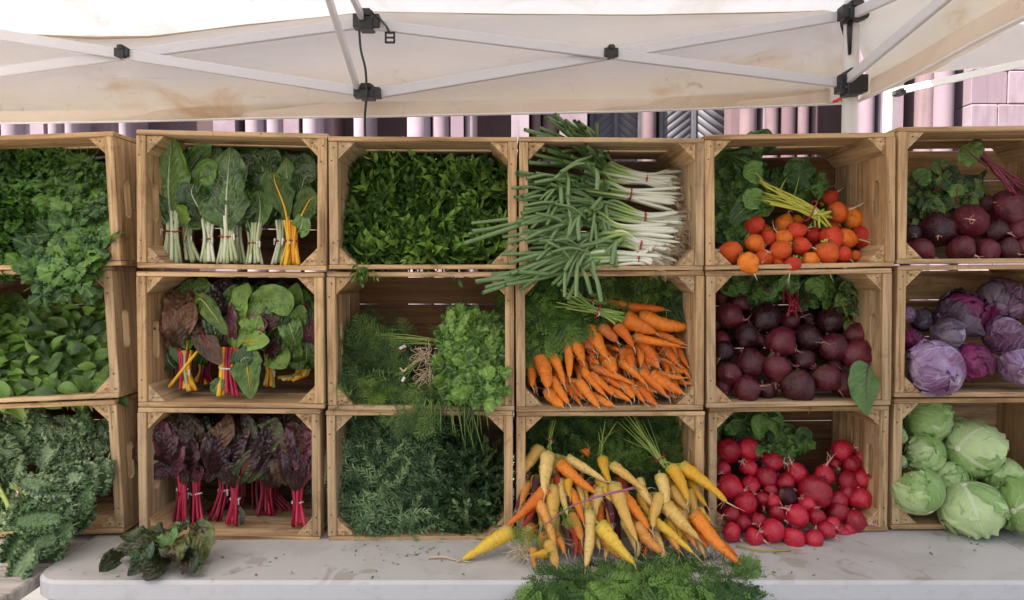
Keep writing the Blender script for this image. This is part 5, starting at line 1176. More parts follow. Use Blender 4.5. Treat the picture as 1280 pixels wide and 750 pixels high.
def sprig_rosemary(seed, S_=0.10):
    rs = random.Random(seed); g = G(); bx = rs.uniform(-.25, .25)
    sp = lambda t: Vector((bx * S_ * t * t, S_ * t, -.12 * S_ * t * t))
    thread(g, [sp(0), sp(.35), sp(.7), sp(1)], 0.0014)
    for k in range(30):
        t = k / 29; L = 0.028 * (1 - .45 * t) * rs.uniform(.8, 1.15); a = k * 2.4; w_ = 0.0022
        d = Vector((math.cos(a), rs.uniform(.45, .95) + .5 * t, math.sin(a))).normalized(); p = sp(t); s = d.cross(Vector((rs.uniform(-1, 1), .3, rs.uniform(-1, 1)))).normalized()
        m = p + d * L * .55 + Vector((0, .0015, .001)); e = p + d * L + Vector((0, 0.003, -.001))
        g.add([p - s * w_ * .6, p + s * w_ * .6, m - s * w_, m + s * w_, e], [(0, 1, 3), (0, 3, 2), (2, 3, 4)], [(0, 0), (1, 0), (0, .5), (1, .5), (.5, 1)])
    return g
def sprig_thyme(seed, S_=0.065):
    rs = random.Random(seed); g = G(); thread(g, [(0, 0, 0), (0, S_ * .5, 0), (.08 * S_, S_, 0)], 0.001)
    for k in range(9):
        y = S_ * (1 - k * .11); a0 = k * 1.57
        for q in (0, math.pi):
            L = S_ * rs.uniform(.17, .27); lf = leaf_geo(L, L * .6, 'ovate', rs.uniform(.1, .5), .3, 0, 8, .02, 3, 5, k)
            g.merge(lf, Matrix.Translation((0, y, 0)) @ Matrix.Rotation(a0 + q + rs.uniform(-.3, .3), 4, 'Y') @ Matrix.Rotation(.9 + rs.uniform(-.3, .3), 4, 'X'))
    return g
def sprig_dill(seed, S_=0.10):
    rs = random.Random(seed); g = G(); thread(g, [(0, -.3 * S_, 0), (0, .3 * S_, 0), (0, S_, -.1 * S_)], 0.0012)
    for k in range(9):
        y = S_ * (.15 + .095 * k)
        for sg in (-1, 1):
            L = S_ * (.42 - .032 * k) * rs.uniform(.8, 1.2); d = Vector((sg * rs.uniform(.6, 1), rs.uniform(.4, .9), rs.uniform(-.5, .5))).normalized(); p = Vector((0, y, -.1 * S_ * (y / S_) ** 2))
            for j in range(7):
                q = p + d * L * (.2 + .13 * j); e = q + (d + Vector((rs.uniform(-.9, .9), rs.uniform(-.5, .9), rs.uniform(-.9, .9)))).normalized() * L * .32; s = (e - q).cross(Vector((rs.random(), rs.random(), 1))).normalized() * 0.0012
                g.add([q - s, q + s, e], [(0, 1, 2)])
            s = d.cross(Vector((0, 0, 1))).normalized() * .0008; g.add([p - s, p + s, p + d * L], [(0, 1, 2)])
    return g
def sprig_fern(seed, S_=0.13, dens=7):
    """carrot frond: twice divided, with toothed leaflets"""
    rs = random.Random(seed); g = G(); bx = rs.uniform(-.2, .2)
    sp = lambda t: Vector((bx * S_ * t * t, S_ * t, -.22 * S_ * t * t))
    thread(g, [sp(-.5), sp(0), sp(.5), sp(1)], 0.0013)
    for k in range(dens):
        t = .12 + .86 * k / (dens - 1); L = S_ * (.46 * math.sin(math.pi * (.25 + .72 * t)) + .05) * rs.uniform(.85, 1.15)
        for sg in (-1, 1):
            d = Vector((sg * .85, .62, rs.uniform(-.35, .35))).normalized(); p = sp(t); n_side = d.cross(Vector((0, 0, 1))).normalized()
            s = n_side * .0007; g.add([p - s, p + s, p + d * L], [(0, 1, 2)])
            for j in range(5):
                q = p + d * L * (.25 + .18 * j); l2 = L * (.36 - .04 * j)
                for s2 in (-1, 1):
                    dd = (d * .8 + n_side * s2 * .75 + Vector((0, 0, rs.uniform(-.3, .3)))).normalized(); w_ = dd.cross(Vector((0, 0, 1))).normalized() * l2 * .24
                    m = q + dd * l2 * .55; e = q + dd * l2
                    g.add([q, m + w_, e, m - w_], [(0, 1, 2), (0, 2, 3)], [(.5, 0), (1, .5), (.5, 1), (0, .5)])
    return g
def kale_geo(seed, L=0.22, W=0.15):
    """curly kale: a flat middle and a margin crumpled into tight frills"""
    rs = np.random.RandomState(seed); nv, nu = 100, 45; V = []; U = []; ph = rs.rand(6) * 6.28
    for j in range(nv):
        t = j / (nv - 1); w_ = W / 2 * math.sin(math.pi * (.08 + .90 * t ** .8)) ** .55; bend = -.25 * L * t * t
        for i in range(nu):
            s = 2 * i / (nu - 1) - 1; a = abs(s); e = max(0, (a - .30) / .70); e = max(e, max(0, (t - .78) / .22) * (1 - .3 * (1 - a)))
            sg = 1 if s >= 0 else -1
            fr = e ** 1.1 * (0.36 * math.sin(t * 62 + ph[0] + sg * 1.2 + 3 * a) + 0.34 * math.sin(t * 118 + ph[1] + a * 12) + 0.24 * math.sin(s * 44 + t * 30 + ph[2])) * W * .26
            fx = e ** 1.2 * (0.34 * math.sin(t * 90 + ph[3] + a * 16) + .26 * math.sin(t * 150 + ph[4])) * W * .17
            fy = e * .15 * W * math.sin(s * 34 + t * 40 + ph[5]) * .6
            V.append((s * w_ * (1 - .15 * e) + sg * fx, L * t + fy, bend + .25 * w_ * a * a + fr + .004 * wob((t * 9, s * 4, seed), 1.5))); U.append((.5 + .5 * s, t))
    g = G(); g.add(V, grid_tris(nu, nv), U); tube(g, [(0, -.03, -.0), (0, .0, .0015), (0, L * .45, -.25 * L * .2), (0, L * .8, -.25 * L * .62)], [.0042, .004, .0026, .001], 6); return g
def variants(fn, n, mat, name, *a):
    gs = [fn(k + 1, *a) for k in range(n)]; return gs, [mesh(name, g, mat) for g in gs]
SPR = {}
SPR['basil'] = variants(lambda s: leaf_geo(0.052 + .004 * (s % 3), 0.031, 'ovate', .25 + .08 * s, .35, .06, 7, .07, 7, 9, s), 6, M['basil'], 'leaf')
SPR['mint'] = variants(sprig_mint, 6, M['mint'], 'sprig'); SPR['parsley'] = variants(sprig_parsley, 6, M['parsley'], 'sprig'); SPR['curly'] = variants(sprig_curly, 6, M['curly'], 'sprig')
SPR['cilantro'] = variants(sprig_cilantro, 6, M['cilantro'], 'sprig'); SPR['dill'] = variants(sprig_dill, 5, M['dill'], 'frond'); SPR['dill_pale'] = variants(sprig_dill, 2, M['dill_pale'], 'frond')
SPR['rosemary'] = variants(sprig_rosemary, 6, M['rosemary'], 'sprig'); SPR['thyme'] = variants(sprig_thyme, 5, M['thyme'], 'sprig')
SPR['fern'] = variants(sprig_fern, 6, M['fern'], 'frond'); SPR['fern_dark'] = variants(sprig_fern, 5, M['fern_dark'], 'frond'); SPR['kale'] = variants(kale_geo, 6, M['kale'], 'leaf')

def heap(name, label, cat, kind, poly, surf, n_part, n_stuff, size=(.8, 1.2), aim=(0, 1), spread=1.0, face=(0, -1, .35), facej=.5, group=None, partname='sprig', core=None, depth=0.03, mult=1.0, stuff_kind=None, lift=0.0):
    """loose greenery filling the outline poly (photo pixels) at depth surf(u, v)"""
    us = [p[0] for p in poly]; vs = [p[1] for p in poly]
    cu, cv = sum(us) / len(us), max(vs); base = P(cu, cv, surf(cu, cv) + .05)
    t = thing(name, label, cat, base, group=group); gs, mes = SPR[kind]; sgs = SPR[stuff_kind or kind][0]
    def sample():
        while True:
            u, v = rnd(min(us), max(us)), rnd(min(vs), max(vs))
            if inpoly(u, v, poly): return u, v
    def mat_at(u, v, back):
        p = P(u, v, surf(u, v) + back)
        an = math.atan2(aim[1], aim[0]) + rnd(-1, 1) * spread * math.pi
        d = Vector((math.cos(an), rnd(-.75, .15) if back < .012 else rnd(-.4, .4), math.sin(an)))
        n = Vector(face) + Vector((rnd(-1, 1), rnd(-.5, .5), rnd(-1, 1))) * facej
        return orient(d, n, p, rnd(*size) * mult)
    if n_stuff:
        g = G()
        for i in range(n_stuff):
            u, v = sample(); k = random.randrange(len(sgs)); g.merge(sgs[k], mat_at(u, v, rnd(.012, depth + .02)))
        o = part(partname, g, (SPR[stuff_kind or kind][1][0].materials[0]), t, base, kind='stuff')
    pts = []
    for i in range(n_part):                     # best-candidate sampling: even but irregular
        best, bd = None, -1
        for c in range(6):
            q = sample(); dd = min([(q[0] - a) ** 2 + (q[1] - b) ** 2 for a, b in pts[-120:]], default=1e9)
            if dd > bd: best, bd = q, dd
        pts.append(best)
    for u, v in pts:
        Mx = mat_at(u, v, rnd(-.012, .012) - lift); k = random.randrange(len(mes))
        Mx.translation -= base; link(partname, mes[k], t, M=Mx)
    if core is not None:                        # the crumpled inside of the heap
        g = G(); st = 5; idx = {}; V = []; T = []; U = []
        for v in np.arange(min(vs), max(vs) + st, st):
            for u in np.arange(min(us), max(us) + st, st):
                if inpoly(u, v, poly): 
                    idx[(round(u, 2), round(v, 2))] = len(V); p = P(u, v, surf(u, v) + depth + .015 + rnd(-.02, .02)); V.append(p + Vector((rnd(-.004, .004), 0, rnd(-.004, .004)))); U.append((rnd(.1, .45), rnd(0, 1)))
        ul = sorted({k[0] for k in idx}); vl = sorted({k[1] for k in idx})
        for a, b in zip(ul[:-1], ul[1:]):
            for c, d in zip(vl[:-1], vl[1:]):
                q = [idx.get(x) for x in ((a, c), (b, c), (b, d), (a, d))]
                if None not in q: T += [(q[0], q[2], q[1]), (q[0], q[3], q[2])]
        if T: g.add(V, T, U); part('inner_leaves', g, M[core], t, base, smooth=False, kind='stuff')
    return t
def lin(v0, y0, v1, y1, bulge=0.0, uc=0, uw=100):
    return lambda u, v: y0 + (y1 - y0) * min(1.15, max(-.3, (v - v0) / (v1 - v0))) - bulge * max(0, 1 - ((u - uc) / uw) ** 2)

# ---- crate 11: parsley
HB = 'loose and bunched herbs'
heap('parsley_bunch', 'dark finely curled parsley filling the left half of its crate', 'parsley', 'curly', [(-60, 205), (0, 203), (30, 192), (80, 192), (95, 205), (90, 250), (70, 290), (40, 325), (0, 332), (-60, 332)], lin(190, .16, 332, .02), 260, 500, (.9, 1.4), (0, 1), 1, group=HB, core='curly', depth=.02)
heap('parsley_bunch', 'bright flat leaved parsley spilling over the crate edge', 'parsley', 'parsley', [(70, 210), (92, 196), (112, 200), (128, 215), (132, 218), (135, 240), (134, 290), (126, 318), (114, 332), (104, 346), (60, 350), (45, 338), (34, 336), (44, 318), (60, 270)], lin(195, .13, 335, -.015, .01, 95, 60), 240, 300, (.75, 1.25), (0, -1), .75, face=(0, -1, .6), group=HB, core='parsley', depth=.03, lift=.004)
heap('parsley_sprig', 'parsley tips hanging down into the basil crate below', 'parsley', 'parsley', [(52, 345), (110, 345), (112, 360), (92, 358), (75, 368), (58, 366)], lin(340, -.035, 372, -.045), 22, 0, (.8, 1.1), (0, -1), .3, group=HB)
# ---- crate 12: basil
heap('basil_heap', 'loose glossy basil leaves filling their crate', 'basil', 'basil', [(-70, 385), (0, 382), (30, 374), (60, 380), (90, 385), (118, 374), (138, 385), (143, 420), (146, 470), (140, 494), (80, 498), (0, 502), (-70, 502)], lin(375, .19, 500, .02), 300, 420, (.75, 1.25), (0, -1), .9, face=(0, -.9, .7), facej=.75, group=HB, partname='leaf', core='basil', depth=.03)
# ---- crate 31: mint
heap('mint_heap', 'pointed mint sprigs packed into the top crate', 'mint', 'mint', [(428, 230), (440, 222), (462, 212), (490, 205), (520, 200), (545, 208), (570, 198), (600, 212), (630, 212), (636, 250), (632, 300), (624, 320), (580, 323), (500, 324), (455, 325), (434, 312), (424, 270)], lin(200, .17, 335, .03, .01, 530, 110), 230, 330, (.95, 1.4), (0, .6), 1, face=(0, -1, .3), group=HB, core='mint', depth=.04, lift=.002)
heap('mint_sprig', 'small mint sprig poking over the front edge of its crate', 'mint', 'mint', [(446, 334), (466, 334), (462, 342), (448, 344)], lin(334, -.01, 344, -.02), 5, 0, (.6, .8), (0, -1), .3, group=HB)
# ---- crate 32: dill and coriander
heap('dill_bunch', 'feathery dark dill bunches on the left of the bare crate', 'dill', 'dill', [(426, 420), (435, 404), (465, 402), (500, 412), (520, 430), (518, 455), (505, 478), (500, 500), (440, 502), (428, 480), (421, 455)], lin(402, .13, 502, .02, .02, 470, 50), 130, 260, (.5, .85), (-1, -.3), .6, group=HB, partname='frond', core='dill', depth=.03)
heap('dill_bunch', 'dill bunch hanging over the lower crate edge in front of the coriander', 'dill', 'dill', [(488, 490), (505, 472), (540, 478), (552, 500), (545, 522), (505, 522), (490, 510)], lin(472, .05, 522, -.03), 70, 90, (.45, .75), (-.2, -1), .45, group=HB, partname='frond', core='dill', depth=.02)
heap('dill_sprig', 'yellowed dill sprig on the dark dill', 'dill', 'dill_pale', [(453, 478), (475, 470), (480, 488), (462, 500), (452, 494)], lin(470, .01, 500, -.005), 16, 0, (.35, .5), (0, -1), .6, group=HB, partname='frond')
heap('coriander_bunch', 'big bunch of light green coriander with roots, right of the dill', 'coriander', 'cilantro', [(550, 412), (566, 398), (580, 388), (600, 392), (622, 402), (628, 430), (630, 460), (622, 488), (600, 502), (575, 498), (552, 490), (545, 465), (556, 440)], lin(388, .12, 500, -.01, .04, 590, 45), 210, 260, (.6, .95), (0, .5), 1, face=(0, -1, .6), group=HB, core='cilantro', depth=.03, lift=.004)
def hang(name, label, cat, mat, pts, n, Lr, dirv, wd, spread, group, partname):
    b = P(*pts[0]); t = thing(name, label, cat, b, group=group)
    for i in range(n):
        k = rnd(0, len(pts) - 1.001); a = int(k); f = k - a
        p = P(*[pts[a][q] * (1 - f) + pts[a + 1][q] * f for q in range(3)]); d = Vector(dirv) + Vector((rnd(-1, 1) * spread, rnd(-.4, .2) * spread, rnd(-.2, .2)))
        d.normalize(); L = rnd(*Lr); q1 = p + d * L * .5 + Vector((rnd(-.006, .006), -.006, .008)); q2 = p + d * L + Vector((rnd(-.01, .01), 0, -.012))
        g = G(); tube(g, spline([p, q1, q2], 8), [wd, wd, wd, wd * .95, wd * .9, wd * .75, wd * .5, wd * .15], 6); part(partname, g, M[mat], t, b)
    return t
hang('chive_bunch', 'narrow green blades hanging from the herb crate over the rosemary crate', 'chives', 'chive', [(520, 495, -.005), (548, 500, -.015), (575, 500, -.015), (602, 495, -.005)], 46, (.05, .10), (0.02, -.2, -1), .0017, .35, HB, 'blade')
hang('grass_stem', 'thin pale stems trailing far down over the rosemary crate', 'stem', 'chive', [(572, 505, -.02), (592, 505, -.015)], 7, (.10, .14), (.18, -.02, -1), .0011, .14, HB, 'stem')
# roots and ties in that crate
def rootbunch(name, label, pts, mat, group, n, L, dirv, wd=.0009):
    b = P(*pts); g = G()
    for i in range(n):
        p = np.array(b) + np.random.RandomState(i + 5).uniform(-.014, .014, 3); d = unit(np.array(dirv) + np.random.RandomState(i).uniform(-.8, .8, 3)); q = [p]
        for j in range(7): d = unit(d + np.random.RandomState(i * 9 + j).uniform(-.6, .6, 3)); p = p + d * L / 7; q.append(p)
        tube(g, np.array(q) - np.array(b), np.linspace(wd, wd * .4, 8), 4)
    o = link(name, mesh(name, g, M[mat]), loc=b, kind='stuff'); tag(o, label, 'roots', group); return o
def stalks(t, base, pairs, rad, mat, name='stalk', mid=None):
    for a, b in pairs:
        g = G(); m = (Vector(a) + Vector(b)) / 2 + Vector((rnd(-.006, .006), rnd(-.006, .004), rnd(-.004, .008)))
        tube(g, spline([a, m, b], 8), np.linspace(rad, rad * .7, 8), 7); part(name, g, M[mat], t, base)
t = thing('herb_stem_bundle', 'tied green stems of dill with a small white tag', 'herb stems', P(505, 430, .07), group=HB); b = t.location.copy()
stalks(t, b, [(P(465 + rnd(-6, 6), 425 + rnd(-10, 10), .08), P(545 + rnd(-4, 8), 428 + rnd(-5, 5), .08)) for i in range(12)], .0014, 'st_green', 'stem')
g = G(); box(g, (0, 0, 0), (.020, .0015, .008)); o = link('tag', mesh('tag', g, M['tie_white'], False), t, P(503, 434, .06) - b, (0, R(-25), 0))
g = G(); tube(g, spline([P(493, 438, .062), P(500, 440, .055), P(508, 437, .062)], 8), .0022, 6); part('band', g, M['band_red'], t, b)
t = thing('herb_stem_bundle', 'tied stems in the middle of the herb crate with a white tag below', 'herb stems', P(508, 465, .03), group=HB); b = t.location.copy()
stalks(t, b, [(P(498 + rnd(-8, 4), 475 + rnd(-8, 10), .035), P(522 + rnd(-4, 8), 448 + rnd(-6, 8), .045)) for i in range(10)], .0013, 'st_green', 'stem')
g = G(); box(g, (0, 0, 0), (.014, .0015, .006)); o = link('tag', mesh('tag', g, M['tie_white'], False), t, P(504, 474, .012) - b, (0, R(-60), 0))
g = G(); tube(g, spline([P(500, 460, .03), P(505, 464, .02), P(508, 460, .03)], 8), .002, 6); part('band', g, M['root'], t, b)
rootbunch('coriander_root', 'pale tangled roots at the left end of the coriander, upper', (533, 445, .035), 'root_pale', HB, 40, .05, (-.3, -.3, -.1), .0011)
rootbunch('coriander_root', 'pale tangled roots at the left end of the coriander, lower', (534, 470, .01), 'root_pale', HB, 34, .04, (-.4, -.3, -.1), .0011)
# ---- crate 33: rosemary and oregano
heap('rosemary_heap', 'spiky grey green rosemary filling the left of its crate', 'rosemary', 'rosemary', [(430, 527), (442, 518), (470, 522), (500, 530), (528, 540), (545, 560), (548, 600), (540, 640), (528, 664), (500, 665), (450, 668), (432, 652), (429, 600)], lin(518, .15, 668, .01, .02, 480, 60), 280, 330, (.6, .95), (0, .4), 1, face=(0, -1, .3), facej=.8, group=HB, core='rosemary', depth=.03)
heap('oregano_heap', 'small leaved oregano sprigs to the right of the rosemary', 'oregano', 'thyme', [(528, 548), (550, 542), (580, 548), (600, 562), (622, 572), (628, 600), (624, 640), (606, 660), (560, 664), (538, 650), (545, 600)], lin(545, .15, 665, .02, .02, 580, 45), 220, 300, (.75, 1.15), (0, .4), 1, face=(0, -1, .35), facej=.7, group=HB, core='thyme', depth=.03)
# ---- carrot tops
heap('carrot_greens', 'feathery green tops of the orange carrots along the left of the crate', 'carrot tops', 'fern', [(656, 362), (675, 350), (715, 352), (736, 370), (732, 388), (705, 398), (690, 410), (672, 425), (668, 440), (660, 440), (655, 410)], lin(345, .13, 455, .085, .02, 690, 45), 150, 60, (.5, .8), (-.7, -.6), .6, facej=.35, group='carrot greens', partname='frond', core='fern_dark', depth=.04)  # core takes the darker frond colour as painted shade between the fronds
heap('carrot_greens', 'dark carrot tops at the back of the orange carrot crate', 'carrot tops', 'fern_dark', [(700, 352), (760, 344), (825, 346), (842, 362), (835, 382), (800, 378), (750, 372), (715, 372)], lin(344, .19, 385, .15), 80, 70, (.5, .85), (.3, -.6), .8, facej=.35, group='carrot greens', partname='frond', core='fern_dark', depth=.03)
heap('carrot_greens', 'deep green carrot tops at the back of the coloured carrot crate', 'carrot tops', 'fern_dark', [(660, 535), (700, 520), (760, 516), (830, 518), (860, 535), (858, 580), (845, 600), (800, 640), (720, 640), (690, 600), (665, 575)], lin(515, .20, 640, .09), 230, 140, (.5, .9), (.2, -.5), .9, facej=.4, group='carrot greens', partname='frond', core='fern_dark', depth=.03)
fr = lambda u, v: (PZ(u, min(v, 727), .75).y + .012 - .018) if v < 722 else TF - .012
heap('carrot_greens', 'fresh green carrot tops lying on the table edge in front of the carrots', 'carrot tops', 'fern', [(668, 720), (676, 712), (700, 708), (735, 710), (755, 706), (800, 704), (850, 701), (880, 694), (900, 700), (925, 706), (936, 722), (900, 722), (800, 726), (700, 728)], fr, 150, 90, (.4, .65), (0, -1), .55, face=(0, -.6, 1), facej=.4, group='carrot greens', partname='frond', depth=.012, lift=.004)
heap('carrot_greens', 'carrot fronds hanging down over the front lip of the table', 'carrot tops', 'fern', [(676, 724), (936, 722), (930, 742), (900, 748), (880, 742), (800, 752), (700, 752), (668, 745)], lambda u, v: TF - .016, 130, 40, (.45, .8), (0, -1), .35, face=(0, -1, .3), facej=.35, group='carrot greens', partname='frond', depth=.005)
def tied(name, label, pts, n, rad, mat, band, bandmat, group, spreadpx=5, tailpx=10):
    """stalks gathered by a band: pts = three (u, v, y) from the roots to the leaves"""
    b = P(*pts[0]); t = thing(name, label, 'stalks', b, group=group)
    for i in range(n):
        a = P(pts[0][0] + rnd(-1, 1) * spreadpx, pts[0][1] + rnd(-1, 1) * spreadpx, pts[0][2] + rnd(-.01, .01)); m = P(pts[1][0] + rnd(-1, 1) * spreadpx * .5, pts[1][1] + rnd(-1, 1) * spreadpx * .5, pts[1][2] + rnd(-.006, .004)); c = P(pts[2][0] + rnd(-1, 1) * tailpx, pts[2][1] + rnd(-1, 1) * tailpx, pts[2][2] + rnd(-.02, .02))
        g = G(); tube(g, spline([a, m, c], 12), np.linspace(rad, rad * .6, 12), 7); part('stalk', g, M[mat], t, b)
    if band:
        d = unit(np.array(P(*pts[2]) - P(*pts[0]))); c = np.array(P(*pts[1])); s = unit(np.cross(d, (0, 1, 0))); r = spreadpx * pxm(pts[1][2]) * 1.0 + rad; th = np.linspace(0, 6.3, 20)
        g = G(); tube(g, [c + s * r * math.cos(a) + np.array((0, 1, 0)) * r * .8 * math.sin(a) + d * .0015 * math.sin(3 * a) for a in th], .0024, 6, cap=False); part('band', g, M[bandmat], t, b)
        g = G(); tube(g, [c + np.array((0, -r * .9, 0)), c + np.array((.004, -r * 1.05, -.006)), c + np.array((-.002, -r, -.013))], .0026, 6, flat=.5); part('tie_end', g, M['tie_white'], t, b)
    return t
tied('carrot_stalk_bundle', 'green stalks of the orange carrot bunch bound by a red band', [(775, 398, .04), (747, 389, .055), (705, 372, .04)], 14, .0030, 'st_green', True, 'band_red', 'tied stalks', 7, 14)
tied('carrot_stalk_bundle', 'short stalks of the upper orange carrots with a dark red band', [(755, 378, .09), (740, 377, .10), (715, 370, .10)], 8, .0025, 'st_green', True, 'band_red', 'tied stalks', 4, 8)
tied('carrot_stalk_bundle', 'green stalks fanning from the red band of the right coloured carrot bunch', [(835, 583, .02), (825, 572, .05), (790, 530, .12)], 18, .0022, 'st_green', True, 'band_red', 'tied stalks', 6, 18)
tied('carrot_stalk_bundle', 'stalks above the cream carrots at the left with a white tie', [(685, 562, .06), (688, 549, .08), (690, 530, .12)], 8, .0024, 'st_green', True, 'band_red', 'tied stalks', 4, 6)
tied('carrot_stalk_bundle', 'dark stalks rising behind the middle coloured carrots', [(750, 570, .09), (753, 555, .11), (760, 535, .14)], 8, .0022, 'st_green', False, 'band_red', 'tied stalks', 5, 14)

# ------------------------------------------------------------------ big leaves with stalks (chard, beet tops)
def big_leaf(t, base, spine, w_px, mat, stalk=None, srad=.0035, t0=.3, kind='chard', face=(0, -1, .15), ruffle=.16, pucker=.10, fold=.15, name='leaf', curl=0.0, nv=22, nu=17):
    """spine: (u, v, y) points from the stalk's foot to the leaf's tip"""
    NS = 44; sp = spline([P(*q) for q in spine], NS); i0 = int((NS - 1) * t0); n = NS - i0; tt = np.linspace(0, 1, n)
    ym = spine[-1][2]; w_ = np.maximum(prof(kind, tt) * w_px * pxm(ym) * (1.32 if kind == 'chard' else 1.2), .0022); sd = random.randint(0, 99)
    nr = np.array(face, float) + np.array((rnd(-.3, .3), 0, rnd(-.2, .2)))
    g = blade(G(), sp[i0:], nr, w_, fold, ruffle, rnd(9, 15), pucker, nu, sd, curl); V, T, U = g.arr()
    o = part(name, G().add(V - np.array(base), T, U), M[mat], t)
    if stalk:
        nn = np.array(unit(nr)); off = np.where(np.arange(NS) >= i0, .0016, 0)[:, None] * nn; gs = G()
        rad = np.where(np.arange(NS) < i0, srad, srad * np.clip(1 - (np.arange(NS) - i0) / (n * .92), .05, 1) * .8)
        tube(gs, (sp + off - np.array(base)), rad, 7, flat=.75); so_ = link('stalk', mesh('stalk', gs, M[stalk]), o)
    return o
def cut_stalks(t, base, foot, band, n, spread, mats, rad=.0046, lean=0.0):
    for i in range(n):
        s = (i + .5) / n * 2 - 1 + rnd(-.15, .15); a = P(foot[0] + s * spread + rnd(-2, 2), foot[1] + rnd(-3, 2), foot[2] + rnd(-.022, .012)); m = P(band[0] + s * spread * .55, band[1], band[2] + rnd(-.012, .008)); c = P(band[0] + s * spread * .9 + lean, band[1] - 26, band[2] + rnd(-.01, .01))
        g = G(); tube(g, spline([a, m, c], 12), np.linspace(rad, rad * .8, 12) * rnd(.8, 1.15), 8, flat=.8); part('cut_stalk', g, M[random.choice(mats)], t, base)
def band_at(t, base, band, spread, mat, tie=True):
    c = np.array(P(*band)); r = spread * .75 * pxm(band[2]); th = np.linspace(0, 6.3, 22); g = G()
    tube(g, [c + np.array((r * math.cos(a), r * .75 * math.sin(a) + .003, .0015 * math.sin(2 * a + spread))) for a in th], .0026, 6, cap=False); part('band', g, M[mat], t, base)
    if tie:
        g = G(); s = random.choice((-1, 1)); tube(g, spline([c + (s * r * .9, -r * .5, 0), c + (s * r * 1.05, -r * .75, .006), c + (s * r * 1.1, -r * .8, -.012)], 7), .0026, 6, flat=.5); part('tie_end', g, M['tie_white'], t, base)
def bunch(label, foot, band, spread, nst, leaves, smats, bandmat, group, name='chard_bunch', cat='chard', rad=.0056, tie=True, kind='chard'):
    base = P(*foot); t = thing(name, label, cat, base, group=group)
    cut_stalks(t, base, foot, band, nst, spread, smats, rad)
    if bandmat: band_at(t, base, band, spread, bandmat, tie)
    for (pts, w_, mat, st, *ex) in leaves:
        kw = ex[0] if ex else {}
        s0 = (band[0] + rnd(-.4, .4) * spread, band[1] + 4, band[2] - .004 + rnd(-.006, .006))
        big_leaf(t, base, [s0] + list(pts), w_, mat, st, **{**dict(srad=rad * .8, kind=kind), **kw})
    return t
ZA = lambda x, y, d: (160 + x / 3.75, 150 + y / 3.75, d)
CH = 'green chard bunches in the top crate'
W, Y = 'st_white', 'st_yellow'
bunch('chard bunch with the tallest dark leaf, leftmost in its crate', ZA(205, 672, .06), ZA(207, 522, .075), 13, 9, [([ZA(190, 330, .07), ZA(205, 70, .035)], 24, 'chard', W, dict(t0=.22)), ([ZA(150, 380, .09), ZA(125, 150, .10)], 17, 'chard', W), ([ZA(255, 300, .10), ZA(385, 100, .12)], 15, 'chard', W), ([ZA(150, 440, .06), ZA(125, 330, .05)], 12, 'chard', None), ([ZA(240, 450, .08), ZA(250, 300, .10)], 15, 'chard', W)], [W], 'band_red', CH)
bunch('small chard bunch leaning left, second from the left in its crate', ZA(300, 660, .10), ZA(276, 553, .11), 10, 6, [([ZA(300, 420, .10), ZA(370, 250, .06), ZA(400, 300, .03)], 16, 'chard', W), ([ZA(260, 470, .06), ZA(275, 405, .03)], 11, 'chard_lite', None, dict(t0=.4)), ([ZA(320, 400, .12), ZA(345, 160, .14)], 17, 'chard', W)], [W], 'band_red', CH)
bunch('chard bunch with white tie tails standing left of the big veined leaf', ZA(372, 670, .06), ZA(374, 560, .07), 10, 7, [([ZA(350, 450, .07), ZA(300, 350, .05), ZA(310, 300, .04)], 16, 'chard', W), ([ZA(390, 350, .12), ZA(420, 120, .14)], 18, 'chard', W), ([ZA(330, 470, .09), ZA(300, 480, .08)], 13, 'chard', None)], [W], 'band_red', CH)
bunch('chard bunch with the broad crinkled leaf and white veins in the middle', ZA(460, 672, .045), ZA(466, 546, .055), 14, 10, [([ZA(463, 380, .04), ZA(480, 125, .05)], 29, 'chard', W, dict(t0=.15, srad=.0062, ruffle=.2)), ([ZA(420, 440, .06), ZA(375, 350, .06)], 17, 'chard', W), ([ZA(520, 430, .05), ZA(560, 330, .06)], 17, 'chard', W), ([ZA(560, 330, .10), ZA(580, 160, .13)], 17, 'chard', W)], [W], 'band_red', CH)
bunch('narrow chard bunch tucked behind the right of the big veined leaf', ZA(528, 668, .09), ZA(512, 538, .10), 8, 5, [([ZA(560, 380, .11), ZA(600, 150, .15)], 18, 'chard', W)], [W], 'band_red', CH, tie=False)
bunch('chard bunch with fanned pale stalks between the big leaf and the yellow one', ZA(592, 674, .06), ZA(592, 578, .07), 11, 8, [([ZA(560, 470, .07), ZA(540, 380, .06)], 13, 'chard', W), ([ZA(640, 420, .10), ZA(650, 240, .09)], 18, 'chard', W), ([ZA(620, 430, .08), ZA(610, 330, .08)], 14, 'chard', W), ([ZA(690, 300, .14), ZA(720, 130, .17)], 18, 'chard', None), ([ZA(680, 440, .12), ZA(690, 400, .12)], 13, 'chard', None)], [W], 'band_red', CH)
bunch('grey green chard stalks just left of the yellow bunch', ZA(702, 672, .09), ZA(716, 566, .10), 8, 6, [([ZA(690, 430, .12), ZA(640, 300, .13)], 16, 'chard', None), ([ZA(760, 330, .16), ZA(800, 150, .20)], 18, 'chard', None), ([ZA(840, 350, .18), ZA(860, 170, .21)], 16, 'chard', None)], [W], 'band_red', CH)
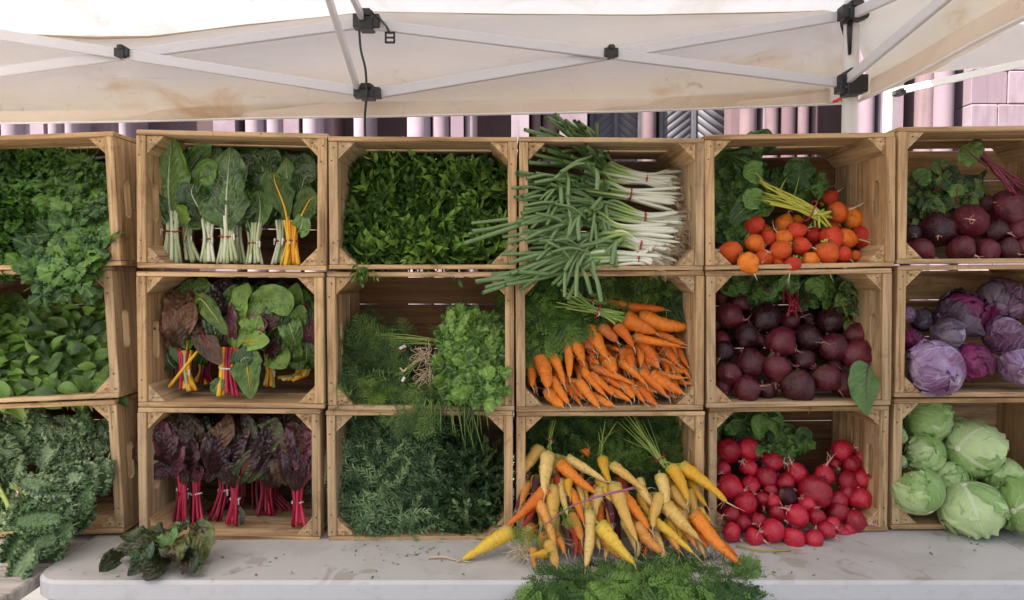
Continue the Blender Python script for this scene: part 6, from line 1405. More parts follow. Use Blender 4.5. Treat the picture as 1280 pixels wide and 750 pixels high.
bunch('golden yellow stalked chard bunch at the right of its crate', ZA(757, 684, .035), ZA(765, 567, .05), 11, 9, [([ZA(740, 430, .04), ZA(690, 290, .03), ZA(690, 245, .02)], 15, 'chard_yel', Y), ([ZA(750, 330, .09), ZA(742, 180, .10)], 12, 'chard', W), ([ZA(805, 470, .05), ZA(850, 380, .03), ZA(890, 355, .01)], 15, 'chard_yel', Y), ([ZA(800, 400, .08), ZA(830, 270, .07), ZA(880, 270, .05)], 14, 'chard', None), ([ZA(800, 520, .05), ZA(810, 500, .04), ZA(830, 430, .05)], 11, 'chard', None)], [Y], 'band_red', CH)

ZB = lambda x, y, d: (160 + x / 4.41, 340 + y / 4.41, d)
RCH = 'rainbow chard bunches'
Rr, Dk = 'st_red', 'st_dark'
t = bunch('rainbow chard bunch with a yellow stalk crossing its red band', ZB(320, 655, .055), ZB(312, 546, .06), 11, 9, [([ZB(275, 420, .07), ZB(245, 300, .06), ZB(260, 190, .07)], 18, 'chard_purp', Rr, dict(ruffle=.25)), ([ZB(330, 400, .10), ZB(330, 180, .12), ZB(320, 40, .14)], 16, 'chard_purp', None), ([ZB(345, 300, .09), ZB(390, 150, .05), ZB(470, 230, .02), ZB(545, 345, .0)], 10, 'chard_yel', 'st_green', dict(t0=.45, ruffle=.3)), ([ZB(330, 330, .07), ZB(340, 230, .07)], 15, 'chard', Y), ([ZB(290, 450, .07), ZB(300, 330, .06)], 12, 'chard', Y), ([ZB(230, 500, .09), ZB(215, 440, .09)], 13, 'chard', None), ([ZB(240, 260, .14), ZB(220, 110, .18)], 18, 'chard', None)], [Y, Rr, Y, W, Rr], 'band_red', RCH)
g = G(); tube(g, spline([P(*ZB(228, 632, .03)), P(*ZB(300, 540, .025)), P(*ZB(388, 432, .03))], 10), .0055, 8, flat=.7); part('cut_stalk', g, M[Y], t, P(*ZB(320, 655, .055)))
t = bunch('rainbow chard bunch in the middle with a white tie and a drooping round leaf', ZB(550, 680, .03), ZB(545, 528, .05), 13, 9, [([ZB(590, 420, .06), ZB(610, 220, .05), ZB(660, 60, .06)], 15, 'chard_lite', 'st_green', dict(t0=.3, ruffle=.35)), ([ZB(440, 400, .06), ZB(400, 300, .06), ZB(440, 400, .03), ZB(515, 510, .02)], 13, 'chard_brown', Rr, dict(t0=.35)), ([ZB(640, 460, .03), ZB(660, 540, .005), ZB(680, 700, -.012)], 18, 'chard_lite', Y, dict(t0=.32, kind='beet', ruffle=.1)), ([ZB(600, 540, .03), ZB(630, 480, .015), ZB(690, 470, .01)], 12, 'chard', None), ([ZB(620, 400, .06), ZB(690, 380, .02), ZB(780, 380, .01)], 12, 'chard_lite', Y), ([ZB(640, 350, .07), ZB(680, 230, .04), ZB(720, 150, .05)], 17, 'chard', None, dict(ruffle=.3)), ([ZB(680, 380, .06), ZB(700, 300, .03), ZB(770, 280, .02)], 14, 'chard_purp', Rr), ([ZB(560, 420, .08), ZB(540, 330, .07), ZB(560, 240, .07)], 15, 'chard', None, dict(ruffle=.3)), ([ZB(560, 360, .10), ZB(540, 200, .12), ZB(560, 80, .14)], 18, 'chard_brown', None), ([ZB(510, 600, .03), ZB(480, 640, .02), ZB(455, 655, .015)], 8, 'chard', None, dict(t0=.2))], [Y, Rr, Rr, Y], 'tie_white', RCH, tie=False)
bunch('rainbow chard bunch at the right with pale upturned leaves', ZB(780, 630, .10), ZB(785, 552, .11), 8, 6, [([ZB(790, 420, .11), ZB(760, 250, .08), ZB(880, 210, .03)], 14, 'chard_lite', W, dict(t0=.35)), ([ZB(740, 330, .08), ZB(720, 170, .05), ZB(830, 160, .01), ZB(880, 240, .0)], 17, 'chard_lite', None, dict(t0=.4)), ([ZB(800, 470, .09), ZB(820, 470, .06), ZB(870, 530, .05)], 16, 'chard_lite', Y, dict(t0=.25)), ([ZB(790, 440, .10), ZB(810, 380, .07), ZB(890, 300, .06)], 16, 'chard', None, dict(ruffle=.3)), ([ZB(780, 460, .09), ZB(800, 420, .06), ZB(840, 420, .05)], 13, 'chard_purp', Rr)], [Y, Dk, W], 'band_red', RCH)
bunch('rainbow chard at the far right with yellow and white stalks lying low', ZB(890, 590, .10), ZB(960, 560, .13), 13, 9, [([ZB(930, 420, .13), ZB(900, 300, .09), ZB(930, 60, .07)], 17, 'chard_lite', None, dict(t0=.35)), ([ZB(960, 400, .12), ZB(960, 250, .08), ZB(970, 100, .08)], 17, 'chard_lite', None), ([ZB(1000, 420, .12), ZB(1000, 330, .06), ZB(1010, 200, .06)], 14, 'chard', None), ([ZB(900, 480, .12), ZB(900, 420, .08), ZB(905, 350, .08)], 15, 'chard', None, dict(ruffle=.25)), ([ZB(980, 520, .12), ZB(985, 440, .08), ZB(985, 380, .07)], 15, 'chard', None, dict(ruffle=.25)), ([ZB(960, 530, .12), ZB(940, 500, .10), ZB(930, 540, .09)], 13, 'chard', None), ([ZB(1010, 300, .14), ZB(1000, 200, .15)], 16, 'chard_purp', None)], [Y, Y, W], None, RCH)
bunch('dim red and yellow chard stalks standing at the back left', ZB(415, 610, .16), ZB(420, 540, .17), 12, 8, [([ZB(420, 400, .17), ZB(400, 200, .19), ZB(410, 60, .2)], 20, 'chard', None), ([ZB(460, 400, .17), ZB(470, 200, .18), ZB(480, 60, .2)], 20, 'chard_brown', None), ([ZB(400, 500, .15), ZB(420, 470, .14), ZB(455, 480, .14)], 12, 'chard', None), ([ZB(350, 450, .17), ZB(300, 250, .19), ZB(380, 20, .2)], 20, 'chard', None), ([ZB(560, 300, .19), ZB(600, 150, .2), ZB(620, 20, .2)], 22, 'chard', None), ([ZB(700, 300, .19), ZB(720, 200, .2), ZB(760, 40, .21)], 22, 'chard', None), ([ZB(820, 300, .2), ZB(840, 200, .2), ZB(850, 40, .21)], 22, 'chard', None), ([ZB(620, 480, .18), ZB(640, 400, .19), ZB(680, 250, .2)], 22, 'chard_purp', None), ([ZB(880, 460, .19), ZB(860, 300, .2), ZB(900, 120, .21)], 22, 'chard', None)], [Dk, Y, Dk], None, RCH)

ZC = lambda x, y, d: (164 + x * .2532, 500 + y * .2532, d)
RD = 'red chard bunches'
def rl(pts, w_, m='chard_purp', st=None, **k): return (pts, w_ * .78, m, st, {**dict(ruffle=.15, pucker=.16), **k})
bunch('red chard bunch at the front left with a broad white tie', ZC(238, 618, .05), ZC(250, 442, .06), 9, 8, [rl([ZC(205, 330, .06), ZC(150, 250, .05), ZC(130, 130, .06)], 17, 'chard_purp', Rr), rl([ZC(180, 360, .04), ZC(130, 350, .03), ZC(90, 340, .03)], 13), rl([ZC(230, 340, .05), ZC(225, 190, .05)], 13, 'chard_red', Rr), rl([ZC(200, 300, .08), ZC(190, 120, .09)], 19), rl([ZC(265, 400, .05), ZC(262, 340, .04)], 6, 'chard_red', None), rl([ZC(270, 300, .08), ZC(285, 80, .09)], 18), rl([ZC(120, 300, .12), ZC(110, 90, .14)], 18)], [Rr, Rr, Dk], 'tie_white', RD, rad=.0052, tie=False)
bunch('red chard bunch just behind the front left one with a looped white tie', ZC(322, 622, .07), ZC(318, 462, .08), 9, 8, [rl([ZC(310, 340, .07), ZC(310, 130, .06)], 10, 'chard_red', None, kind='beet'), rl([ZC(350, 330, .08), ZC(372, 180, .07)], 19), rl([ZC(330, 360, .06), ZC(340, 320, .05)], 10), rl([ZC(390, 300, .10), ZC(390, 90, .12)], 19, 'chard_red'), rl([ZC(400, 350, .08), ZC(420, 260, .07)], 14)], [Rr, Dk, Rr], 'tie_white', RD, rad=.0050, tie=True)
bunch('slanting dark red chard bunch in the middle', ZC(412, 598, .09), ZC(455, 445, .11), 9, 7, [rl([ZC(440, 330, .10), ZC(430, 140, .09)], 16, 'chard_red'), rl([ZC(480, 330, .11), ZC(485, 150, .11)], 17), rl([ZC(460, 360, .09), ZC(470, 250, .08)], 13)], [Dk, Rr, Dk], 'tie_white', RD, rad=.0048, tie=True)
bunch('chard bunch in front centre with a green leaf rising over its thin white tie', ZC(500, 620, .045), ZC(512, 490, .06), 8, 6, [rl([ZC(510, 420, .04), ZC(490, 360, .02), ZC(530, 320, .02)], 15, 'chard_red', None), rl([ZC(530, 400, .04), ZC(575, 310, .02), ZC(640, 240, .03)], 14, 'chard_red', Rr), rl([ZC(580, 390, .05), ZC(640, 310, .04), ZC(700, 230, .05)], 14, 'chard_red'), rl([ZC(548, 560, .04), ZC(545, 600, .03), ZC(552, 612, .03)], 5, 'chard_red', None, t0=.1)], [Rr, Rr, Dk], 'tie_white', RD, rad=.0052, tie=True)
bunch('dark red chard bunch at the back right of the middle', ZC(665, 572, .14), ZC(668, 455, .15), 11, 9, [rl([ZC(620, 330, .13), ZC(580, 140, .12)], 17), rl([ZC(690, 340, .11), ZC(690, 300, .10), ZC(640, 270, .09)], 13), rl([ZC(690, 400, .09), ZC(685, 340, .08)], 17, 'chard_red'), rl([ZC(640, 250, .15), ZC(620, 90, .17)], 19), rl([ZC(720, 250, .14), ZC(720, 110, .15)], 16, 'chard_red')], [Dk, Rr], None, RD, rad=.0048)
bunch('red chard bunch at the right side with a white tie', ZC(822, 625, .045), ZC(820, 506, .055), 9, 7, [rl([ZC(815, 430, .04), ZC(800, 300, .02), ZC(750, 220, .03)], 16), rl([ZC(830, 420, .05), ZC(850, 330, .03), ZC(800, 290, .02)], 15), rl([ZC(770, 400, .05), ZC(740, 330, .04), ZC(720, 260, .05)], 15, 'chard_brown'), rl([ZC(850, 350, .07), ZC(868, 200, .05), ZC(865, 75, .05)], 12, 'chard_purp', Rr), rl([ZC(880, 430, .08), ZC(890, 400, .07)], 12, 'chard_red'), rl([ZC(800, 260, .1), ZC(790, 90, .12)], 19), rl([ZC(750, 200, .1), ZC(740, 130, .1)], 15)], [Rr, Rr, Dk], 'tie_white', RD, rad=.0052, tie=False)
bunch('dim red chard stalks in the shade at the back of the crate', ZC(600, 560, .18), ZC(600, 450, .19), 60, 22, [rl([ZC(x, 300, .19), ZC(x + rnd(-30, 30), 60, .21)], 22, random.choice(('chard_purp', 'chard_red', 'chard_brown'))) for x in (130, 200, 280, 350, 430, 500, 560, 630, 700, 770, 840)], [Dk], None, RD, rad=.005)

# FILLER leaves behind the bunches, which pack the crates
def pack(label, Z, xs, ys, ds, n, mats, group, w_=(17, 23), kind='chard'):
    b = P(*Z((xs[0] + xs[1]) / 2, ys[1], ds[1])); t = thing('chard_bunch', label, 'chard', b, group=group)
    for i in range(n):
        x = xs[0] + (xs[1] - xs[0]) * (i + rnd(.1, .9)) / n; y1 = ys[0] + rnd(0, .25) * (ys[1] - ys[0]); y0 = y1 + rnd(.5, .85) * (ys[1] - ys[0]); d = rnd(*ds); dx = rnd(-60, 60)
        big_leaf(t, b, [Z(x - dx, min(y0, ys[1]), d + .02), Z(x - dx * .2, (y0 + y1) / 2, d - .02), Z(x + dx * .5, y1, d + rnd(-.02, .03))], rnd(*w_), random.choice(mats), None, t0=.05, kind=kind, ruffle=.18, pucker=.16, face=(rnd(-.5, .5), -1, rnd(-.1, .4)))
pack('dark green chard leaves at the back of the green chard crate', lambda x, y, d: ZA(x, y, d), (130, 880), (110, 480), (.12, .2), 26, ['chard'], CH)
pack('mixed rainbow chard leaves crowded behind the three front bunches', lambda x, y, d: ZB(x, y, d), (200, 1010), (20, 430), (.09, .17), 30, ['chard', 'chard', 'chard_lite', 'chard_purp', 'chard_brown'], RCH)
pack('small crinkled rainbow chard leaves between the front bunches', lambda x, y, d: ZB(x, y, d), (230, 1000), (150, 470), (.035, .08), 22, ['chard', 'chard', 'chard_purp', 'chard_lite', 'chard_brown'], RCH, (8, 13))
pack('crinkled dark red chard leaves hanging at the back of their crate', lambda x, y, d: ZC(x, y, d), (100, 890), (50, 390), (.07, .16), 34, ['chard_purp', 'chard_purp', 'chard_red', 'chard_brown'], RD)
pack('crinkled dark red chard leaves in front, rising to the top of their crate', lambda x, y, d: ZC(x, y, d), (110, 890), (55, 400), (.035, .08), 26, ['chard_purp', 'chard_purp', 'chard_red', 'chard_purp', 'chard_brown'], RD, (13, 18))
# beet greens
def greens(label, base, leaves, stalkmat, group, name='beet_greens', cat='beet greens'):
    b = P(*base); t = thing(name, label, cat, b, group=group)
    for (pts, w_, mat, st, *ex) in leaves:
        big_leaf(t, b, pts, w_, mat, st, **{**dict(kind='beet', t0=.35, ruffle=.2, pucker=.12, srad=.0028), **(ex[0] if ex else {})})
    return t
q = lambda Z, x, y, d: (*Z(x, y), d)
BGn = 'beet greens in the crates'
def rleaf(Z, x, y, d, L, w_, mat, st=None, an=None, nn=.04):
    a = rnd(0, 6.28) if an is None else an + rnd(-.5, .5)
    x1, y1 = x + L * math.cos(a), y + L * math.sin(a); return ([q(Z, x, y, d + .01), q(Z, (x + x1) / 2, (y + y1) / 2 - 6, d - .015), q(Z, x1, y1, d + rnd(-.02, .02))], w_, mat, st, dict(t0=.08))
L1 = [rleaf(Z4, rnd(95, 330), rnd(90, 330), .15, rnd(90, 150), rnd(12, 17), 'beet_leaf', 'st_green') for i in range(26)] + [rleaf(Z4, rnd(95, 200), rnd(330, 520), .14, rnd(80, 130), rnd(12, 15), 'beet_leaf') for i in range(12)] + [rleaf(Z4, rnd(400, 560), rnd(170, 300), .17, rnd(90, 140), rnd(12, 16), 'beet_leaf', 'st_green') for i in range(10)]
L1 += [([q(Z4, 350, 330, .10), q(Z4, 270, 345, .07), q(Z4, 150, 450, .04)], 13, 'beet_leaf', 'st_green'), ([q(Z4, 380, 370, .09), q(Z4, 290, 330, .06), q(Z4, 230, 370, .05)], 13, 'beet_leaf', 'st_green'), ([q(Z4, 350, 290, .10), q(Z4, 290, 200, .07), q(Z4, 220, 210, .06)], 14, 'beet_leaf', 'st_green'), ([q(Z4, 330, 240, .10), q(Z4, 260, 150, .09), q(Z4, 130, 90, .10)], 15, 'beet_leaf', 'st_green'),
       ([q(Z4, 400, 300, .12), q(Z4, 470, 200, .12), q(Z4, 600, 170, .14)], 14, 'beet_leaf', 'st_green'), ([q(Z4, 480, 330, .13), q(Z4, 500, 260, .11), q(Z4, 520, 180, .10)], 12, 'beet_leaf', 'st_green'), ([q(Z4, 560, 330, .15), q(Z4, 600, 300, .14), q(Z4, 640, 300, .13)], 11, 'beet_leaf', None)]
greens('dark green leaves of the golden beets filling the left of their crate', q(Z4, 300, 400, .12), L1, None, BGn)
tied('beet_stalk_bundle', 'thick yellow green stalks of the golden beets held by a brown band', [(*Z4(645, 430), .075), (*Z4(570, 390), .07), (*Z4(340, 290), .085)], 20, .0036, 'st_gold', True, 'band_red', 'tied stalks', 12, 16)
L2 = [rleaf(Z5, rnd(140, 420), rnd(60, 150), .19, rnd(70, 120), rnd(12, 16), 'beet_leaf', 'st_beet') for i in range(18)] + [rleaf(Z5, rnd(430, 740), rnd(60, 180), .18, rnd(70, 130), rnd(11, 15), 'beet_leaf', 'st_beet') for i in range(22)] + [rleaf(Z5, rnd(720, 800), rnd(160, 280), .15, rnd(60, 90), rnd(9, 12), 'beet_leaf_red', 'st_beet') for i in range(9)]
L2 += [([q(Z5, 300, 90, .15), q(Z5, 340, 130, .10), q(Z5, 400, 160, .09)], 13, 'beet_leaf', 'st_beet'), ([q(Z5, 430, 200, .14), q(Z5, 440, 120, .10), q(Z5, 520, 110, .09)], 11, 'beet_leaf', 'st_beet'), ([q(Z5, 540, 200, .13), q(Z5, 580, 130, .09), q(Z5, 650, 120, .09)], 11, 'beet_leaf', 'st_beet')]
greens('dark green beet leaves at the back of the dark beet crate', q(Z5, 500, 200, .16), L2, None, BGn)
tied('beet_stalk_bundle', 'dark red stalks of the dark beets in the shade', [(*Z5(480, 250), .13), (*Z5(480, 200), .14), (*Z5(470, 140), .15)], 12, .0030, 'st_dark', False, 'band_red', 'tied stalks', 12, 12)
t = thing('beet_leaf', 'single pale green beet leaf hanging out of the dark beet crate', 'leaf', P(*q(Z5, 870, 540, -.005)))
big_leaf(t, t.location, [q(Z5, 880, 515, .012), q(Z5, 868, 560, -.012), q(Z5, 860, 650, -.022), q(Z5, 868, 790, -.03)], 19, 'beet_leaf_pale', 'st_beet', .002, .12, 'beet', (0, -1, .1), .10, .06, -.25)
L3 = [rleaf(Z6, rnd(100, 400), rnd(60, 150), .20, rnd(70, 130), rnd(13, 17), 'beet_leaf', 'st_green') for i in range(20)] + [rleaf(Z6, rnd(330, 620), rnd(150, 250), .19, rnd(70, 120), rnd(11, 14), 'beet_leaf', 'st_green') for i in range(16)]
L3 += [([q(Z6, 380, 180, .18), q(Z6, 330, 110, .15), q(Z6, 370, 70, .14)], 17, 'beet_leaf', None), ([q(Z6, 230, 160, .18), q(Z6, 180, 100, .16), q(Z6, 160, 60, .16)], 13, 'beet_leaf', None), ([q(Z6, 560, 230, .17), q(Z6, 530, 150, .15), q(Z6, 580, 125, .14)], 10, 'beet_leaf', None), ([q(Z6, 330, 250, .12), q(Z6, 320, 230, .1), q(Z6, 325, 200, .11)], 9, 'beet_leaf', None)]
greens('smooth green leaves behind the bright red beets', q(Z6, 350, 200, .18), L3, None, BGn)
L4 = [rleaf(Z7, rnd(170, 500), rnd(240, 420), .17, rnd(80, 140), rnd(11, 15), 'beet_leaf_red', 'st_beet') for i in range(24)] + [rleaf(Z7, rnd(150, 300), rnd(420, 500), .14, rnd(60, 100), rnd(8, 12), 'beet_leaf_red', 'st_beet') for i in range(8)]
L4 += [([q(Z7, 560, 200, .11), q(Z7, 490, 150, .09), q(Z7, 430, 90, .10)], 14, 'beet_leaf_red', 'st_beet'), ([q(Z7, 560, 170, .13), q(Z7, 500, 90, .12), q(Z7, 470, 75, .13)], 9, 'beet_leaf_red', 'st_beet'), ([q(Z7, 400, 400, .12), q(Z7, 400, 340, .10), q(Z7, 410, 290, .10)], 10, 'beet_leaf', 'st_beet'), ([q(Z7, 280, 330, .12), q(Z7, 320, 300, .10), q(Z7, 350, 260, .11)], 9, 'beet_leaf', 'st_beet'), ([q(Z7, 160, 300, .13), q(Z7, 200, 270, .12), q(Z7, 260, 220, .12)], 10, 'beet_leaf', 'st_beet')]
greens('red veined dark leaves of the big purple beets', q(Z7, 350, 350, .15), L4, None, BGn)
tied('beet_stalk_bundle', 'long dark red stalks rising to the left from the biggest purple beet', [(*Z7(720, 310), .10), (*Z7(620, 230), .11), (*Z7(480, 100), .13)], 12, .0042, 'st_beet', False, 'band_red', 'tied stalks', 10, 9)

# ---- wilted chard on the table
ZD = lambda x, y, h: None
def onT(x, y, h):                         # picture zoom (0,600) x 1/4.267, at height h above the table
    u, v = x / 4.267, 600 + y / 4.267; p = PZ(u, v, .75 + h); return (u, v, p.y)
b = P(*onT(800, 400, .01)); t = thing('chard_bunch', 'wilted dark green chard lying on the table in front of the red chard', 'chard', b)
for pts, w_, m, f in [([onT(980, 250, .05), onT(850, 300, .045), onT(640, 300, .03)], 14, 'wilt', (0, -.5, 1)), ([onT(900, 300, .04), onT(760, 330, .05), onT(590, 400, .02)], 15, 'wilt', (0, -.8, .7)), ([onT(640, 380, .03), onT(590, 430, .03), onT(530, 490, .012)], 10, 'wilt', (.5, -.7, .4)), ([onT(880, 350, .03), onT(780, 420, .04), onT(680, 510, .012)], 13, 'wilt', (0, -.8, .6)),
                      ([onT(900, 390, .03), onT(820, 470, .03), onT(760, 520, .01)], 12, 'wilt', (.3, -.8, .6)), ([onT(960, 270, .06), onT(900, 290, .075), onT(890, 370, .05)], 13, 'chard', (0, -1, .4)), ([onT(980, 290, .05), onT(930, 370, .06), onT(940, 440, .03)], 14, 'wilt', (0, -.8, .6)), ([onT(1010, 250, .06), onT(1070, 300, .065), onT(1090, 430, .012)], 15, 'wilt', (.2, -1, .3)),
                      ([onT(980, 380, .03), onT(1010, 440, .03), onT(970, 505, .01)], 12, 'wilt', (0, -.8, .5)), ([onT(990, 420, .02), onT(1040, 470, .02), onT(1050, 490, .012)], 9, 'chard_red', (0, -.5, .8)), ([onT(960, 260, .06), onT(985, 230, .075), onT(1000, 205, .08)], 7, 'chard', (0, -1, .2)), ([onT(820, 330, .05), onT(760, 390, .06), onT(740, 460, .03)], 13, 'chard', (0, -.9, .5)), ([onT(860, 360, .03), onT(860, 430, .02), onT(880, 480, .01)], 9, 'wilt', (0, -.6, .8))]:
    big_leaf(t, b, pts, w_, m, 'st_beet', .0018, .08, 'beet', f, .32, .16, .1)

# ---- crate 13: curly kale
KG = 'curly kale in the bottom left crate'
def kale(label, leaves):
    b = P(*leaves[0][0]); t = thing('kale_bunch', label, 'kale', b, group=KG)
    for (u, v, y), (du, dv, dy), s, n in leaves:
        Mx = orient((du, dy, -dv), n, P(u, v, y) - b, s); link('leaf', SPR['kale'][1][random.randrange(6)], t, M=Mx)
    return t
kl = []
for v in np.arange(524, 650, 17):
    for u in np.arange(-20, 142, 21):
        if v > 585 and u > 30 and u < 130: continue
        uu, vv = u + rnd(-6, 6), v + rnd(-5, 5); kl.append(((uu, vv + 12, .15 - (v - 524) / 126 * .12 + rnd(-.01, .02)), (rnd(-.9, .9), rnd(-1, .3), rnd(-.5, 0)), rnd(.40, .58), (rnd(-.4, .4), -1, rnd(0, .5))))
kale('dark curly kale heaped at the back of the bottom left crate', kl)
kl = []
for k in range(34):
    a = rnd(0, 1); c = (118 - 85 * a, 598 + 78 * a); r_ = rnd(0, 1) ** .5 * (34 - 4 * a); th = rnd(0, 6.28); u, v = min(126, c[0] + r_ * math.cos(th) * 1.1), c[1] + r_ * math.sin(th) * .85
    y = .02 - .20 * a - .04 * (1 - (r_ / 34) ** 2)
    kl.append(((u + 12, v - 8, y + .015), (-.7 + rnd(-.7, .6), .7 + rnd(-.8, .5), rnd(-.3, .0)), rnd(.40, .56), (rnd(-.3, .3), -1, rnd(.1, .6))))
kale('big grey green bunch of curly kale spilling down onto the table corner', kl)
tied('kale_stalk_bundle', 'pale kale stalks with a red band at the left of the bottom left crate', [(18, 650, -.02), (5, 620, .0), (-6, 600, .03)], 6, .005, 'st_green', False, 'band_red', 'tied stalks', 6, 6)
tied('kale_stalk_bundle', 'short kale stalks with a tiny red band behind the front kale bunch', [(30, 618, -.005), (25, 612, .0), (14, 606, .01)], 6, .003, 'st_green', True, 'band_red', 'tied stalks', 4, 3)

# ------------------------------------------------------------------ spring onions
ZS = lambda x, y, d: (580 + x * .2934, 140 + y * .2934, d)
SG = 'spring onion bunches lying on their side'
ends_free = [(360, 30), (300, 100), (470, 38), (515, 68), (430, 75), (440, 60), (615, 172), (612, 205), (525, 168), (228, 268), (240, 325), (252, 350), (32, 508), (180, 560), (90, 748), (170, 718), (375, 735), (556, 712), (605, 515), (545, 420), (437, 482), (268, 475), (318, 465), (290, 560), (228, 370), (245, 432), (350, 500), (315, 612), (205, 640), (648, 660), (470, 300), (448, 185), (410, 170), (505, 250), (395, 330), (620, 335), (455, 590), (200, 690), (260, 660), (270, 215), (350, 160), (300, 300), (440, 545), (250, 745), (340, 380), (500, 600)]
SB = [('spring onion bunch at the top with a white and red twist tie', (905, 300), (775, 285), (610, 250), 8, .13, [0, 1, 2, 3, 4, 5, 6, 7, 8, 31, 32, 39, 40]), ('spring onion bunch with a red band, second from the top', (900, 375), (708, 352), (570, 320), 8, .10, [9, 10, 11, 30, 33, 35, 41]),
      ('spring onion bunch in the middle bound by a red band over thin white bulbs', (945, 460), (768, 455), (600, 410), 9, .08, [18, 19, 20, 34, 44, 24]), ('thick spring onion bunch with white bulbs and a red and white tie', (905, 530), (666, 505), (530, 455), 10, .045, [12, 13, 21, 22, 25, 26, 42, 19]), ('spring onion bunch second from the bottom with a pale twist tie', (885, 610), (748, 575), (640, 540), 8, .035, [16, 23, 27, 29, 36, 45]), ('lowest spring onion bunch whose greens hang over the crate edge', (815, 632), (740, 622), (560, 630), 8, .015, [14, 15, 17, 28, 37, 38, 43])]
for lb, root, bd, nk, n, d, ends in SB:
    b = P(*ZS(*bd, d)); t = thing('spring_onion_bunch', lb, 'spring onions', b, group=SG)
    tot = max(n, len(ends)) + 3
    for i in range(tot):
        s = (i + .5) / tot * 2 - 1; j = rnd(-1, 1)
        rt = ZS(root[0] + rnd(-45, 30), root[1] + s * 46 + j * 14, d + rnd(-.02, .02)); b1 = ZS(bd[0], bd[1] + s * 24, d + rnd(-.016, .008)); n1 = ZS(nk[0] + rnd(-40, 40), nk[1] + s * 34, d - .012 + rnd(-.02, .012))
        e = ends_free[ends[i % len(ends)]]; low = max(0, (e[1] - 560) / 180); left = max(0, (320 - e[0]) / 300)
        e = (e[0] + (rnd(-30, 30) if i >= len(ends) else 0), e[1] + (rnd(-25, 25) if i >= len(ends) else 0))
        ed = ZS(e[0], e[1], min(d - .03, .0) - .05 * left - .035 * low + rnd(-.02, .01)); m1 = ZS((nk[0] + e[0]) / 2 + rnd(-15, 15), (nk[1] * .5 + e[1] * .5) + rnd(-32, 32) - 14, d - .035 + rnd(-.02, .01))
        pts = spline([P(*rt), P(*b1), P(*n1), P(*m1), P(*ed)], 34); tt = np.linspace(0, 1, 34)
        rad = np.interp(tt, [0, .02, .1, .3, .55, .8, 1], [.003, .0074, .0066, .0052, .0064, .0074, .0062]) * rnd(.85, 1.2); g = G()
        tube(g, pts - np.array(b), rad * .92, 9, cap=False, flat=.85)
        if n < 99:                       # second green leaf branching at the neck
            e2 = P(*ZS(e[0] + rnd(-60, 60), e[1] + rnd(-60, 60), ed[2] + rnd(-.01, .03))); k = int(34 * rnd(.5, .62)); p2 = spline([pts[k], pts[k] + (pts[k + 4] - pts[k]) + np.array((rnd(-.01, .01), -.004, rnd(-.01, .012))), e2], 16)
            g2 = G(); tube(g2, p2 - np.array(b), np.interp(np.linspace(0, 1, 16), [0, .3, .8, 1], [.0040, .0062, .0064, .0052]) * rnd(.8, 1.1), 8, cap=False)
            V, T, U = g2.arr(); U = U.copy(); U[:, 1] = .55 + .45 * U[:, 1]; g2 = G().add(V, T, U)
        o = link('spring_onion', mesh('spring_onion', g, M['scallion']), t)
        link('leaf', mesh('leaf', g2, M['scallion']), o)
        gr = G(); p0 = pts[0] - np.array(b); ax = unit(pts[0] - pts[2])
        for h in range(11):
            rs = np.random.RandomState(random.randint(0, 99999)); dv = unit(ax + rs.uniform(-.6, .6, 3)); qq = p0.copy(); hp = [qq]
            L = rnd(.018, .055)
            for k in range(6): dv = unit(dv + rs.uniform(-.5, .5, 3) + (0, 0, -.12)); qq = qq + dv * L / 6; hp.append(qq)
            tube(gr, hp, np.linspace(.0006, .0003, 7), 3, cap=False)
        link('roots', mesh('roots', gr, M['root_pale']), o, kind='stuff')
    for k in range(7):                    # LOOSE leaves that droop and cross the others
        a0 = (rnd(390, 560), nk[1] + rnd(-70, 60)); an = random.choice((rnd(1.2, 2.2), rnd(1.2, 3.6), rnd(2.6, 4.6))); L = rnd(110, 210); e0 = (a0[0] + L * math.cos(an), a0[1] + L * math.sin(an) * (.9 if math.sin(an) > 0 else .8))
        y0 = min(d - .045, .02); p3 = spline([P(*ZS(*a0, y0)), P(*ZS((a0[0] + e0[0]) / 2 + rnd(-15, 15), (a0[1] + e0[1]) / 2 - 18, y0 - .03)), P(*ZS(*e0, y0 - .035 + rnd(-.02, .01)))], 18)
        g3 = G(); tube(g3, p3 - np.array(b), np.interp(np.linspace(0, 1, 18), [0, .3, .8, 1], [.0030, .0055, .0062, .0050]) * rnd(.75, 1.15), 8, cap=False, flat=.75)
        V, T, U = g3.arr(); U = U.copy(); U[:, 1] = .6 + .4 * U[:, 1]; link('leaf', mesh('leaf', G().add(V, T, U), M['scallion']), t)
    c = np.array(P(*ZS(*bd, d))); axd = unit(np.array(P(*ZS(*nk, d))) - np.array(P(*ZS(*root, d)))); sd = unit(np.cross(axd, (0, 1, 0))); r_ = 24 * .2934 * pxm(d)
    g = G(); tube(g, [sd * r_ * math.cos(a) + np.array((0, 1, 0)) * (r_ * .8 * math.sin(a) - .004) for a in np.linspace(0, 6.3, 20)], .0030, 6, cap=False); link('band', mesh('band', g, M['band_red']), t)
    g = G(); tube(g, [np.array((0, -r_ * .9, 0)), np.array((-.008, -r_, -.008)), np.array((-.016, -r_ * .95, -.012))], .0028, 6, flat=.5); link('tie_end', mesh('tie_end', g, M['tie_white']), t)

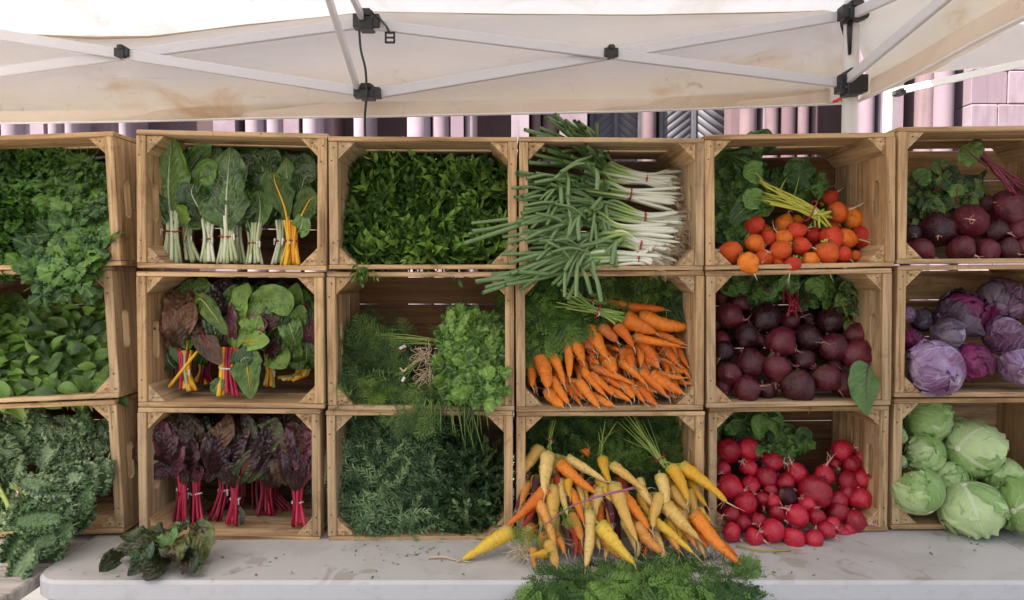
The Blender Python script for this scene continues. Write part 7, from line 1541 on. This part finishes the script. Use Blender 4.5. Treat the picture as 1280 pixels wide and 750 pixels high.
# ------------------------------------------------------------------ small things lying about
g = G(); b = PZ(560, 698, .753); tube(g, np.array(spline([PZ(537, 697, .754), PZ(556, 696, .757), PZ(570, 700, .754), PZ(590, 703, .753)], 16)) - np.array(b), np.linspace(.0032, .0012, 16), 7)
tag(link('root_strand', mesh('root_strand', g, M['root_pale']), loc=b), 'thin white root lying on the table left of the yellow carrot', 'root')
g = G(); b = P(*Z2(650, 400), -.10); tube(g, np.array(spline([P(*Z2(905, 290), -.085), P(*Z2(740, 330), -.12), P(*Z2(580, 385), -.135), P(*Z2(440, 480), -.14)], 20)) - np.array(b), np.linspace(.0036, .0014, 20), 7)
so_ = link('purple_stalk', mesh('purple_stalk', g, plain('purple_stem_skin', (0.36, .13, .20), .5)), loc=b); tag(so_, 'slender purple stem lying across the coloured carrots', 'stem')
heap('carrot_greens', 'yellowing feathery sprig at the left of the coloured carrots', 'carrot tops', 'dill_pale', [(655, 655), (700, 635), (705, 650), (690, 670), (665, 690), (650, 685)], lin(635, -.13, 690, -.165), 14, 0, (.35, .6), (.3, -.7), .7, group='carrot greens', partname='frond')
rootbunch('carrot_root_tangle', 'tangle of tan carrot roots at the lower left of the coloured carrots', (655, 690, -.155), 'root', None, 60, .05, (-.2, -.5, .1), .0010)
g = G(); b = PZ(960, 688, .753); tube(g, np.array(spline([PZ(920, 682, .755), PZ(950, 688, .756), PZ(988, 688, .753)], 12)) - np.array(b), .0020, 6)
tag(link('green_stalk', mesh('green_stalk', g, M['st_gold']), loc=b), 'thin yellow green stem on the table under the red beets', 'stem')
g = G()
for k in range(90):
    u, v = random.choice([(rnd(440, 600), rnd(680, 722)), (rnd(950, 1100), rnd(672, 722)), (rnd(1120, 1240), rnd(668, 690)), (rnd(60, 400), rnd(690, 722)), (rnd(420, 560), rnd(680, 700))])
    p = PZ(u, v, .7525); lf = leaf_geo(rnd(.004, .016), rnd(.002, .006), 'lance', .2, .2, 0, 8, .02, 3, 4, k); g.merge(lf, Matrix.Translation(p) @ Matrix.Rotation(rnd(0, 6.28), 4, 'Z') @ Matrix.Rotation(rnd(-.2, .2), 4, 'Y'))
o = link('leaf_scraps', mesh('leaf_scraps', g, M['parsley']), kind='stuff'); tag(o, 'tiny green leaf scraps scattered over the table top', 'scraps')
